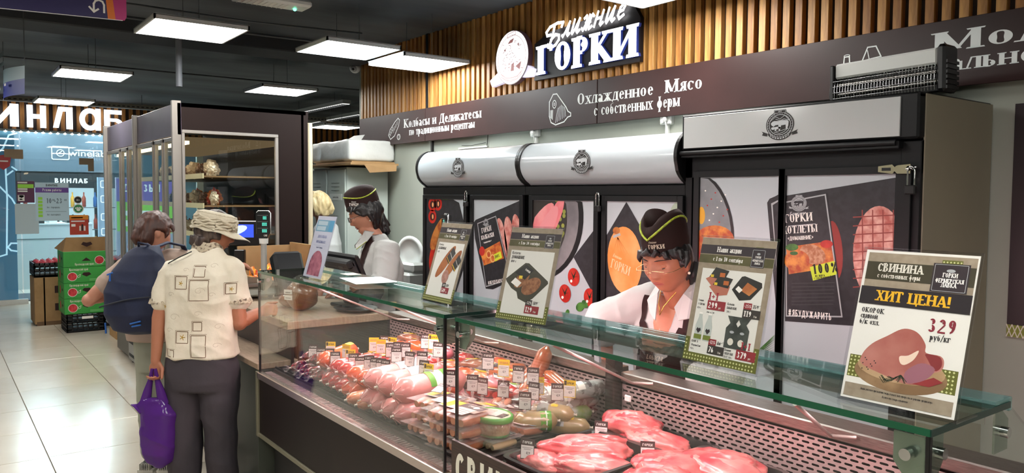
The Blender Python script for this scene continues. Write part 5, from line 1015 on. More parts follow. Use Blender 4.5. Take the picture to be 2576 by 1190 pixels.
# ------------------------------------------------------------------ goods in the left case
casing = lambda nm, c, c2=None, s=16, coat=.7: M(nm, c, .3, n=(c2 or c, s, .4, .65), coat=coat, bump=(30, .12), rand=.12)
m_sal = casing('salami_dark', '4A0A14', 'A83440', 70); m_or = casing('casing_orange', 'C2401C', 'DB6A30', 10); m_red = casing('casing_red', 'A3161C', 'C43A34', 12); m_bol = casing('casing_pink', 'C97C7A', 'D58F8A', 6, .5); m_ham = casing('ham', 'C06A48', 'D98E68', 20); m_gr = casing('casing_grey', 'A7A6A2', 'C2C2BE', 14); m_bro = casing('casing_brown', '9A4A24', 'B9663A', 8)
m_frk = casing('frank_pink', 'C9707A', 'D98A92', 8); m_frk2 = casing('frank_tan', 'B86A4E', 'C98468', 8); m_olv = casing('casing_olive', 'A38A62', 'B59E78', 14)
lyel = M('label_yellow', 'E2C22A', .45, n=('C9A31E', 40, .6, .62)); ldk = M('label_dark', '3A2F35', .45, n=('8C8288', 50, .58, .62)); lgr = M('label_green', '4E8F2E', .4, n=('6BAA40', 12, .4, .6)); lpap = M('label_paper', 'D9CFCB', .5); tie = M('casing_tie', 'D8C9BC', .4)
def sausage(name, lab, c, L, r, mat, dir_=(0, 1, 0), label=None, knot=True, grp=None, film_=False, bend=0, flatn=1, droop=0):
    """c = centre of the front end; parts: casing, label band, knots"""
    d = Vector(dir_).normalized(); t = thing(name, lab, 'sausage', c, 0, grp); n = 9
    P_ = []; Rr = []
    for i in range(n+1):
        s_ = i/n; e = 1-abs(2*s_-1)**(8 if L/r > 4 else 5); P_.append(d*(s_*L)+Vector((bend*math.sin(PI*s_), 0, -droop*math.sin(PI*s_)))); Rr.append(r*max(.28, e**.5)*(1+.02*math.sin(i*2.3)))
    b = MB(); b.tube(P_, Rr, mat, 16, True, True, flatn)
    if knot:
        for i in range(8):
            a = 2*PI*i/8; x = d.cross(ZZ).normalized() if abs(d.z) < .9 else Vector((1, 0, 0)); y = d.cross(x)
            b.tube([d*(-.001)+(x*math.cos(a)+y*math.sin(a))*r*.2, d*(L*.5/n)+(x*math.cos(a)+y*math.sin(a))*r*.8], .0013, mat, 4)
    b.build('casing', t)
    if knot:
        b = MB(); b.tube([d*-.012, d*-.006, d*.003], [.005, .0032, .008], tie, 8); b.tube([d*(L+.012), d*(L+.005), d*(L-.003)], [.006, .0032, .008], tie, 8); b.build('tie', t)
    if label:
        for lm, a0, a1, th0, th1 in label:
            b = MB(); x = Vector((0, 0, 1)); x = (x-d*x.dot(d)).normalized(); y = d.cross(x); k = 8; vs3 = []
            for i in range(k+1):
                th = math.radians(th0+(th1-th0)*i/k)
                for s_ in (a0, a1): vs3.append(d*(L*s_)+Vector((bend*math.sin(PI*s_), 0, -droop*math.sin(PI*s_)))+(x*math.cos(th)+y*math.sin(th))*(r*1.025+.0008*(lm != ldk)))
            b.add(vs3, [(2*i, 2*i+1, 2*i+3, 2*i+2) for i in range(k)], lm, True); b.build('label', t)
    return t
zd = .752
# dark salami in net film
for i, x in enumerate((-3.74, -3.655, -3.575, -3.50)):
    t = sausage('salami', 'dark red salami in shiny film, %s from the left end of the left case' % ORD[i], (x, 1.43+.01*(i % 2), zd+.034), .30, .031, m_sal, (.05, 1, .03), [(lyel, .72, .9, -50, 20)] if i % 2 else [(ldk, .72, .92, -50, 30)], grp='dark salamis at the left end'); 
    b = MB()
    for k in range(6): a = k*1.05; b.add([(0, .0, 0), (.03*math.cos(a), -.035, .02*math.sin(a)), (.03*math.cos(a+.8), -.03, .02*math.sin(a+.8))], [[0, 1, 2]], film)
    b.build('film_end', t)
for i, x in enumerate((-3.70, -3.615)): sausage('salami', 'dark red salami lying on top of the salami row, %s' % ('left one', 'right one')[i], (x, 1.47, zd+.088), .27, .029, m_sal, (.05, 1, .0), [(ldk, .7, .9, -60, 40)])
sausage('cooked_sausage', 'thick orange-red sausage with a yellow tag lying across the salamis', (-3.47, 1.46, zd+.105), .25, .043, m_or, (-.35, 1, .1), [(lyel, .72, .86, -60, 30)])
for i, (x, mt) in enumerate(((-3.385, m_red), (-3.31, m_red), (-3.24, m_red), (-3.17, m_or), (-3.09, m_or))):
    sausage('cooked_sausage', ['bright red film-wrapped sausage beside the salamis', 'bright red film-wrapped sausage, second in the red row', 'bright red film-wrapped sausage, third in the red row', 'orange film-wrapped sausage next to the red row', 'orange film-wrapped sausage nearest the pink rolls'][i], (x, 1.44, zd+.037), .29, .036, mt, (.03, 1, .02), [(lyel, .75, .93, -50, 20), (ldk, .55, .72, -60, 40)])
for i, (x, mt) in enumerate(((-3.34, m_red), (-3.255, m_red), (-3.16, m_or), (-3.06, m_or))):
    t = sausage('cooked_sausage', ['bright red sausage, upper row, left', 'bright red sausage, upper row, second', 'orange sausage with white spots, upper row, left', 'orange sausage with white spots, upper row, next to the pink rolls'][i], (x, 1.46, zd+.10), .28, .038, mt, (-.02, 1, .03), [(lyel, .8, .97, -60, 10)])
    b = MB(); 
    for k in range(7): a = k*.9; b.add([(0, .005, 0), (.035*math.cos(a), -.03, .025*math.sin(a)), (.035*math.cos(a+.7), -.026, .03*math.sin(a+.7))], [[0, 1, 2]], film)
    b.build('film_end', t)
for i, x in enumerate((-2.93, -2.835, -2.74, -2.645)): sausage('boiled_sausage', 'large pale pink boiled sausage, bottom row, %s from the left' % ORD[i], (x, 1.415, zd+.046), .30, .0455, m_bol, (.0, 1, .02), grp='large pink sausages in the left case')
for i, (x, lb) in enumerate(((-2.92, [(lpap, .45, .75, -60, 60)]), (-2.80, [(lpap, .4, .7, -60, 60)]), (-2.665, [(lgr, .42, .5, -80, 80), (lpap, .5, .62, -80, 80), (lgr, .62, .74, -80, 80)]))):
    sausage('boiled_sausage', ['large pink boiled sausage on top, left, with white label', 'large pink boiled sausage on top, middle, with white label', 'largest pink sausage on top with green and pink label'][i], (x, 1.425, zd+.128), .34, [.048, .05, .055][i], m_bol, (-.04, 1, .04), lb)
for i, x in enumerate((-3.05, -2.95)): sausage('boiled_sausage', 'orange-brown sausage low in front of the pink rolls, %s' % ('left', 'right')[i], (x+.02, 1.40, zd+.03), .22, .028, m_ham, (0, 1, .03))
# back rows: assorted packs (hams, smoked meat)
def wobm(k, amp=.12, s=2.2): return lambda q: 1+amp*noise.noise(Vector(q)*s+Vector((k*3.1, k, 0)))+amp*.4*noise.noise(Vector(q)*s*3+Vector((k, 0, 0)))
packm = []
for k, (mt, dim) in enumerate(((m_ham, (.065, .05, .03)), (m_red, (.05, .05, .032)), (m_or, (.075, .045, .035)), (m_frk, (.06, .05, .03)), (casing('smoked', '7C4430', 'B07A60', 14), (.07, .055, .03)))):
    b = MB(); b.ell((0, 0, dim[2]), dim, mt, 18, 12, fn=wobm(k)); a = b.mesh('meat'); b = MB(); b.box(-.03, .03, -.022, .022, dim[2]*1.9, dim[2]*2.0, (lyel, lpap, ldk, lpap, lyel)[k]); b.box(-.03, -.005, -.021, .021, dim[2]*2.0, dim[2]*2.03, (ldk, lgr, lyel, ldk, lpap)[k]); c_ = b.mesh('label')
    b = MB(); b.box(-dim[0]*1.1, dim[0]*1.1, -dim[1]*1.1, dim[1]*1.1, 0, .004, film); b.add([(-dim[0]*1.1, -dim[1], .004), (dim[0]*1.1, -dim[1]*.9, .006), (dim[0]*.8, -dim[1]*.2, dim[2]*1.9), (-dim[0]*.7, -dim[1]*.2, dim[2]*1.8)], [[0, 1, 2, 3]], film); packm.append((a, c_, b.mesh('film')))
nam = ['ham pack', 'red sausage pack', 'orange sausage pack', 'pink frankfurter pack', 'smoked meat pack']
spots = []
for r_, (y, zz, n_, x0, dx) in enumerate(((1.83, zd+.02, 11, -3.66, .135), (1.93, zd+.06, 11, -3.6, .13), (2.035, zd+.085, 11, -3.66, .135))):
    for i in range(n_): spots.append((x0+dx*i, y+.02*math.sin(i*3+r_), zz+.012*math.sin(i*2+r_), (i*3+r_*2) % 5, r_, i))
for x, y, z, k, r_, i in spots:
    if x > -2.42 or (x > -2.62 and r_ == 0): continue
    t = thing('meat_pack', '%s, %s from left in the %s row of packs in the left case' % (nam[k], ORD[i], ('front', 'middle', 'rear')[r_]), 'packed meat', (x, y, z), .6*math.sin(i*5+r_), 'film-wrapped meats at the back of the left case')
    t.rotation_euler = (-.25, .1*math.sin(i), .6*math.sin(i*5+r_))
    for me, nm in zip(packm[k], ('meat', 'label', 'film')): o = bpy.data.objects.new(nm, me); C.objects.link(o); o.parent = t
# flat packs of sausages in front (film, yellow and dark label, meat inside)
def flatpack(lab, x, y, z, rz, w_=.2, d=.13, h=.04, mt=m_ham, kind=0, tilt=0):
    t = thing('sausage_pack', lab, 'packed meat', (x, y, z), rz); t.rotation_euler = (tilt, 0, rz)
    b = MB(); n = 5
    for i in range(n): b.tube([(-w_/2+w_*(i+.5)/n, -d*.45, h*.5), (-w_/2+w_*(i+.5)/n, -d*.2, h*.52), (-w_/2+w_*(i+.5)/n, d*.2, h*.52), (-w_/2+w_*(i+.5)/n, d*.45, h*.5)], [w_/n*.35, w_/n*.5, w_/n*.5, w_/n*.35], mt, 8)
    b.build('meat', t)
    b = MB(); b.box(-w_/2-.014, w_/2+.014, -d/2-.014, d/2+.014, h*.99, h*1.03, film); b.box(-w_/2, w_/2, -d/2, d/2, -.001, .001, film); b.build('film', t)
    b = MB(); z1 = h+.0052
    b.box(-w_*.47, w_*.47, -d*.1, d*.47, z1, z1+.0006, M('label_pinkish', 'C9A8A0', .45, n=('D8C8C0', 30, .45, .6)) if kind != 2 else M('label_blueish', '9FB8CC', .5)); b.box(-w_*.1, w_*.45, d*.12, d*.45, z1+.0006, z1+.0009, ldk); b.box(-w_*.45, -w_*.22, -d*.05, d*.2, z1+.0006, z1+.0011, lyel); flat(b, disc(w_*.25, d*.3, d*.09, n=12), Matrix.Translation((0, 0, z1+.001)), printw); b.box(w_*.0, w_*.38, -d*.4, d*.12, z1+.0011, z1+.002, lpap); T = Matrix.Translation((w_*.05, d*.28, z1+.0009)); text(b, 'ГОРКИ', T, .014, printw, True, .9)
    for i in range(3): rect(b, w_*.03, w_*.34, -d*(.3-.12*i), -d*(.28-.12*i), Matrix.Translation((0, 0, z1+.0022)), printk)
    if kind == 1: b.box(-w_*.45, -w_*.1, d*.2, d*.45, z1+.0011, z1+.0018, lyel)
    b.build('label', t); return t
zp = zd+.006
flatpack('flat pack of fat sausages at the front corner, bottom layer', -2.305, 1.49, zp, .15, .2, .14); flatpack('flat sausage pack, middle layer at the front corner', -2.31, 1.50, zp+.046, .1, .2, .14)
flatpack('top flat sausage pack at the front corner with yellow label', -2.30, 1.49, zp+.092, .18, .2, .14, kind=1); flatpack('flat sausage pack left of the corner stack, bottom layer', -2.48, 1.50, zp, .1, .18, .14); flatpack('flat sausage pack left of the corner stack, middle layer', -2.47, 1.51, zp+.046, .12, .18, .14); flatpack('top flat sausage pack left of the corner stack', -2.46, 1.52, zp+.092, .2, .18, .14, kind=1)
flatpack('flat pack propped behind the corner stack, left', -2.52, 1.66, zp+.05, .3, .18, .13, .035, m_frk, 1, -.25); flatpack('flat pack propped behind the corner stack, middle', -2.36, 1.66, zp+.06, .1, .18, .13, .035, m_frk, 1, -.2); flatpack('flat pack behind the round salad tub', -2.24, 1.72, zp+.02, .2, .14, .12, .035, m_frk2, 2, -.15)
flatpack('flat pack with pale blue label behind the tub', -2.30, 1.82, zp+.02, .35, .17, .12, .03, m_olv, 2, -.15); flatpack('flat pack with red film left of the big stack', -2.60, 1.86, zp+.05, .4, .18, .13, .035, m_red, 1, -.25); flatpack('flat pack in the second row, left of the frankfurters', -2.46, 1.80, zp+.03, -.2, .16, .12, .035, m_frk, 0, -.2)
for i, (x, y) in enumerate(((-2.60, 1.90), (-2.565, 1.885), (-2.53, 1.875), (-2.495, 1.865))): sausage('frankfurter', 'tan frankfurter in the vacuum bundle right of the ham, %s' % ORD[i], (x, y, zd+.06+.01*(i % 2)), .15, .0165, m_frk2, (.5, -.65, -.28)[:2]+(-.0,), knot=False)
for i in range(7): sausage('frankfurter', 'pink frankfurter in the middle bundle near the partition, %s' % ORD[i], (-2.46+.035*(i % 4), 1.98-.02*(i % 4), zd+.035+.034*(i//4)), .15, .0175, m_frk, (.45, -.85, -.02), knot=False)
for i in range(3): sausage('frankfurter', 'tan frankfurter lying in front of the pink bundle, %s' % ORD[i], (-2.50+.03*i, 1.84-.02*i, zd+.02+.005*i), .14, .0165, m_frk2, (.6, -.5, .02), knot=False)
# tall brown sausages standing against the back
sausage('smoked_sausage', 'thick brown sausage loop leaning on the slotted panel', (-2.52, 1.93, zd+.05), .26, .036, m_bro, (-.02, .45, .62), knot=False, bend=.02); sausage('smoked_sausage', 'brown sausage leaning right beside the loop', (-2.47, 2.03, zd+.17), .26, .03, m_bro, (.75, .05, -.32), [(lpap, .45, .6, -30, 30)], knot=False)
sausage('smoked_sausage', 'second brown sausage leaning right below the first', (-2.46, 2.0, zd+.13), .25, .03, m_bro, (.75, .05, -.30), knot=False); sausage('smoked_sausage', 'short brown sausage behind the yellow tag', (-2.62, 1.97, zd+.07), .16, .036, m_bro, (.2, .3, .3), knot=False)
sausage('smoked_sausage', 'brown sausage with dark label left of the back tags', (-2.84, 2.0, zd+.10), .2, .042, m_bro, (.7, .35, .1), [(ldk, .2, .5, -60, 40), (lyel, .05, .2, -40, 30)], knot=False)
# white-printed logs near the partition
wr = M('wrap_printed', 'A9AAA8', .3, n=('6A6562', 26, .52, .6), coat=.6); wrg = M('wrap_green', '6F8F4A', .35, n=('A9AAA8', 14, .45, .6), coat=.5)
for i, (x, y, z, dx, L, mt) in enumerate(((-2.38, 1.93, .10, 0, .2, wr), (-2.33, 1.90, .045, 0, .22, wr), (-2.27, 1.92, .10, 0, .2, wr), (-2.25, 1.86, .05, 0, .2, wrg), (-2.22, 1.95, .15, 0, .16, wr))):
    sausage('printed_log', ['grey printed sausage log, top left of the log pile', 'grey printed sausage log, lower left of the log pile', 'grey printed log with red fruit print in the log pile', 'grey log with green band nearest the partition', 'grey printed log on top of the pile at the back'][i], (x, y, zd+z), L, .034, mt, (.12, .9, .02), [(lgr if i == 3 else printw, .1, .3, -70, 70), (m_red if i == 2 else ldk, .4, .5, -60, 60)])
for i, (x, y, z) in enumerate(((-2.30, 1.76, .04), (-2.235, 1.80, .085), (-2.19, 1.84, .04))): sausage('pate_log', ['beige pâté log with printed film, left one', 'beige pâté log with yellow print, upper one', 'beige pâté log with printed film, right one'][i], (x-.05, y, zd+z), .17, .033, m_olv, (.62, .5, .0), [(wr, .2, .45, -80, 80), (lyel, .5, .65, -50, 30)])
sausage('pate_log', 'beige log with bright green cap and white tie beside the tub', (-2.25, 1.70, zd+.07), .16, .036, m_olv, (.45, .75, .0), [(lgr, .6, .72, -170, 170), (printw, .72, .75, -170, 170), (lgr, .75, .85, -170, 170)])
# oval salad tub
t = thing('salad_tub', 'oval clear tub with green rim, printed lid and price card in the left case', 'tub', (-2.225, 1.585, zd+.0)); gr = M('tub_green', '3E9A3A', .35); b = MB(); b.lathe([(.055, .0), (.058, .01), (.062, .05)], M('salad', 'B08A5A', .4, n=('D9BE92', 40, .4, .6)), 28, sx=1.25, sy=.95); b.build('salad', t); b = MB(); b.lathe([(.057, .0), (.06, .0), (.066, .055), (.064, .055)], film, 28, sx=1.25, sy=.95); b.lathe([(.05, -.0), (.06, 0), (.06, .008), (.05, .008)], gr, 28, sx=1.25, sy=.95); b.build('tub', t)
b = MB(); b.lathe([(.069, .052), (.071, .054), (.071, .07), (.066, .073), (.062, .069), (.0, .069)], gr, 28, sx=1.25, sy=.95); b.lathe([(.062, .0695), (.0, .0705)], M('tub_lid', 'D6DCC6', .4, n=('E8C890', 20, .5, .6)), 28, sx=1.25, sy=.95); b.box(-.03, .035, -.025, .02, .071, .0725, lpap, T=Matrix.Rotation(.3, 4, 'Z')); b.box(.02, .06, -.025, .02, .071, .0722, ldk, T=Matrix.Rotation(.3, 4, 'Z')); b.build('lid', t)
t.location.z += .055; flatpack('flat pack lying under the oval tub', -2.225, 1.59, zd, .1, .14, .12, .05, m_olv, 0)
# ------------------------------------------------------------------ price tags
tagb = M('tag_brown', '3C2A2B', .5); tagy = M('tag_yellow', 'E6BE22', .5); tagp = M('tag_paper', 'E6DBD8', .55); clipm = GL('clip_clear', (.96, .93, .93), 1.2, .1, .25, (.95, .9, .9))
TM = {}
for kind in ('b', 'y', 'yb'):
    top = tagb if kind == 'b' else tagy; b = MB(); T = FR((0, 0, .035)); b.box(-.0235, .0235, -.0006, .0006, .035, .101, top); r1 = .082
    rect(b, -.0215, .0215, .003, .045, T, tagp, .0009); a = b
    text(b, 'ГОРКИ' if kind != 'y' else 'АКЦИЯ', T @ Matrix.Translation((0, .05, .001)), .0085, printw if kind == 'b' else printk if kind == 'yb' else M('tag_rose', 'C97A5A', .5), False, .95, .2, align='c')
    if kind == 'yb': rect(b, -.021, -.012, .047, .063, T, tagb, .0009)
    for z, w0, w1 in ((.037, -.018, .018), (.032, -.012, .012)): rect(b, w0, w1, z, z+.0013, T, M('tag_ink', '5B5256', .6), .0013)
    text(b, '429', T @ Matrix.Translation((-.004, .017, .0013)), .008, MATS['tag_ink'], True, .9); rect(b, .012, .02, .006, .0072, T, MATS['tag_ink'], .0013); card = b.mesh('card')
    TM[kind] = card
b = MB(); b.box(-.006, .006, -.003, .003, .022, .036, clipm, .001); b.tube([(0, 0, .023), (0, 0, .012)], .003, clipm, 6); b.lathe([(.016, 0), (.016, .003), (.006, .012)], clipm, 12); clipme = b.mesh('clip')
def price_tag(x, y, z, yaw, lean, kind, lab, grp='price tags among the goods', s=1.0, clip=True):
    t = thing('price_tag', lab, 'price tag', (x, y, z), 0, grp); t.rotation_euler = (-lean, 0, yaw); t.scale = (s, s, s)
    o = bpy.data.objects.new('card', TM[kind]); C.objects.link(o); o.parent = t
    if clip: o = bpy.data.objects.new('clip', clipme); C.objects.link(o); o.parent = t
def at_px(u, v, s_m):  # the tag's place on its sight line at distance s_m along X
    return PX(u, v, s_m)
tl = []
# (u, v of the card centre in the photo, X plane, kind, yaw)
for u, v, X, k, yaw in ((787, 885, -3.62, 'b', .9), (808, 893, -3.55, 'b', 1.1), (828, 895, -3.48, 'b', .9), (831, 878, -3.5, 'yb', .9), (843, 903, -3.42, 'b', 1.0), (869, 885, -3.40, 'y', .5), (881, 898, -3.33, 'yb', .9), (889, 908, -3.28, 'b', 1.0), (906, 916, -3.2, 'b', 1.0), (928, 914, -3.12, 'b', .9), (943, 920, -3.05, 'b', .8), (958, 922, -3.02, 'b', .8), (968, 925, -2.95, 'b', .5),
    (940, 868, -3.3, 'y', .9), (957, 873, -3.2, 'y', .7), (966, 863, -3.35, 'b', .7), (985, 868, -3.15, 'yb', .4), (983, 882, -3.1, 'b', 1.0), (1002, 880, -3.02, 'b', .9), (1019, 882, -2.98, 'b', .9), (997, 894, -2.98, 'b', .9), (1029, 905, -2.88, 'b', .5), (1061, 905, -2.8, 'b', .7), (1070, 860, -2.98, 'b', .7), (1090, 862, -2.9, 'yb', .7), (1101, 881, -2.78, 'b', .6), (1065, 928, -2.72, 'b', .5), (1076, 937, -2.68, 'yb', .4), (1131, 953, -2.5, 'b', .7),
    (1188, 965, -2.46, 'b', .7), (1212, 973, -2.42, 'b', .4), (1227, 910, -2.42, 'b', .7), (1266, 928, -2.36, 'y', .6), (1303, 943, -2.32, 'b', .6), (1265, 980, -2.36, 'b', .6), (1340, 948, -2.26, 'b', .7), (1353, 972, -2.26, 'y', .7), (1341, 985, -2.24, 'b', .4), (1320, 1010, -2.22, 'b', .7), (1402, 988, -2.2, 'b', .8), (1432, 980, -2.19, 'yb', .6)):
    p = PX(u, v, X); y = min(max(p.y, 1.44), 2.06); tl.append((u, v, p.x, p.y, p.z, k, yaw))
tl.sort(key=lambda q: q[0]); cnt = {}
for u, v, x, y, z, k, yaw in tl:
    row = ('left third of left case', 'middle of left case', 'right end of left case')[0 if u < 930 else 1 if u < 1145 else 2]; nmk = {'b': 'brown-topped', 'y': 'yellow-framed sale', 'yb': 'yellow-topped'}[k]; cnt[row, k] = cnt.get((row, k), 0)+1
    price_tag(x, y, z-.067, yaw, .08, k, '%s price tag, %s from the left in the %s' % (nmk, ORD[cnt[row, k]-1], row), 'price tags in the left case', 1.0)
for u, v, X, rz, k, lab in ((1003, 981, -2.80, .4, 'b', 'brown-topped price tag lying flat on the middle pink sausage'), (1030, 990, -2.68, .5, 'yb', 'yellow-topped price tag lying flat on the largest pink sausage'), (1108, 977, -2.5, .4, 'b', 'brown-topped tag lying flat behind the largest pink sausage')):
    p = PX(u, v, X); t = thing('price_tag', lab, 'price tag', (p.x, p.y, p.z), 0, 'price tags in the left case'); t.rotation_euler = (-PI/2+.25, 0, rz); o = bpy.data.objects.new('card', TM[k]); C.objects.link(o); o.parent = t; o.location = (0, 0, -.067)
# ------------------------------------------------------------------ meat trays in the right case
m_meat = M('pork', 'B63C46', .3, n=('DC8480', 7, .42, .62), bump=(22, .35), coat=.2, sub=.15); m_fat = M('pork_fat', 'D0807C', .35, n=('BE545A', 9, .5, .7), bump=(18, .3), coat=.15, sub=.15)
m_tray = M('tray_black', '141314', .3, coat=.3)
def tray(lab, x, y, z=zd, w_=.30, d=.42, h=.055, tilt=.04):
    t = thing('meat_tray', lab, 'tray', (x, y, z), 0, 'black meat trays'); t.rotation_euler = (tilt, 0, 0)
    def L(x0, x1, y0, y1, r=.03): return rrect(x0, x1, y0, y1, r, 3)
    o_, i_, f_ = L(0, w_, 0, d), L(.014, w_-.014, .014, d-.014), L(.03, w_-.03, .03, d-.03); n = len(o_)
    vs4 = [(a, c, h) for a, c in o_]+[(a, c, h) for a, c in i_]+[(a, c, .008) for a, c in f_]+[(a, c, .0) for a, c in f_]+[(a, c, h-.006) for a, c in o_]
    b = MB(); fs = []
    for i in range(n):
        j = (i+1) % n; fs += [(i, j, n+j, n+i), (n+i, n+j, 2*n+j, 2*n+i), (3*n+i, 3*n+j, 4*n+j, 4*n+i), (4*n+i, 4*n+j, j, i)]
    fs += [list(range(2*n, 3*n)), list(range(3*n, 4*n))[::-1]]; b.add(vs4, fs, m_tray, False)
    o = b.build('tray', t); return t
def meat(lab, x, y, z, L, w_, h, ang, k, mat=m_meat):
    t = thing('pork_piece', lab, 'meat', (x, y, z), ang, 'fresh pork pieces')
    def f(q):
        v = Vector(q); e = 1+.16*noise.noise(v*1.7+Vector((k*4.1, 0, 0)))+.09*noise.noise(v*4+Vector((k, 2, 0)))+.03*noise.noise(v*11)
        e -= .10*math.exp(-((v.y*.8+.25*math.sin(v.x*3+k))/.1)**2)*(v.z > 0); return e
    b = MB(); b.ell((0, 0, h*.9), (L, w_, h), mat, 44, 26, fn=f); b.build('meat', t)
    b = MB()
    def f2(q): return f(q)*(1.012 if noise.noise(Vector(q)*2.3+Vector((k*7, 1, 3))) > .12 else .93)
    b.ell((0, 0, h*.9), (L, w_, h), m_fat, 36, 20, fn=f2); b.build('fat_layer', t)
Trays = [('black tray nearest the sign board holding two loins', -2.02, 1.46, .36, .47), ('black tray by the partition with a pork loin under a price tag', -2.02, 1.945, 0, 0)]
tray('black tray nearest the sign board holding long pork loins', -2.02, 1.47, zd, .34, .42); tray('black tray at the back by the joint post holding rolled pork', -2.02, 1.90, zd+.012, .40, .20, tilt=.0)
tray('black tray in the middle holding the widest pork cut', -1.665, 1.62, zd, .34, .44); tray('black tray at the lower right, mostly cut by the frame', -1.31, 1.62, zd, .34, .44); tray('black tray nearest the right glass end, below the picture edge', -.96, 1.62, zd, .30, .44)
meat('long pork loin lying across the front tray, top piece', -1.87, 1.70, zd+.035, .15, .065, .04, .75, 1); meat('pork loin under the top piece in the front tray', -1.80, 1.66, zd+.015, .15, .07, .035, .75, 2); meat('narrow pork tenderloin at the back of the front tray', -1.92, 1.80, zd+.03, .13, .04, .03, .9, 3); meat('pork end by the price tag in the front tray', -1.92, 1.56, zd+.012, .08, .06, .035, .3, 4)
meat('rolled pork shoulder at the back left beside the joint post', -1.95, 2.0, zd+.035, .12, .075, .05, .35, 5); meat('pork slice lying in front of the rolled shoulder', -1.82, 1.98, zd+.02, .13, .07, .04, .25, 6)
meat('wide folded pork cut in the middle tray', -1.50, 1.93, zd+.02, .15, .1, .05, .3, 7); meat('pork cut with thick fat in the middle tray, left', -1.60, 1.82, zd+.02, .12, .09, .045, .5, 8); meat('pork piece at the bottom edge of the middle tray', -1.54, 1.72, zd+.02, .12, .08, .045, .2, 9)
meat('pork piece in the lower right tray, by the slotted panel', -1.16, 1.95, zd+.03, .1, .08, .055, .2, 10); meat('second pork piece in the lower right tray', -1.05, 1.85, zd+.02, .1, .08, .05, .6, 11); meat('pork piece in the tray by the right glass end', -.82, 1.86, zd+.02, .12, .1, .05, .2, 12)
for u, v, X, yaw, lab in ((1325, 1132, -1.93, .55, 'brown-topped tag standing before the front pork tray by the sign board'), (1511, 1085, -1.97, .6, 'brown-topped tag beside the rolled pork at the back'), (1629, 1138, -1.72, .75, 'brown-topped tag between the back tray and the middle tray')):
    p = PX(u, v, X); price_tag(p.x, p.y, p.z-.067, yaw, .1, 'b', lab, 'price tags in the right case')
t = thing('tag_clip', 'small white tag holder with loose black wire at the back of the right case', 'clip', (-2.03, 2.07, .90)); b = MB(); b.box(-.015, .015, -.01, .0, -.012, .012, white, .003); b.tube([(0, 0, -.01), (.02, .01, -.05), (-.01, .01, -.11), (-.02, .0, -.14)], .002, black, 5); b.build('holder', t)
# ------------------------------------------------------------------ poster stands on the glass top
olv = M('poster_olive', '4A4722', .5, n=('55522B', 30, .4, .6)); pkr = M('poster_kraft', '8C7E6A', .6, n=('9A8C78', 60, .35, .65)); pbrn = M('poster_brown', '2C2226', .5); pgold = M('poster_gold', 'D9A81E', .45); pred = M('poster_crimson', '7E2130', .5); pinkr = M('poster_redbox', '8E2A30', .5); ppap = M('poster_paper', 'DEDCD4', .5); ptr = M('print_traybrown', '35302A', .5); pck = M('print_check2', '5E611D', .55); pckl = M('print_check_light', 'C9CB8E', .55)
def checks(b, x0, x1, y0, y1, T, z, s=.0042):
    rect(b, x0, x1, y0, y1, T, pck, z); n = int((x1-x0)/s/2); m2 = int((y1-y0)/s/2)
    for i in range(n+1):
        for j in range(m2+1):
            cx, cy = x0+(i+.5)*2*s, y0+(j+.5)*2*s
            if cx+s*.6 < x1 and cy+s*.6 < y1: flat(b, [(cx-s*.62, cy), (cx, cy-s*.62), (cx+s*.62, cy), (cx, cy+s*.62)], T, pckl, z+.0001)
def stand(lab, x, y, yaw, tilt, art, w_=.21, h=.297, base=None):
    t = thing('poster_stand', lab, 'poster stand', (x, y, GZ+.001), yaw, 'acrylic poster stands on the glass top')
    T = FR((0, 0, .004), (1, 0, 0), (0, math.sin(tilt), math.cos(tilt)))
    b = MB(); bm = base or ppap; b.prism([(0.001, .002), (w_-.001, .002), (w_-.001, h-.001), (.001, h-.001)], -.0006, 0, bm, T); o = b.build('sheet', t, label='printed paper sheet'); b = MB(); art(b, T, w_, h); b.build('print', o)
    b = MB(); m2 = .004
    for a in ((-m2, 0, -m2, h+m2), (w_, w_+m2, -m2, h+m2), (-m2, w_+m2, h, h+m2), (-m2, w_+m2, -m2, 0)): b.prism([(a[0], a[2]), (a[1], a[2]), (a[1], a[3]), (a[0], a[3])], -.0025, .0025, acr, T)
    b.prism([(-m2, -m2), (w_+m2, -m2), (w_+m2, h+m2), (-m2, h+m2)], .0016, .0022, GL('acrylic_face', (.985, .985, .985), .22, 0, 0, ior=1.33), T)
    b.box(-m2, w_+m2, 0.0, .085, -.0005, .002, acr); b.build('acrylic_holder', t); return t
def logo_badge(b, T, cx, cy, w_, h, z=.0012):
    checks(b, cx-w_*.28, cx+w_*.28, cy+h*.38, cy+h*.62, T, z-.0004, .003); rect(b, cx-w_/2, cx+w_/2, cy-h/2, cy+h/2, T, pbrn, z); line2(b, rrect(cx-w_*.45, cx+w_*.45, cy-h*.46, cy+h*.46, .001, 1), .0009, T, psilver, z+.0002, True); flat(b, disc(cx, cy+h*.25, w_*.12, h*.06), T, psilver, z+.0002)
    for s_, zz in (('ГОРКИ', .02), ('ФЕРМЕРСКАЯ', -.17), ('ЛАВКА', -.32)): text(b, s_, T @ Matrix.Translation((cx, cy+h*zz, z+.0003)), w_*(.12 if len(s_) > 6 else .13), printw, True, .85, align='c')
    line2(b, [(cx-w_*.35, cy-h*.04), (cx+w_*.35, cy-h*.04)], .0006, T, psilver, z+.0003)
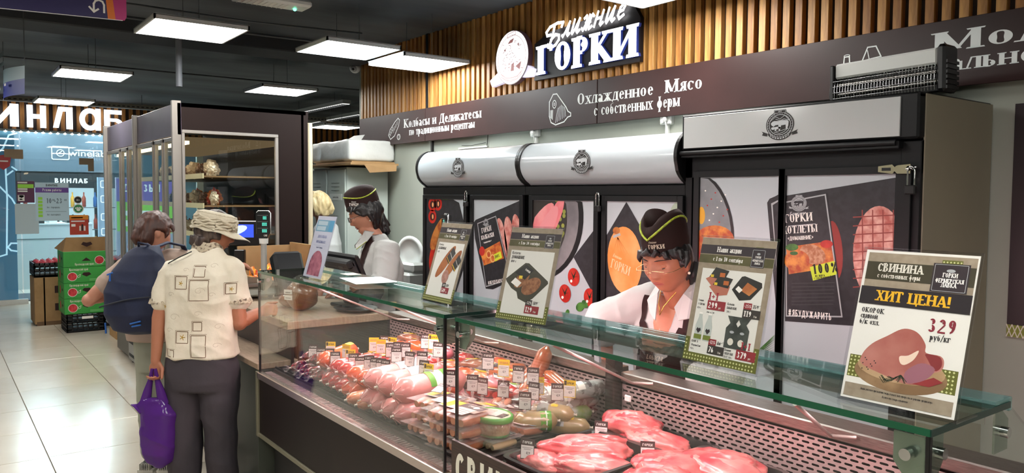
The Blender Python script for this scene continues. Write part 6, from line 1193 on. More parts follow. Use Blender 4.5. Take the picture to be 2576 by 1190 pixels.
def frame_art(b, T, w_, h, line1, line2_):
    rect(b, 0.001, w_-.001, .002, h-.002, T, pkr, .0003); rect(b, .016, w_-.016, .02, h-.016, T, ppap, .0005); rect(b, .001, w_-.001, h-.075, h-.0015, T, pkr, .0007)
    rect(b, .001, w_-.001, h-.04, h-.018, T, pbrn, .0009); rect(b, .001, w_-.001, h-.062, h-.042, T, olv, .0009); text(b, line1, T @ Matrix.Translation((.085, h-.0345, .0011)), .0125, printw, align='c', wid=.95); text(b, line2_, T @ Matrix.Translation((.085, h-.056, .0011)), .010, printw, align='c', wid=.92)
    logo_badge(b, T, w_-.043, h-.043, .036, .042); rect(b, .001, w_-.001, .001, .002+.018, T, pck, .0008); checks(b, .001, w_-.001, .001, .018, T, .0009); checks(b, .001, .014, .018, .055, T, .0009); checks(b, w_-.014, w_-.001, .018, .055, T, .0009)
def price(b, T, x, y, old, new, pct, sub, red=True, s=1):
    rect(b, x, x+.052*s, y, y+.022*s, T, pinkr if red else ptr, .0012); text(b, new, T @ Matrix.Translation((x+.003*s, y+.004*s, .0014)), .014*s, printw); text(b, sub, T @ Matrix.Translation((x+.034*s, y+.004*s, .0014)), .005*s, cream, wid=.8)
    if pct: rect(b, x, x+.024*s, y+.022*s, y+.038*s, T, ptr if red else pinkr, .0012); text(b, pct, T @ Matrix.Translation((x+.002*s, y+.026*s, .0014)), .008*s, printw)
    if old: text(b, old, T @ Matrix.Translation((x+.028*s, y+.026*s, .0014)), .009*s, printk); line2(b, [(x+.027*s, y+.028*s), (x+.05*s, y+.035*s)], .0006, T, printk, .0016)
cut = M('print_patty', '9C6A46', .5, n=('7C4E30', 90, .4, .6)); tkb = M('print_tray_black', '24231E', .4)
def art_blue(b, T, w_, h):
    rect(b, .01, w_-.01, h-.075, h-.02, T, M('p_blue', '6FA4C0', .5), .0004); rect(b, .02, .13, h-.045, h-.025, T, M('p_ltblue', 'B8CEDA', .5), .0006); rect(b, .02, .12, h-.07, h-.05, T, MATS['p_ltblue'], .0006); rect(b, .15, w_-.012, h-.072, h-.022, T, M('p_blue2', '4E9CC6', .5), .0006)
    pb = M('p_lav', '7F86B4', .5); text(b, 'ДЛЯ КОЛБАСЫ', T @ Matrix.Translation((w_/2, h-.105, .0006)), .012, pb, align='c'); text(b, 'ИЛИ ДЕЛИКАТЕС', T @ Matrix.Translation((w_/2, h-.13, .0006)), .011, pb, align='c'); rect(b, .03, w_-.03, h-.142, h-.1415, T, pb, .0006); text(b, 'спросите у продавца', T @ Matrix.Translation((w_/2, h-.155, .0006)), .007, M('p_navy', '2E3468', .5), align='c')
    pts = [(w_/2-.07, .012), (w_/2+.07, .012)]+[(w_/2+.07*math.cos(a), .06+.07*math.sin(a)) for a in [PI*i/14 for i in range(15)]]; flat(b, pts, T, M('p_meatphoto', '7A2C48', .45, n=('C97A8C', 30, .35, .7)), .0006)
    for i in range(9): a = PI*(i+.5)/9; line2(b, [(w_/2, .03), (w_/2+.065*math.cos(a), .06+.065*math.sin(a))], .003, T, M('p_meatpale', 'B86A80', .45), .0008)
def art_sos(b, T, w_, h):
    frame_art(b, T, w_, h, 'Наши акции', 'с 1 по 30 сентября'); text(b, 'Колбаса', T @ Matrix.Translation((.022, h-.088, .0008)), .008, printk); text(b, 'БАЛЫКОВАЯ', T @ Matrix.Translation((.022, h-.102, .0008)), .009, printk, wid=.85); text(b, 'в/к', T @ Matrix.Translation((.022, h-.115, .0008)), .008, printk)
    sb = M('print_sausage2', 'A8632E', .45, n=('8A4A20', 10, .4, .6)); flat(b, disc(.095, .15, .021, .075, 24, -.62), T, sb, .0008); flat(b, disc(.145, .14, .02, .07, 24, -.62), T, sb, .0010); flat(b, disc(.12, .095, .022, .026, 20), T, M('print_slice', 'B98A7E', .5, n=('A0705F', 60, .4, .6)), .0012)
    for cx, cy in ((.115, .175), (.165, .15)): flat(b, [(cx-.02, cy-.012), (cx+.005, cy-.032), (cx+.035, cy+.01), (cx+.012, cy+.032)], T, tkb, .0014); line2(b, [(cx-.015, cy-.008), (cx+.01, cy-.028)], .004, T, pgold, .0016); line2(b, [(cx, cy+.01), (cx+.02, cy-.01)], .003, T, printw, .0016)
    price(b, T, .115, .035, '759', '549', '-28%', 'Р/кг')
def art_cut(b, T, w_, h):
    frame_art(b, T, w_, h, 'Наши акции', 'с 1 по 30 сентября'); text(b, 'Котлеты', T @ Matrix.Translation((.022, h-.088, .0008)), .0085, printk); text(b, 'ДОМАШНИЕ', T @ Matrix.Translation((.022, h-.102, .0008)), .0095, printk, wid=.85); text(b, '400 г', T @ Matrix.Translation((.022, h-.115, .0008)), .008, printk)
    flat(b, [(.015, .128), (.02, .12), (.045, .10), (.07, .09), (.08, .07), (.115, .06), (.14, .075), (.19, .125), (.188, .132), (.1, .183), (.085, .183)], T, M('print_tray_olive', '3E3C2E', .4), .0008); flat(b, disc(.125, .112, .04, .024, 24, .5), T, cut, .0012); flat(b, disc(.082, .13, .035, .02, 24, .7), T, cut, .0011); flat(b, [(.05, .15), (.095, .13), (.125, .162), (.09, .178)], T, tkb, .0014)
    flat(b, [(.04, .118), (.07, .104), (.084, .12), (.055, .134)], T, printw, .0016); rect(b, .07, .084, .132, .142, T, lyel, .0016); text(b, 'ГОРКИ', T @ Matrix.Translation((.09, .16, .0016)) @ Matrix.Rotation(-.4, 4, 'Z'), .006, printw)
    price(b, T, .115, .028, '189', '129', '-32%', 'Р/шт', s=1.1)
def art_multi(b, T, w_, h):
    frame_art(b, T, w_, h, 'Наши акции', 'с 1 по 10 сентября')
    for dx, dy in ((0, .012), (.014, -.006)): flat(b, [(.03+dx, .185+dy), (.055+dx, .165+dy), (.085+dx, .17+dy), (.09+dx, .19+dy), (.06+dx, .2+dy)], T, M('print_pinkpack', 'B06A55', .5), .0009+dx*.01); flat(b, [(.04+dx, .19+dy), (.085+dx, .185+dy), (.095+dx, .208+dy), (.055+dx, .214+dy)], T, tkb, .0011+dx*.01); rect(b, .07+dx, .085+dx, .192+dy, .202+dy, T, M('print_orange3', 'B5622A', .5), .0013+dx*.01); rect(b, .044+dx, .053+dx, .19+dy, .196+dy, T, lyel, .0014+dx*.01)
    flat(b, [(.11, .178), (.135, .155), (.165, .16), (.19, .19), (.188, .2), (.14, .212), (.132, .21)], T, tkb, .0009); flat(b, [(.135, .178), (.16, .168), (.178, .186), (.15, .198)], T, M('print_orange4', 'A25A28', .45, n=('C07A40', 30, .4, .6)), .0012); flat(b, [(.12, .18), (.132, .172), (.14, .18), (.127, .188)], T, printw, .0013)
    crim = M('poster_crimson2', '9A2230', .5); text(b, '1+1', T @ Matrix.Translation((.062, .148, .001)), .018, crim, align='c'); price(b, T, .048, .125, None, '299', None, 'руб'); text(b, 'цена за 2 шт.', T @ Matrix.Translation((.05, .117, .001)), .0045, printk, wid=.8)
    for i, s_ in enumerate(('Сосиски', 'С СЫРОМ', '450 г')): text(b, s_, T @ Matrix.Translation((.02, .142-i*.009, .001)), .0048, printk, wid=.8)
    for i, s_ in enumerate(('Колбаски', 'БАВАРСКИЕ', '300 г')): text(b, s_, T @ Matrix.Translation((.105, .142-i*.009, .001)), .0052, printk, wid=.8)
    price(b, T, .15, .118, '159', '119', '-25%', 'Р/шт', False, .9)
    for x in (.035, .062): flat(b, [(x-.011, .05), (x+.011, .05), (x+.011, .085), (x+.005, .105), (x+.005, .115), (x-.005, .115), (x-.005, .105), (x-.011, .085)], T, M('print_bottle', 'B9C0BA', .4), .001); rect(b, x-.011, x+.011, .053, .064, T, M('print_olive5', '6E7A2E', .5), .0012); flat(b, [(x, .066), (x+.007, .074), (x+.004, .08), (x, .077), (x-.004, .08), (x-.007, .074)], T, pbrn, .0013); rect(b, x-.005, x+.005, .112, .116, T, printw, .0013)
    for x in (.13, .158): flat(b, [(x-.017, .045), (x+.017, .045), (x+.018, .09), (x+.008, .102), (x+.018, .118), (x-.018, .118), (x-.008, .102), (x-.018, .09)], T, M('print_bag', '2E332E', .4, n=('444A44', 40, .4, .6)), .001+x*.001); flat(b, disc(x, .06, .008), T, cream, .0014); flat(b, disc(x, .082, .006, .003), T, psilver, .0014)
    text(b, '1+1', T @ Matrix.Translation((.173, .048, .0016)), .016, crim, align='c'); price(b, T, .15, .024, None, '379', None, 'руб'); price(b, T, .07, .024, '86', '76', '-12%', 'Р/шт', False, .9)
    for i, s_ in enumerate(('КЕФИР 1%', '«Искренне Ваш»', '930 г')): text(b, s_, T @ Matrix.Translation((.02, .044-i*.009, .001)), .0048, printk, wid=.75)
    for i, s_ in enumerate(('Пельмени', 'СИБИРСКИЕ', 'ГОСТ, 700 г')): text(b, s_, T @ Matrix.Translation((.118, .038-i*.008, .001)), .005, printk, wid=.75)
def art_pork(b, T, w_, h):
    rect(b, .004, w_-.004, .006, h-.004, T, ppap, .0003); rect(b, .007, w_-.004, h-.076, h-.006, T, pkr, .0005); rect(b, .007, w_-.004, h-.060, h-.024, T, M('poster_olive2', '38331F', .5), .0007)
    text(b, 'СВИНИНА', T @ Matrix.Translation((.072, h-.043, .0009)), .0165, cream, align='c', wid=.95); text(b, 'с собственных ферм', T @ Matrix.Translation((.072, h-.0555, .0009)), .0095, cream, align='c', wid=.88); logo_badge(b, T, w_-.046, h-.046, .064, .054)
    rect(b, .004, w_-.003, h-.109, h-.074, T, M('poster_blk', '1E161A', .5), .0014); text(b, 'ХИТ ЦЕНА!', T @ Matrix.Translation((w_/2, h-.101, .0017)), .0205, pgold, align='c', wid=1.08, th=.21)
    for i, s_ in enumerate(('ОКОРОК', 'свиной', 'б/к охл.')): text(b, s_, T @ Matrix.Translation((.012, h-.126-i*.0115, .0008)), .0095 if i == 0 else .0102, printk)
    text(b, '329', T @ Matrix.Translation((w_-.045, h-.148, .0008)), .026, pred, align='c', th=.22); text(b, 'руб/кг', T @ Matrix.Translation((w_-.045, h-.163, .0008)), .0115, printk, align='c')
    checks(b, .006, w_-.006, .043, .086, T, .0005, .0036); rect(b, .006, w_-.006, .006, .032, T, pkr, .0006); rect(b, .006, w_-.006, .0315, .0435, T, ppap, .0008)
    flat(b, disc(.104, .062, .085, .034, 36), T, M('print_boardwood', '9A7B58', .5, n=('7C5F40', 14, .4, .6)), .0010); flat(b, disc(.104, .072, .08, .026, 36), T, M('print_boardtop', 'B89A76', .5, n=('A58560', 14, .4, .6)), .0012)
    pm = M('print_hamraw', 'A0584E', .5, n=('BE8276', 10, .35, .7)); flat(b, smo([(.032, .07), (.03, .09), (.045, .112), (.07, .13), (.095, .147), (.115, .148), (.13, .14), (.142, .124), (.145, .11), (.17, .108), (.178, .098), (.175, .082), (.155, .072), (.14, .052), (.115, .048), (.08, .056)]), T, pm, .0014)
    flat(b, smo([(.145, .108), (.17, .106), (.175, .09), (.165, .08), (.15, .098)]), T, M('print_hamred', '7E2A2A', .5), .0016); flat(b, smo([(.1, .096), (.115, .1), (.132, .112), (.126, .094), (.112, .082), (.103, .084)]), T, M('print_fatpale', 'D9C2AE', .5), .0018); flat(b, smo([(.115, .07), (.14, .09), (.165, .083), (.15, .06), (.12, .05)]), T, M('print_hampurple', '8E5A66', .5), .0017); flat(b, [(.13, .05), (.165, .068), (.182, .062), (.16, .05)], T, M('print_rind', '8A2A2A', .5), .0016)
    for i in range(26): a = -.7+i*.12; line2(b, [(.07+.002*i, .052+.004*math.sin(i)), (.07+.002*i+.012*math.cos(a), .05+.012*math.sin(a))], .0011, T, pstem, .0019)
    for i in range(10): flat(b, disc(.034+.003*(i*7 % 9), .062+.0035*(i*5 % 7), .0013, n=6), T, printk, .0019)
    text(b, 'Акция действует при наличии товара и может быть прекращена по решению организатора', T @ Matrix.Translation((w_/2, .022, .0009)), .0042, printk, align='c', wid=.72); text(b, 'Количество товара ограничено', T @ Matrix.Translation((w_/2, .014, .0009)), .0042, printk, align='c', wid=.75)
stand('acrylic stand with pale blue and white sheet, farthest left on the glass top', -3.536, 1.412, 0, .281, art_blue, base=M('sheet_lav', 'C9CBDC', .5)); stand('acrylic stand with sausage poster priced 549, second from the left', -2.513, 1.466, -.02, .302, art_sos)
stand('acrylic stand with cutlet poster priced 129, in the middle', -1.986, 1.423, .182, .272, art_cut); stand('acrylic stand with four-product poster, right of the front seller', -1.231, 1.433, -.016, .231, art_multi); stand('largest-looking acrylic stand with pork poster priced 329, at the right', -.813, 1.407, .018, .299, art_pork)
b = MB(); b.add([(0, 0, 0), (.28, -.05, 0), (.33, .12, .004), (.06, .18, 0), (0, 0, .0012), (.28, -.05, .0012), (.33, .12, .0052), (.06, .18, .0012)], [(0, 3, 2, 1), (4, 5, 6, 7), (0, 1, 5, 4), (1, 2, 6, 5), (2, 3, 7, 6), (3, 0, 4, 7)], M('sheet_white', 'E8EEF0', .4)); o = b.build('paper_sheet', loc=(-3.32, 1.50, GZ+.009)); tag(o, 'blank white paper sheet lying on the glass top near the cashier', 'paper')
b = MB(); b.box(-.07, .02, -.02, .05, 0, .002, M('receipt', 'D8D4C4', .6)); o = b.build('receipt', loc=(-3.42, 1.60, GZ+.009)); tag(o, 'small pale receipt beside the leftmost stand on the glass', 'paper')
for i in range(4):
    t = thing('clear_cup', 'small clear cap standing on the right end of the glass top, %s' % ORD[i], 'cup', (-.60+.022*i, 1.70+.025*i, .985), 0, 'small clear caps at the right end')
    b = MB(); b.lathe([(.012, 0), (.013, .045), (.0115, .045), (.011, .003)], GL('cup_clear', (.9, .88, .84), 1.2, .1, .25, (.8, .76, .7)), 12); b.build('cup', t)
    t.location.z = GZ+.0015 if False else .985
# ------------------------------------------------------------------ people
skin = M('skin', 'B9836A', .5, n=('A8705A', 7, .3, .7), sub=.12, bump=(90, .05)); skin2 = M('skin_tan', 'AD7358', .5, n=('9A6248', 7, .3, .7), sub=.12, bump=(90, .05)); lipm = M('lips', '8E4640', .4); hairk = M('hair_black', '0E0C0E', .38, n=('26201F', 60, .4, .7), bump=(70, .3), stretch=(1, 1, .15)); hairb = M('hair_brown', '3A1D14', .5, n=('522C1E', 60, .4, .7), bump=(60, .25), stretch=(1, 1, .15)); hairy = M('hair_blonde', 'BFA878', .5, n=('E0CFA4', 40, .4, .7), bump=(60, .6), stretch=(1, 1, .15))
shirtw = M('shirt_white', 'AAABA8', .75, bump=(14, .4)); apron = M('apron_brown', '271514', .7, spec=.2, bump=(40, .1)); hatm = M('cap_brown', '2A1816', .7, spec=.2, bump=(60, .1)); limet = M('trim_lime', 'B5C23A', .5, n=('8A9A28', 90, .4, .6)); tr_dark = M('trousers_dark', '322D33', .75, n=('3A343A', 6, .3, .7), bump=(10, .5)); tr_khaki = M('trousers_khaki', '8A8B7C', .75, bump=(10, .5))
tshirt = M('tshirt_taupe', 'A38D80', .75, bump=(12, .4)); shirtc = M('shirt_cream', 'CFC5B0', .65, n=('DAD2C0', 7, .35, .65), bump=(16, .5)); navyb = M('backpack_navy', '0B1430', .7, n=('101C3C', 8, .3, .7), bump=(14, .35)); strap_b = M('strap_blue', '1E5AA8', .5)
def voxel(mb, name, parent, loc, size=.007, it=3, fold=0, fs=12, fn=None, seed=0):
    me = mb.mesh('tmp'); ob = bpy.data.objects.new('tmp', me); C.objects.link(ob)
    r = ob.modifiers.new('r', 'REMESH'); r.mode = 'VOXEL'; r.voxel_size = size; r.use_smooth_shade = True
    if it: s = ob.modifiers.new('s', 'SMOOTH'); s.factor = .5; s.iterations = it
    bpy.context.view_layer.update(); m2 = bpy.data.meshes.new_from_object(ob.evaluated_get(bpy.context.evaluated_depsgraph_get()))
    bpy.data.objects.remove(ob); bpy.data.meshes.remove(me); m2.materials.clear(); m2.materials.append(mb.mats[0])
    if fold or fn:
        n = len(m2.vertices); co = np.empty(n*3, 'f'); m2.vertices.foreach_get('co', co); co = co.reshape(-1, 3); no = np.empty(n*3, 'f'); m2.vertices.foreach_get('normal', no); no = no.reshape(-1, 3)
        if fold:
            off = np.array([noise.noise(Vector((c[0]*fs+seed, c[1]*fs, c[2]*fs*.45)))*.7+(1-abs(noise.noise(Vector((c[0]*fs*.6+9+seed, c[1]*fs*.6+c[2]*fs*.5, c[2]*fs*.9)))))**3*.5 for c in co], 'f'); co = co+no*(off*fold)[:, None]
        if fn:
            for i in range(n): co[i] = fn(Vector(co[i]))
        m2.vertices.foreach_set('co', co.ravel())
    m2.transform(Matrix.Translation(-Vector(loc))); m2.name = name; m2.update()
    m2.polygons.foreach_set('use_smooth', [True]*len(m2.polygons))
    o = bpy.data.objects.new(name, m2); C.objects.link(o); o.parent = parent; return o
def limb(b, pts, rs, mat, n=14):
    """tapering limb through joints, balls at the joints"""
    P_ = []; R_ = []
    for i in range(len(pts)-1):
        a, c = Vector(pts[i]), Vector(pts[i+1]); k = 4
        for j in range(k): P_.append(a.lerp(c, j/k)); R_.append(rs[i]+(rs[i+1]-rs[i])*(j/k))
    P_.append(Vector(pts[-1])); R_.append(rs[-1])
    b.tube(P_, R_, mat, n)
    for p, r in zip(pts, rs): b.ell(p, r*.99, mat, 14, 10)
class Head:
    def __init__(s, c, face, up=(0, 0, 1), k=1.0, wx=1.0):
        s.y = Vector(face).normalized(); s.x = s.y.cross(Vector(up)).normalized(); s.z = s.x.cross(s.y); s.c = Vector(c); s.k = k
        kx = k*wx; s.T = Matrix(((s.x.x*kx, s.y.x*k, s.z.x*k, c[0]), (s.x.y*kx, s.y.y*k, s.z.y*k, c[1]), (s.x.z*kx, s.y.z*k, s.z.z*k, c[2]), (0, 0, 0, 1)))
    def at(s, x, y, z): return s.T @ Vector((x, y, z))
    def surf(s, x, z): # front surface height of the sculpt
        best = s.prof(Vector((x/.08, math.sqrt(max(0, 1-(x/.08)**2-(z/.118)**2)), z/.118))); return best
    def prof(s, q):
        x, y, z = q.x*.077, q.y*.096, q.z*.118
        if z < 0: j = min(1, -z/.118); x *= 1-.24*j*j; y *= (1-.10*j) if y > 0 else (1-.45*j)
        if y < 0 and z > -.04: y *= 1.03
        if y > 0:
            f = min(1, y/.05)
            g = lambda cx, cz, sx, sz: math.exp(-((abs(x)-cx)/sx)**2-((z-cz)/sz)**2)
            y *= .97; y -= .006*g(0, .0, .06, .02)*0
            y += f*(.005*g(.028, .028, .022, .008)-.011*g(.032, .004, .015, .013)+.006*g(.042, -.028, .02, .02)+.005*g(0, -.062, .022, .006)+.0045*g(0, -.074, .018, .006)-.004*g(0, -.068, .02, .0028)+.009*g(0, -.1, .02, .014)-.004*g(0, -.086, .02, .006))
            nz = .010 > z > -.05
            t = max(0, min(1, (.022-z)/.062)); ridge = (.004+.019*t**1.3) if z > -.040 else .023*math.exp(-((z+.040)/.007)**2)
            if z > .025: ridge *= math.exp(-((z-.025)/.012)**2)
            y += f*ridge*math.exp(-(x/(.0075+.004*t))**2); y += f*.008*g(.012, -.040, .006, .006)
        return Vector((x, y, z))
    def mesh(s, b, mat):
        n, m_ = 96, 80; v = []
        for i in range(m_+1):
            p = PI*i/m_
            for k in range(n): t = 2*PI*k/n; v.append(s.T @ s.prof(Vector((math.sin(p)*math.cos(t), math.sin(p)*math.sin(t), math.cos(p)))))
        b.add(v, [(i*n+k, (i+1)*n+k, (i+1)*n+(k+1) % n, i*n+(k+1) % n) for i in range(m_) for k in range(n)], mat, True)
        for sx in (-1, 1):
            M2 = s.T @ Matrix.Translation((sx*.076, -.008, -.004)) @ Matrix.Rotation(sx*-.35, 4, 'Z') @ Matrix.Rotation(.15, 4, 'X'); b.ell((0, 0, 0), (.009, .018, .031), mat, 14, 12, M2); b.ell((sx*.004, -.003, .006), (.008, .021, .022), mat, 12, 10, M2)
    def face(s, parent, loc, down=True, glasses=None, brow=hairk, lipc=None):
        L = -Vector(loc); Tw = Matrix.Translation(L) @ s.T
        b = MB(Tw)
        for sx in (-1, 1):
            y = s.surf(sx*.032, .004).y; b.ell((sx*.032, y-.0065, .003), (.0145, .0098, .0085), skin2, 16, 12)
        b.build('eyelid', parent)
        b = MB(Tw)
        for sx in (-1, 1):
            y = s.surf(sx*.032, .004).y
            pts = [(sx*(.018+.004*i), y+.0034-.0016*abs(i-3.2)**1.3, -.004-.0012*(3-abs(i-3))) for i in range(8)]; b.tube(pts, [.001, .002, .0026, .0028, .0028, .0026, .002, .001], M('lash', '1A1210', .5), 6)
        b.build('lash', parent)
        b = MB(Tw)
        for sx in (-1, 1):
            pts = []
            for i in range(8): x = sx*(.014+.0052*i); z = .024+.004*math.sin(i/7*PI*.8); pts.append((x, s.surf(x, z).y+.0005, z))
            b.tube(pts, [.0018, .0026, .0028, .0026, .0023, .002, .0015, .0008], brow, 6, flat=.6)
        b.build('eyebrow', parent)
        b = MB(Tw)
        for z0, hh, rr in ((-.0625, .0035, .0042), (-.0725, .003, .0050)):
            pts = []
            for i in range(9): x = -.022+.0055*i; z = z0+(-.0032 if z0 > -.065 else .0026)*abs(i-4)/4; pts.append((x, s.surf(x, z).y-.0008, z))
            b.tube(pts, [rr*.3]+[rr*(1-.6*(abs(i-4)/4)**2) for i in range(1, 8)]+[rr*.3], lipc or lipm, 8, flat=.7)
        b.build('lips', parent)
        if glasses:
            gm_, rr, dz, half = glasses; b = MB(Tw)
            yy = s.surf(.0, -.012).y+.004; tilt = .35
            for sx in (-1, 1):
                pts = [(sx*.033+.0245*math.cos(a), yy-.004+.003*math.cos(a*1)*-sx, dz+.0155*math.copysign(abs(math.sin(a))**.7, math.sin(a))) for a in [2*PI*i/20 for i in range(21 if not half else 11)]]
                if half: pts = [(p[0], p[1], dz+.012) if i in (0, len(pts)-1) else p for i, p in enumerate(pts)]; pts = [(sx*.033-.0245+.0049*i, yy-.003, dz+.012) for i in range(11)]
                b.tube(pts, rr, gm_, 6, caps=half); b.tube([(sx*.057, yy-.005, dz+.006), (sx*.078, yy-.03, dz+.01), (sx*.083, -.0, dz+.016)], rr*.9, gm_, 6)
            b.tube([(-.009, yy-.002, dz+.004), (0, yy+.001, dz+.007), (.009, yy-.002, dz+.004)], rr, gm_, 6); b.build('glasses', parent)
            b = MB(Tw)
            for sx in (-1, 1): b.add([(sx*.033+.0235*math.cos(a), yy-.0045, dz+.015*math.copysign(abs(math.sin(a))**.7, math.sin(a))) for a in [2*PI*i/20 for i in range(20)]], [list(range(20))], GL('lens', (.97, .96, .95), 1.0), True)
            b.build('lens', parent)
def earring(H, parent, loc, mat, sx=1):
    b = MB(); 
    for s_ in (-1, 1): b.ell(tuple(H.at(s_*.081, -.005, -.04)-Vector(loc)), .0055, mat, 10, 8)
    b.build('earring', parent)
def hand(b, wrist, fwd, back, side, mat, curl=.4, k=1.0, spread=.12):
    """palm + five bent fingers; fwd = wrist to knuckles, back = back-of-hand normal, side=+1: thumb towards fwd x back"""
    f = Vector(fwd).normalized(); n_ = Vector(back); n_ = (n_-f*n_.dot(f)).normalized(); t = f.cross(n_)*side; w_ = Vector(wrist)
    b.ell((0, 0, 0), (.019*k, .045*k, .038*k), mat, 16, 12, Matrix((( n_.x, f.x, t.x, (w_+f*.042*k).x), (n_.y, f.y, t.y, (w_+f*.042*k).y), (n_.z, f.z, t.z, (w_+f*.042*k).z), (0, 0, 0, 1))))
    b.ell((0, 0, 0), .024*k, mat, 12, 8, Matrix.Translation(w_+f*.008*k))
    for i, (o_, L_) in enumerate(((.026, .070), (.009, .080), (-.009, .074), (-.026, .058))):
        p = w_+f*.068*k+t*o_*k; d = (f+t*o_*spread*60*.05).normalized(); pts = [w_+f*.04*k+t*o_*.8*k, p]; a = 0; rr = [.0095*k, .0092*k]
        for s_, q in ((.45, 1.0), (.3, 1.25), (.25, .8)):
            a += curl*q; dd = d*math.cos(a)-n_*math.sin(a); p = p+dd*L_*s_*k; pts.append(p); rr.append((.0086, .0078, .0068)[len(rr)-2]*k)
        b.tube(pts, rr, mat, 8); b.ell(tuple(pts[-1]), rr[-1], mat, 8, 6)
        for p_, r_ in zip(pts[1:-1], rr[1:-1]): b.ell(tuple(p_), r_*1.02, mat, 8, 6)
    p = w_+f*.018*k+t*.022*k; d1 = (f*.65+t*.65-n_*.35).normalized(); d2 = (f*.95+t*.1-n_*.55*max(curl, .3)).normalized()
    pts = [p, p+d1*.036*k, p+d1*.036*k+d2*.028*k, p+d1*.036*k+d2*.052*k]; b.tube(pts, [.013*k, .0108*k, .0095*k, .0078*k], mat, 8)
    for p_, r_ in zip(pts, (.013, .0108, .0095, .0078)): b.ell(tuple(p_), r_*k, mat, 8, 6)
def onto(obj, loc, pts, direction, mat_fn, name, parent, eps=.0015):
    """lay flat ribbon pieces on the surface of obj along direction; pts = list of world polygons"""
    me = obj.data; bm_v = [v.co for v in me.vertices]; bv = BVHTree.FromPolygons(bm_v, [tuple(p.vertices) for p in me.polygons]); d = Vector(direction).normalized(); b = MB(); L = Vector(loc)
    for poly, mt in pts:
        q = []
        for p in poly:
            o_ = Vector(p)-L-d*.6; h = bv.ray_cast(o_, d, 1.5)
            if h[0] is None: q = None; break
            q.append(h[0]-d*eps)
        if q: b.add(q, [list(range(len(q)))], mt)
    if b.V: return b.build(name, parent)
def text_polys(s, T, h, mat, **k):
    b = MB(); text(b, s, T, h, mat, **k); return [([b.V[i] for i in f], mat) for f in b.Fc]
def frame3(x, y, z=None):
    return x, y
# ---------- generic clothed figure pieces
def torso(b, secs, mat, pw=2.3): b.loft(secs, mat, 28, pw)
gold = M('gold', 'D9B45A', .25, 1)
def cap(H, parent, loc, style):
    """side cap: tall folded crown with lime braid"""
    Tw = Matrix.Translation(-Vector(loc)) @ H.T; b = MB(Tw); n = 40; rows = []
    z0 = .052; hh = .138 if style == 1 else .115
    for j, (s_, kx, ky) in enumerate(((0, 1.02, 1.02), (.3, 1.03, 1.03), (.55, .98, 1.02), (.8, .86, .98), (1, .66, .92))):
        r = []
        for i in range(n):
            a = 2*PI*i/n; dip = 0
            zz = z0+s_*hh+.012*math.cos(a*2)*s_
            if j == 4: zz -= .0
            r.append(((.071 if style == 1 else .082)*kx*math.cos(a), -.004+(.097 if style == 1 else .102)*ky*math.sin(a), zz-.012*math.sin(a)*(1-s_)*0))
        rows.append(r)
    if style == 1: # front view fold: two peaks with a dip between
        rows[3] = [(x, y, z+.012*abs(x)/.07) for x, y, z in rows[3]]
        rows[4] = [(x*1.05, y*.9, z-.045*math.exp(-(x/.02)**2)+.0) for x, y, z in rows[4]]; rows.append([(x*.45, y*.8, z-.055) for x, y, z in rows[4]]); rows.append([(x*.02, y*.7, z-.03) for x, y, z in rows[5]])
    else:
        rows.append([(x*.5, y*.93, z+.006) for x, y, z in rows[4]]); rows.append([(x*.02, y*.8, z+.0) for x, y, z in rows[5]])
    V = [p for r in rows for p in r]; Fq = [(j*n+i, j*n+(i+1) % n, (j+1)*n+(i+1) % n, (j+1)*n+i) for j in range(len(rows)-1) for i in range(n)]
    b.add(V, Fq, hatm, True); o = b.build('cap', parent)
    b = MB(Tw); pts = []
    for i in range(n+1):
        a = 2*PI*i/n; y = math.sin(a); s_ = (.50+.28*abs(math.cos(a))**1.0 if style == 1 else .62+.18*math.cos(2*(a)+PI)*1.0)
        if style == 1: s_ = .42+.40*(abs(math.cos(a)))**.9
        j = s_; kx = np.interp(s_, (0, .3, .55, .8, 1), (1.02, 1.03, .98, .86, .66)); ky = np.interp(s_, (0, .3, .55, .8, 1), (1.02, 1.03, 1.02, .98, .92))
        pts.append(((.0735 if style == 1 else .0845)*kx*math.cos(a), -.004+(.0995 if style == 1 else .1045)*ky*math.sin(a), z0+s_*hh+.012*math.cos(a*2)*s_))
    b.tube(pts, .0042, limet, 6, caps=False); b.build('cap_braid', parent)
    return o
b = MB(); b.box(-.43, .45, -.19, .29, 0.002, .2, M('wrap_white', 'CFD1CE', .35, bump=(14, .5), coat=.3)); voxel(b, 'body', BUNDLE, (0, 0, 0), .018, 9, .014, 7)
# ================== front seller (leaning forward behind the right case)
L = Vector((-2.12, 2.42, 0)); t = thing('person', 'seller in brown side cap and reading glasses reaching into the right case', 'person', L)
Hc = Vector((-2.005, 2.24, 1.405)); H = Head(Hc, (.06, -.97, -.20), (0, -.15, 1), 1.0, 1.14)
b = MB(); H.mesh(b, skin2)
b.tube([(-2.03, 2.36, 1.24), (-2.015, 2.31, 1.30), (-2.0, 2.27, 1.35)], [.062, .058, .06], skin2, 18);
fwd = Vector((.08, -1, 0)).normalized(); sd = Vector((1, .08, 0)).normalized()
torso(b, [((-2.11, 2.45, .78), .17, .12, sd, (0, 1, 0)), ((-2.11, 2.43, .95), .15, .11, sd, (0, 1, .2)), ((-2.09, 2.42, 1.10), .16, .12, sd, (0, 1, .3)), ((-2.07, 2.40, 1.2), .165, .10, sd, (0, 1, .35)), ((-2.05, 2.38, 1.26), .10, .06, sd, (0, 1, .35))], skin2)
shL, shR = Vector((-2.235, 2.385, 1.215)), Vector((-1.885, 2.40, 1.225))
armL = [shL, (-2.34, 2.22, 1.14), (-2.33, 2.245, 1.0)]; armR = [shR, (-1.83, 2.38, 1.0), (-1.90, 2.27, .96)]
limb(b, armL, [.05, .04, .026], skin2); limb(b, armR, [.05, .04, .026], skin2)
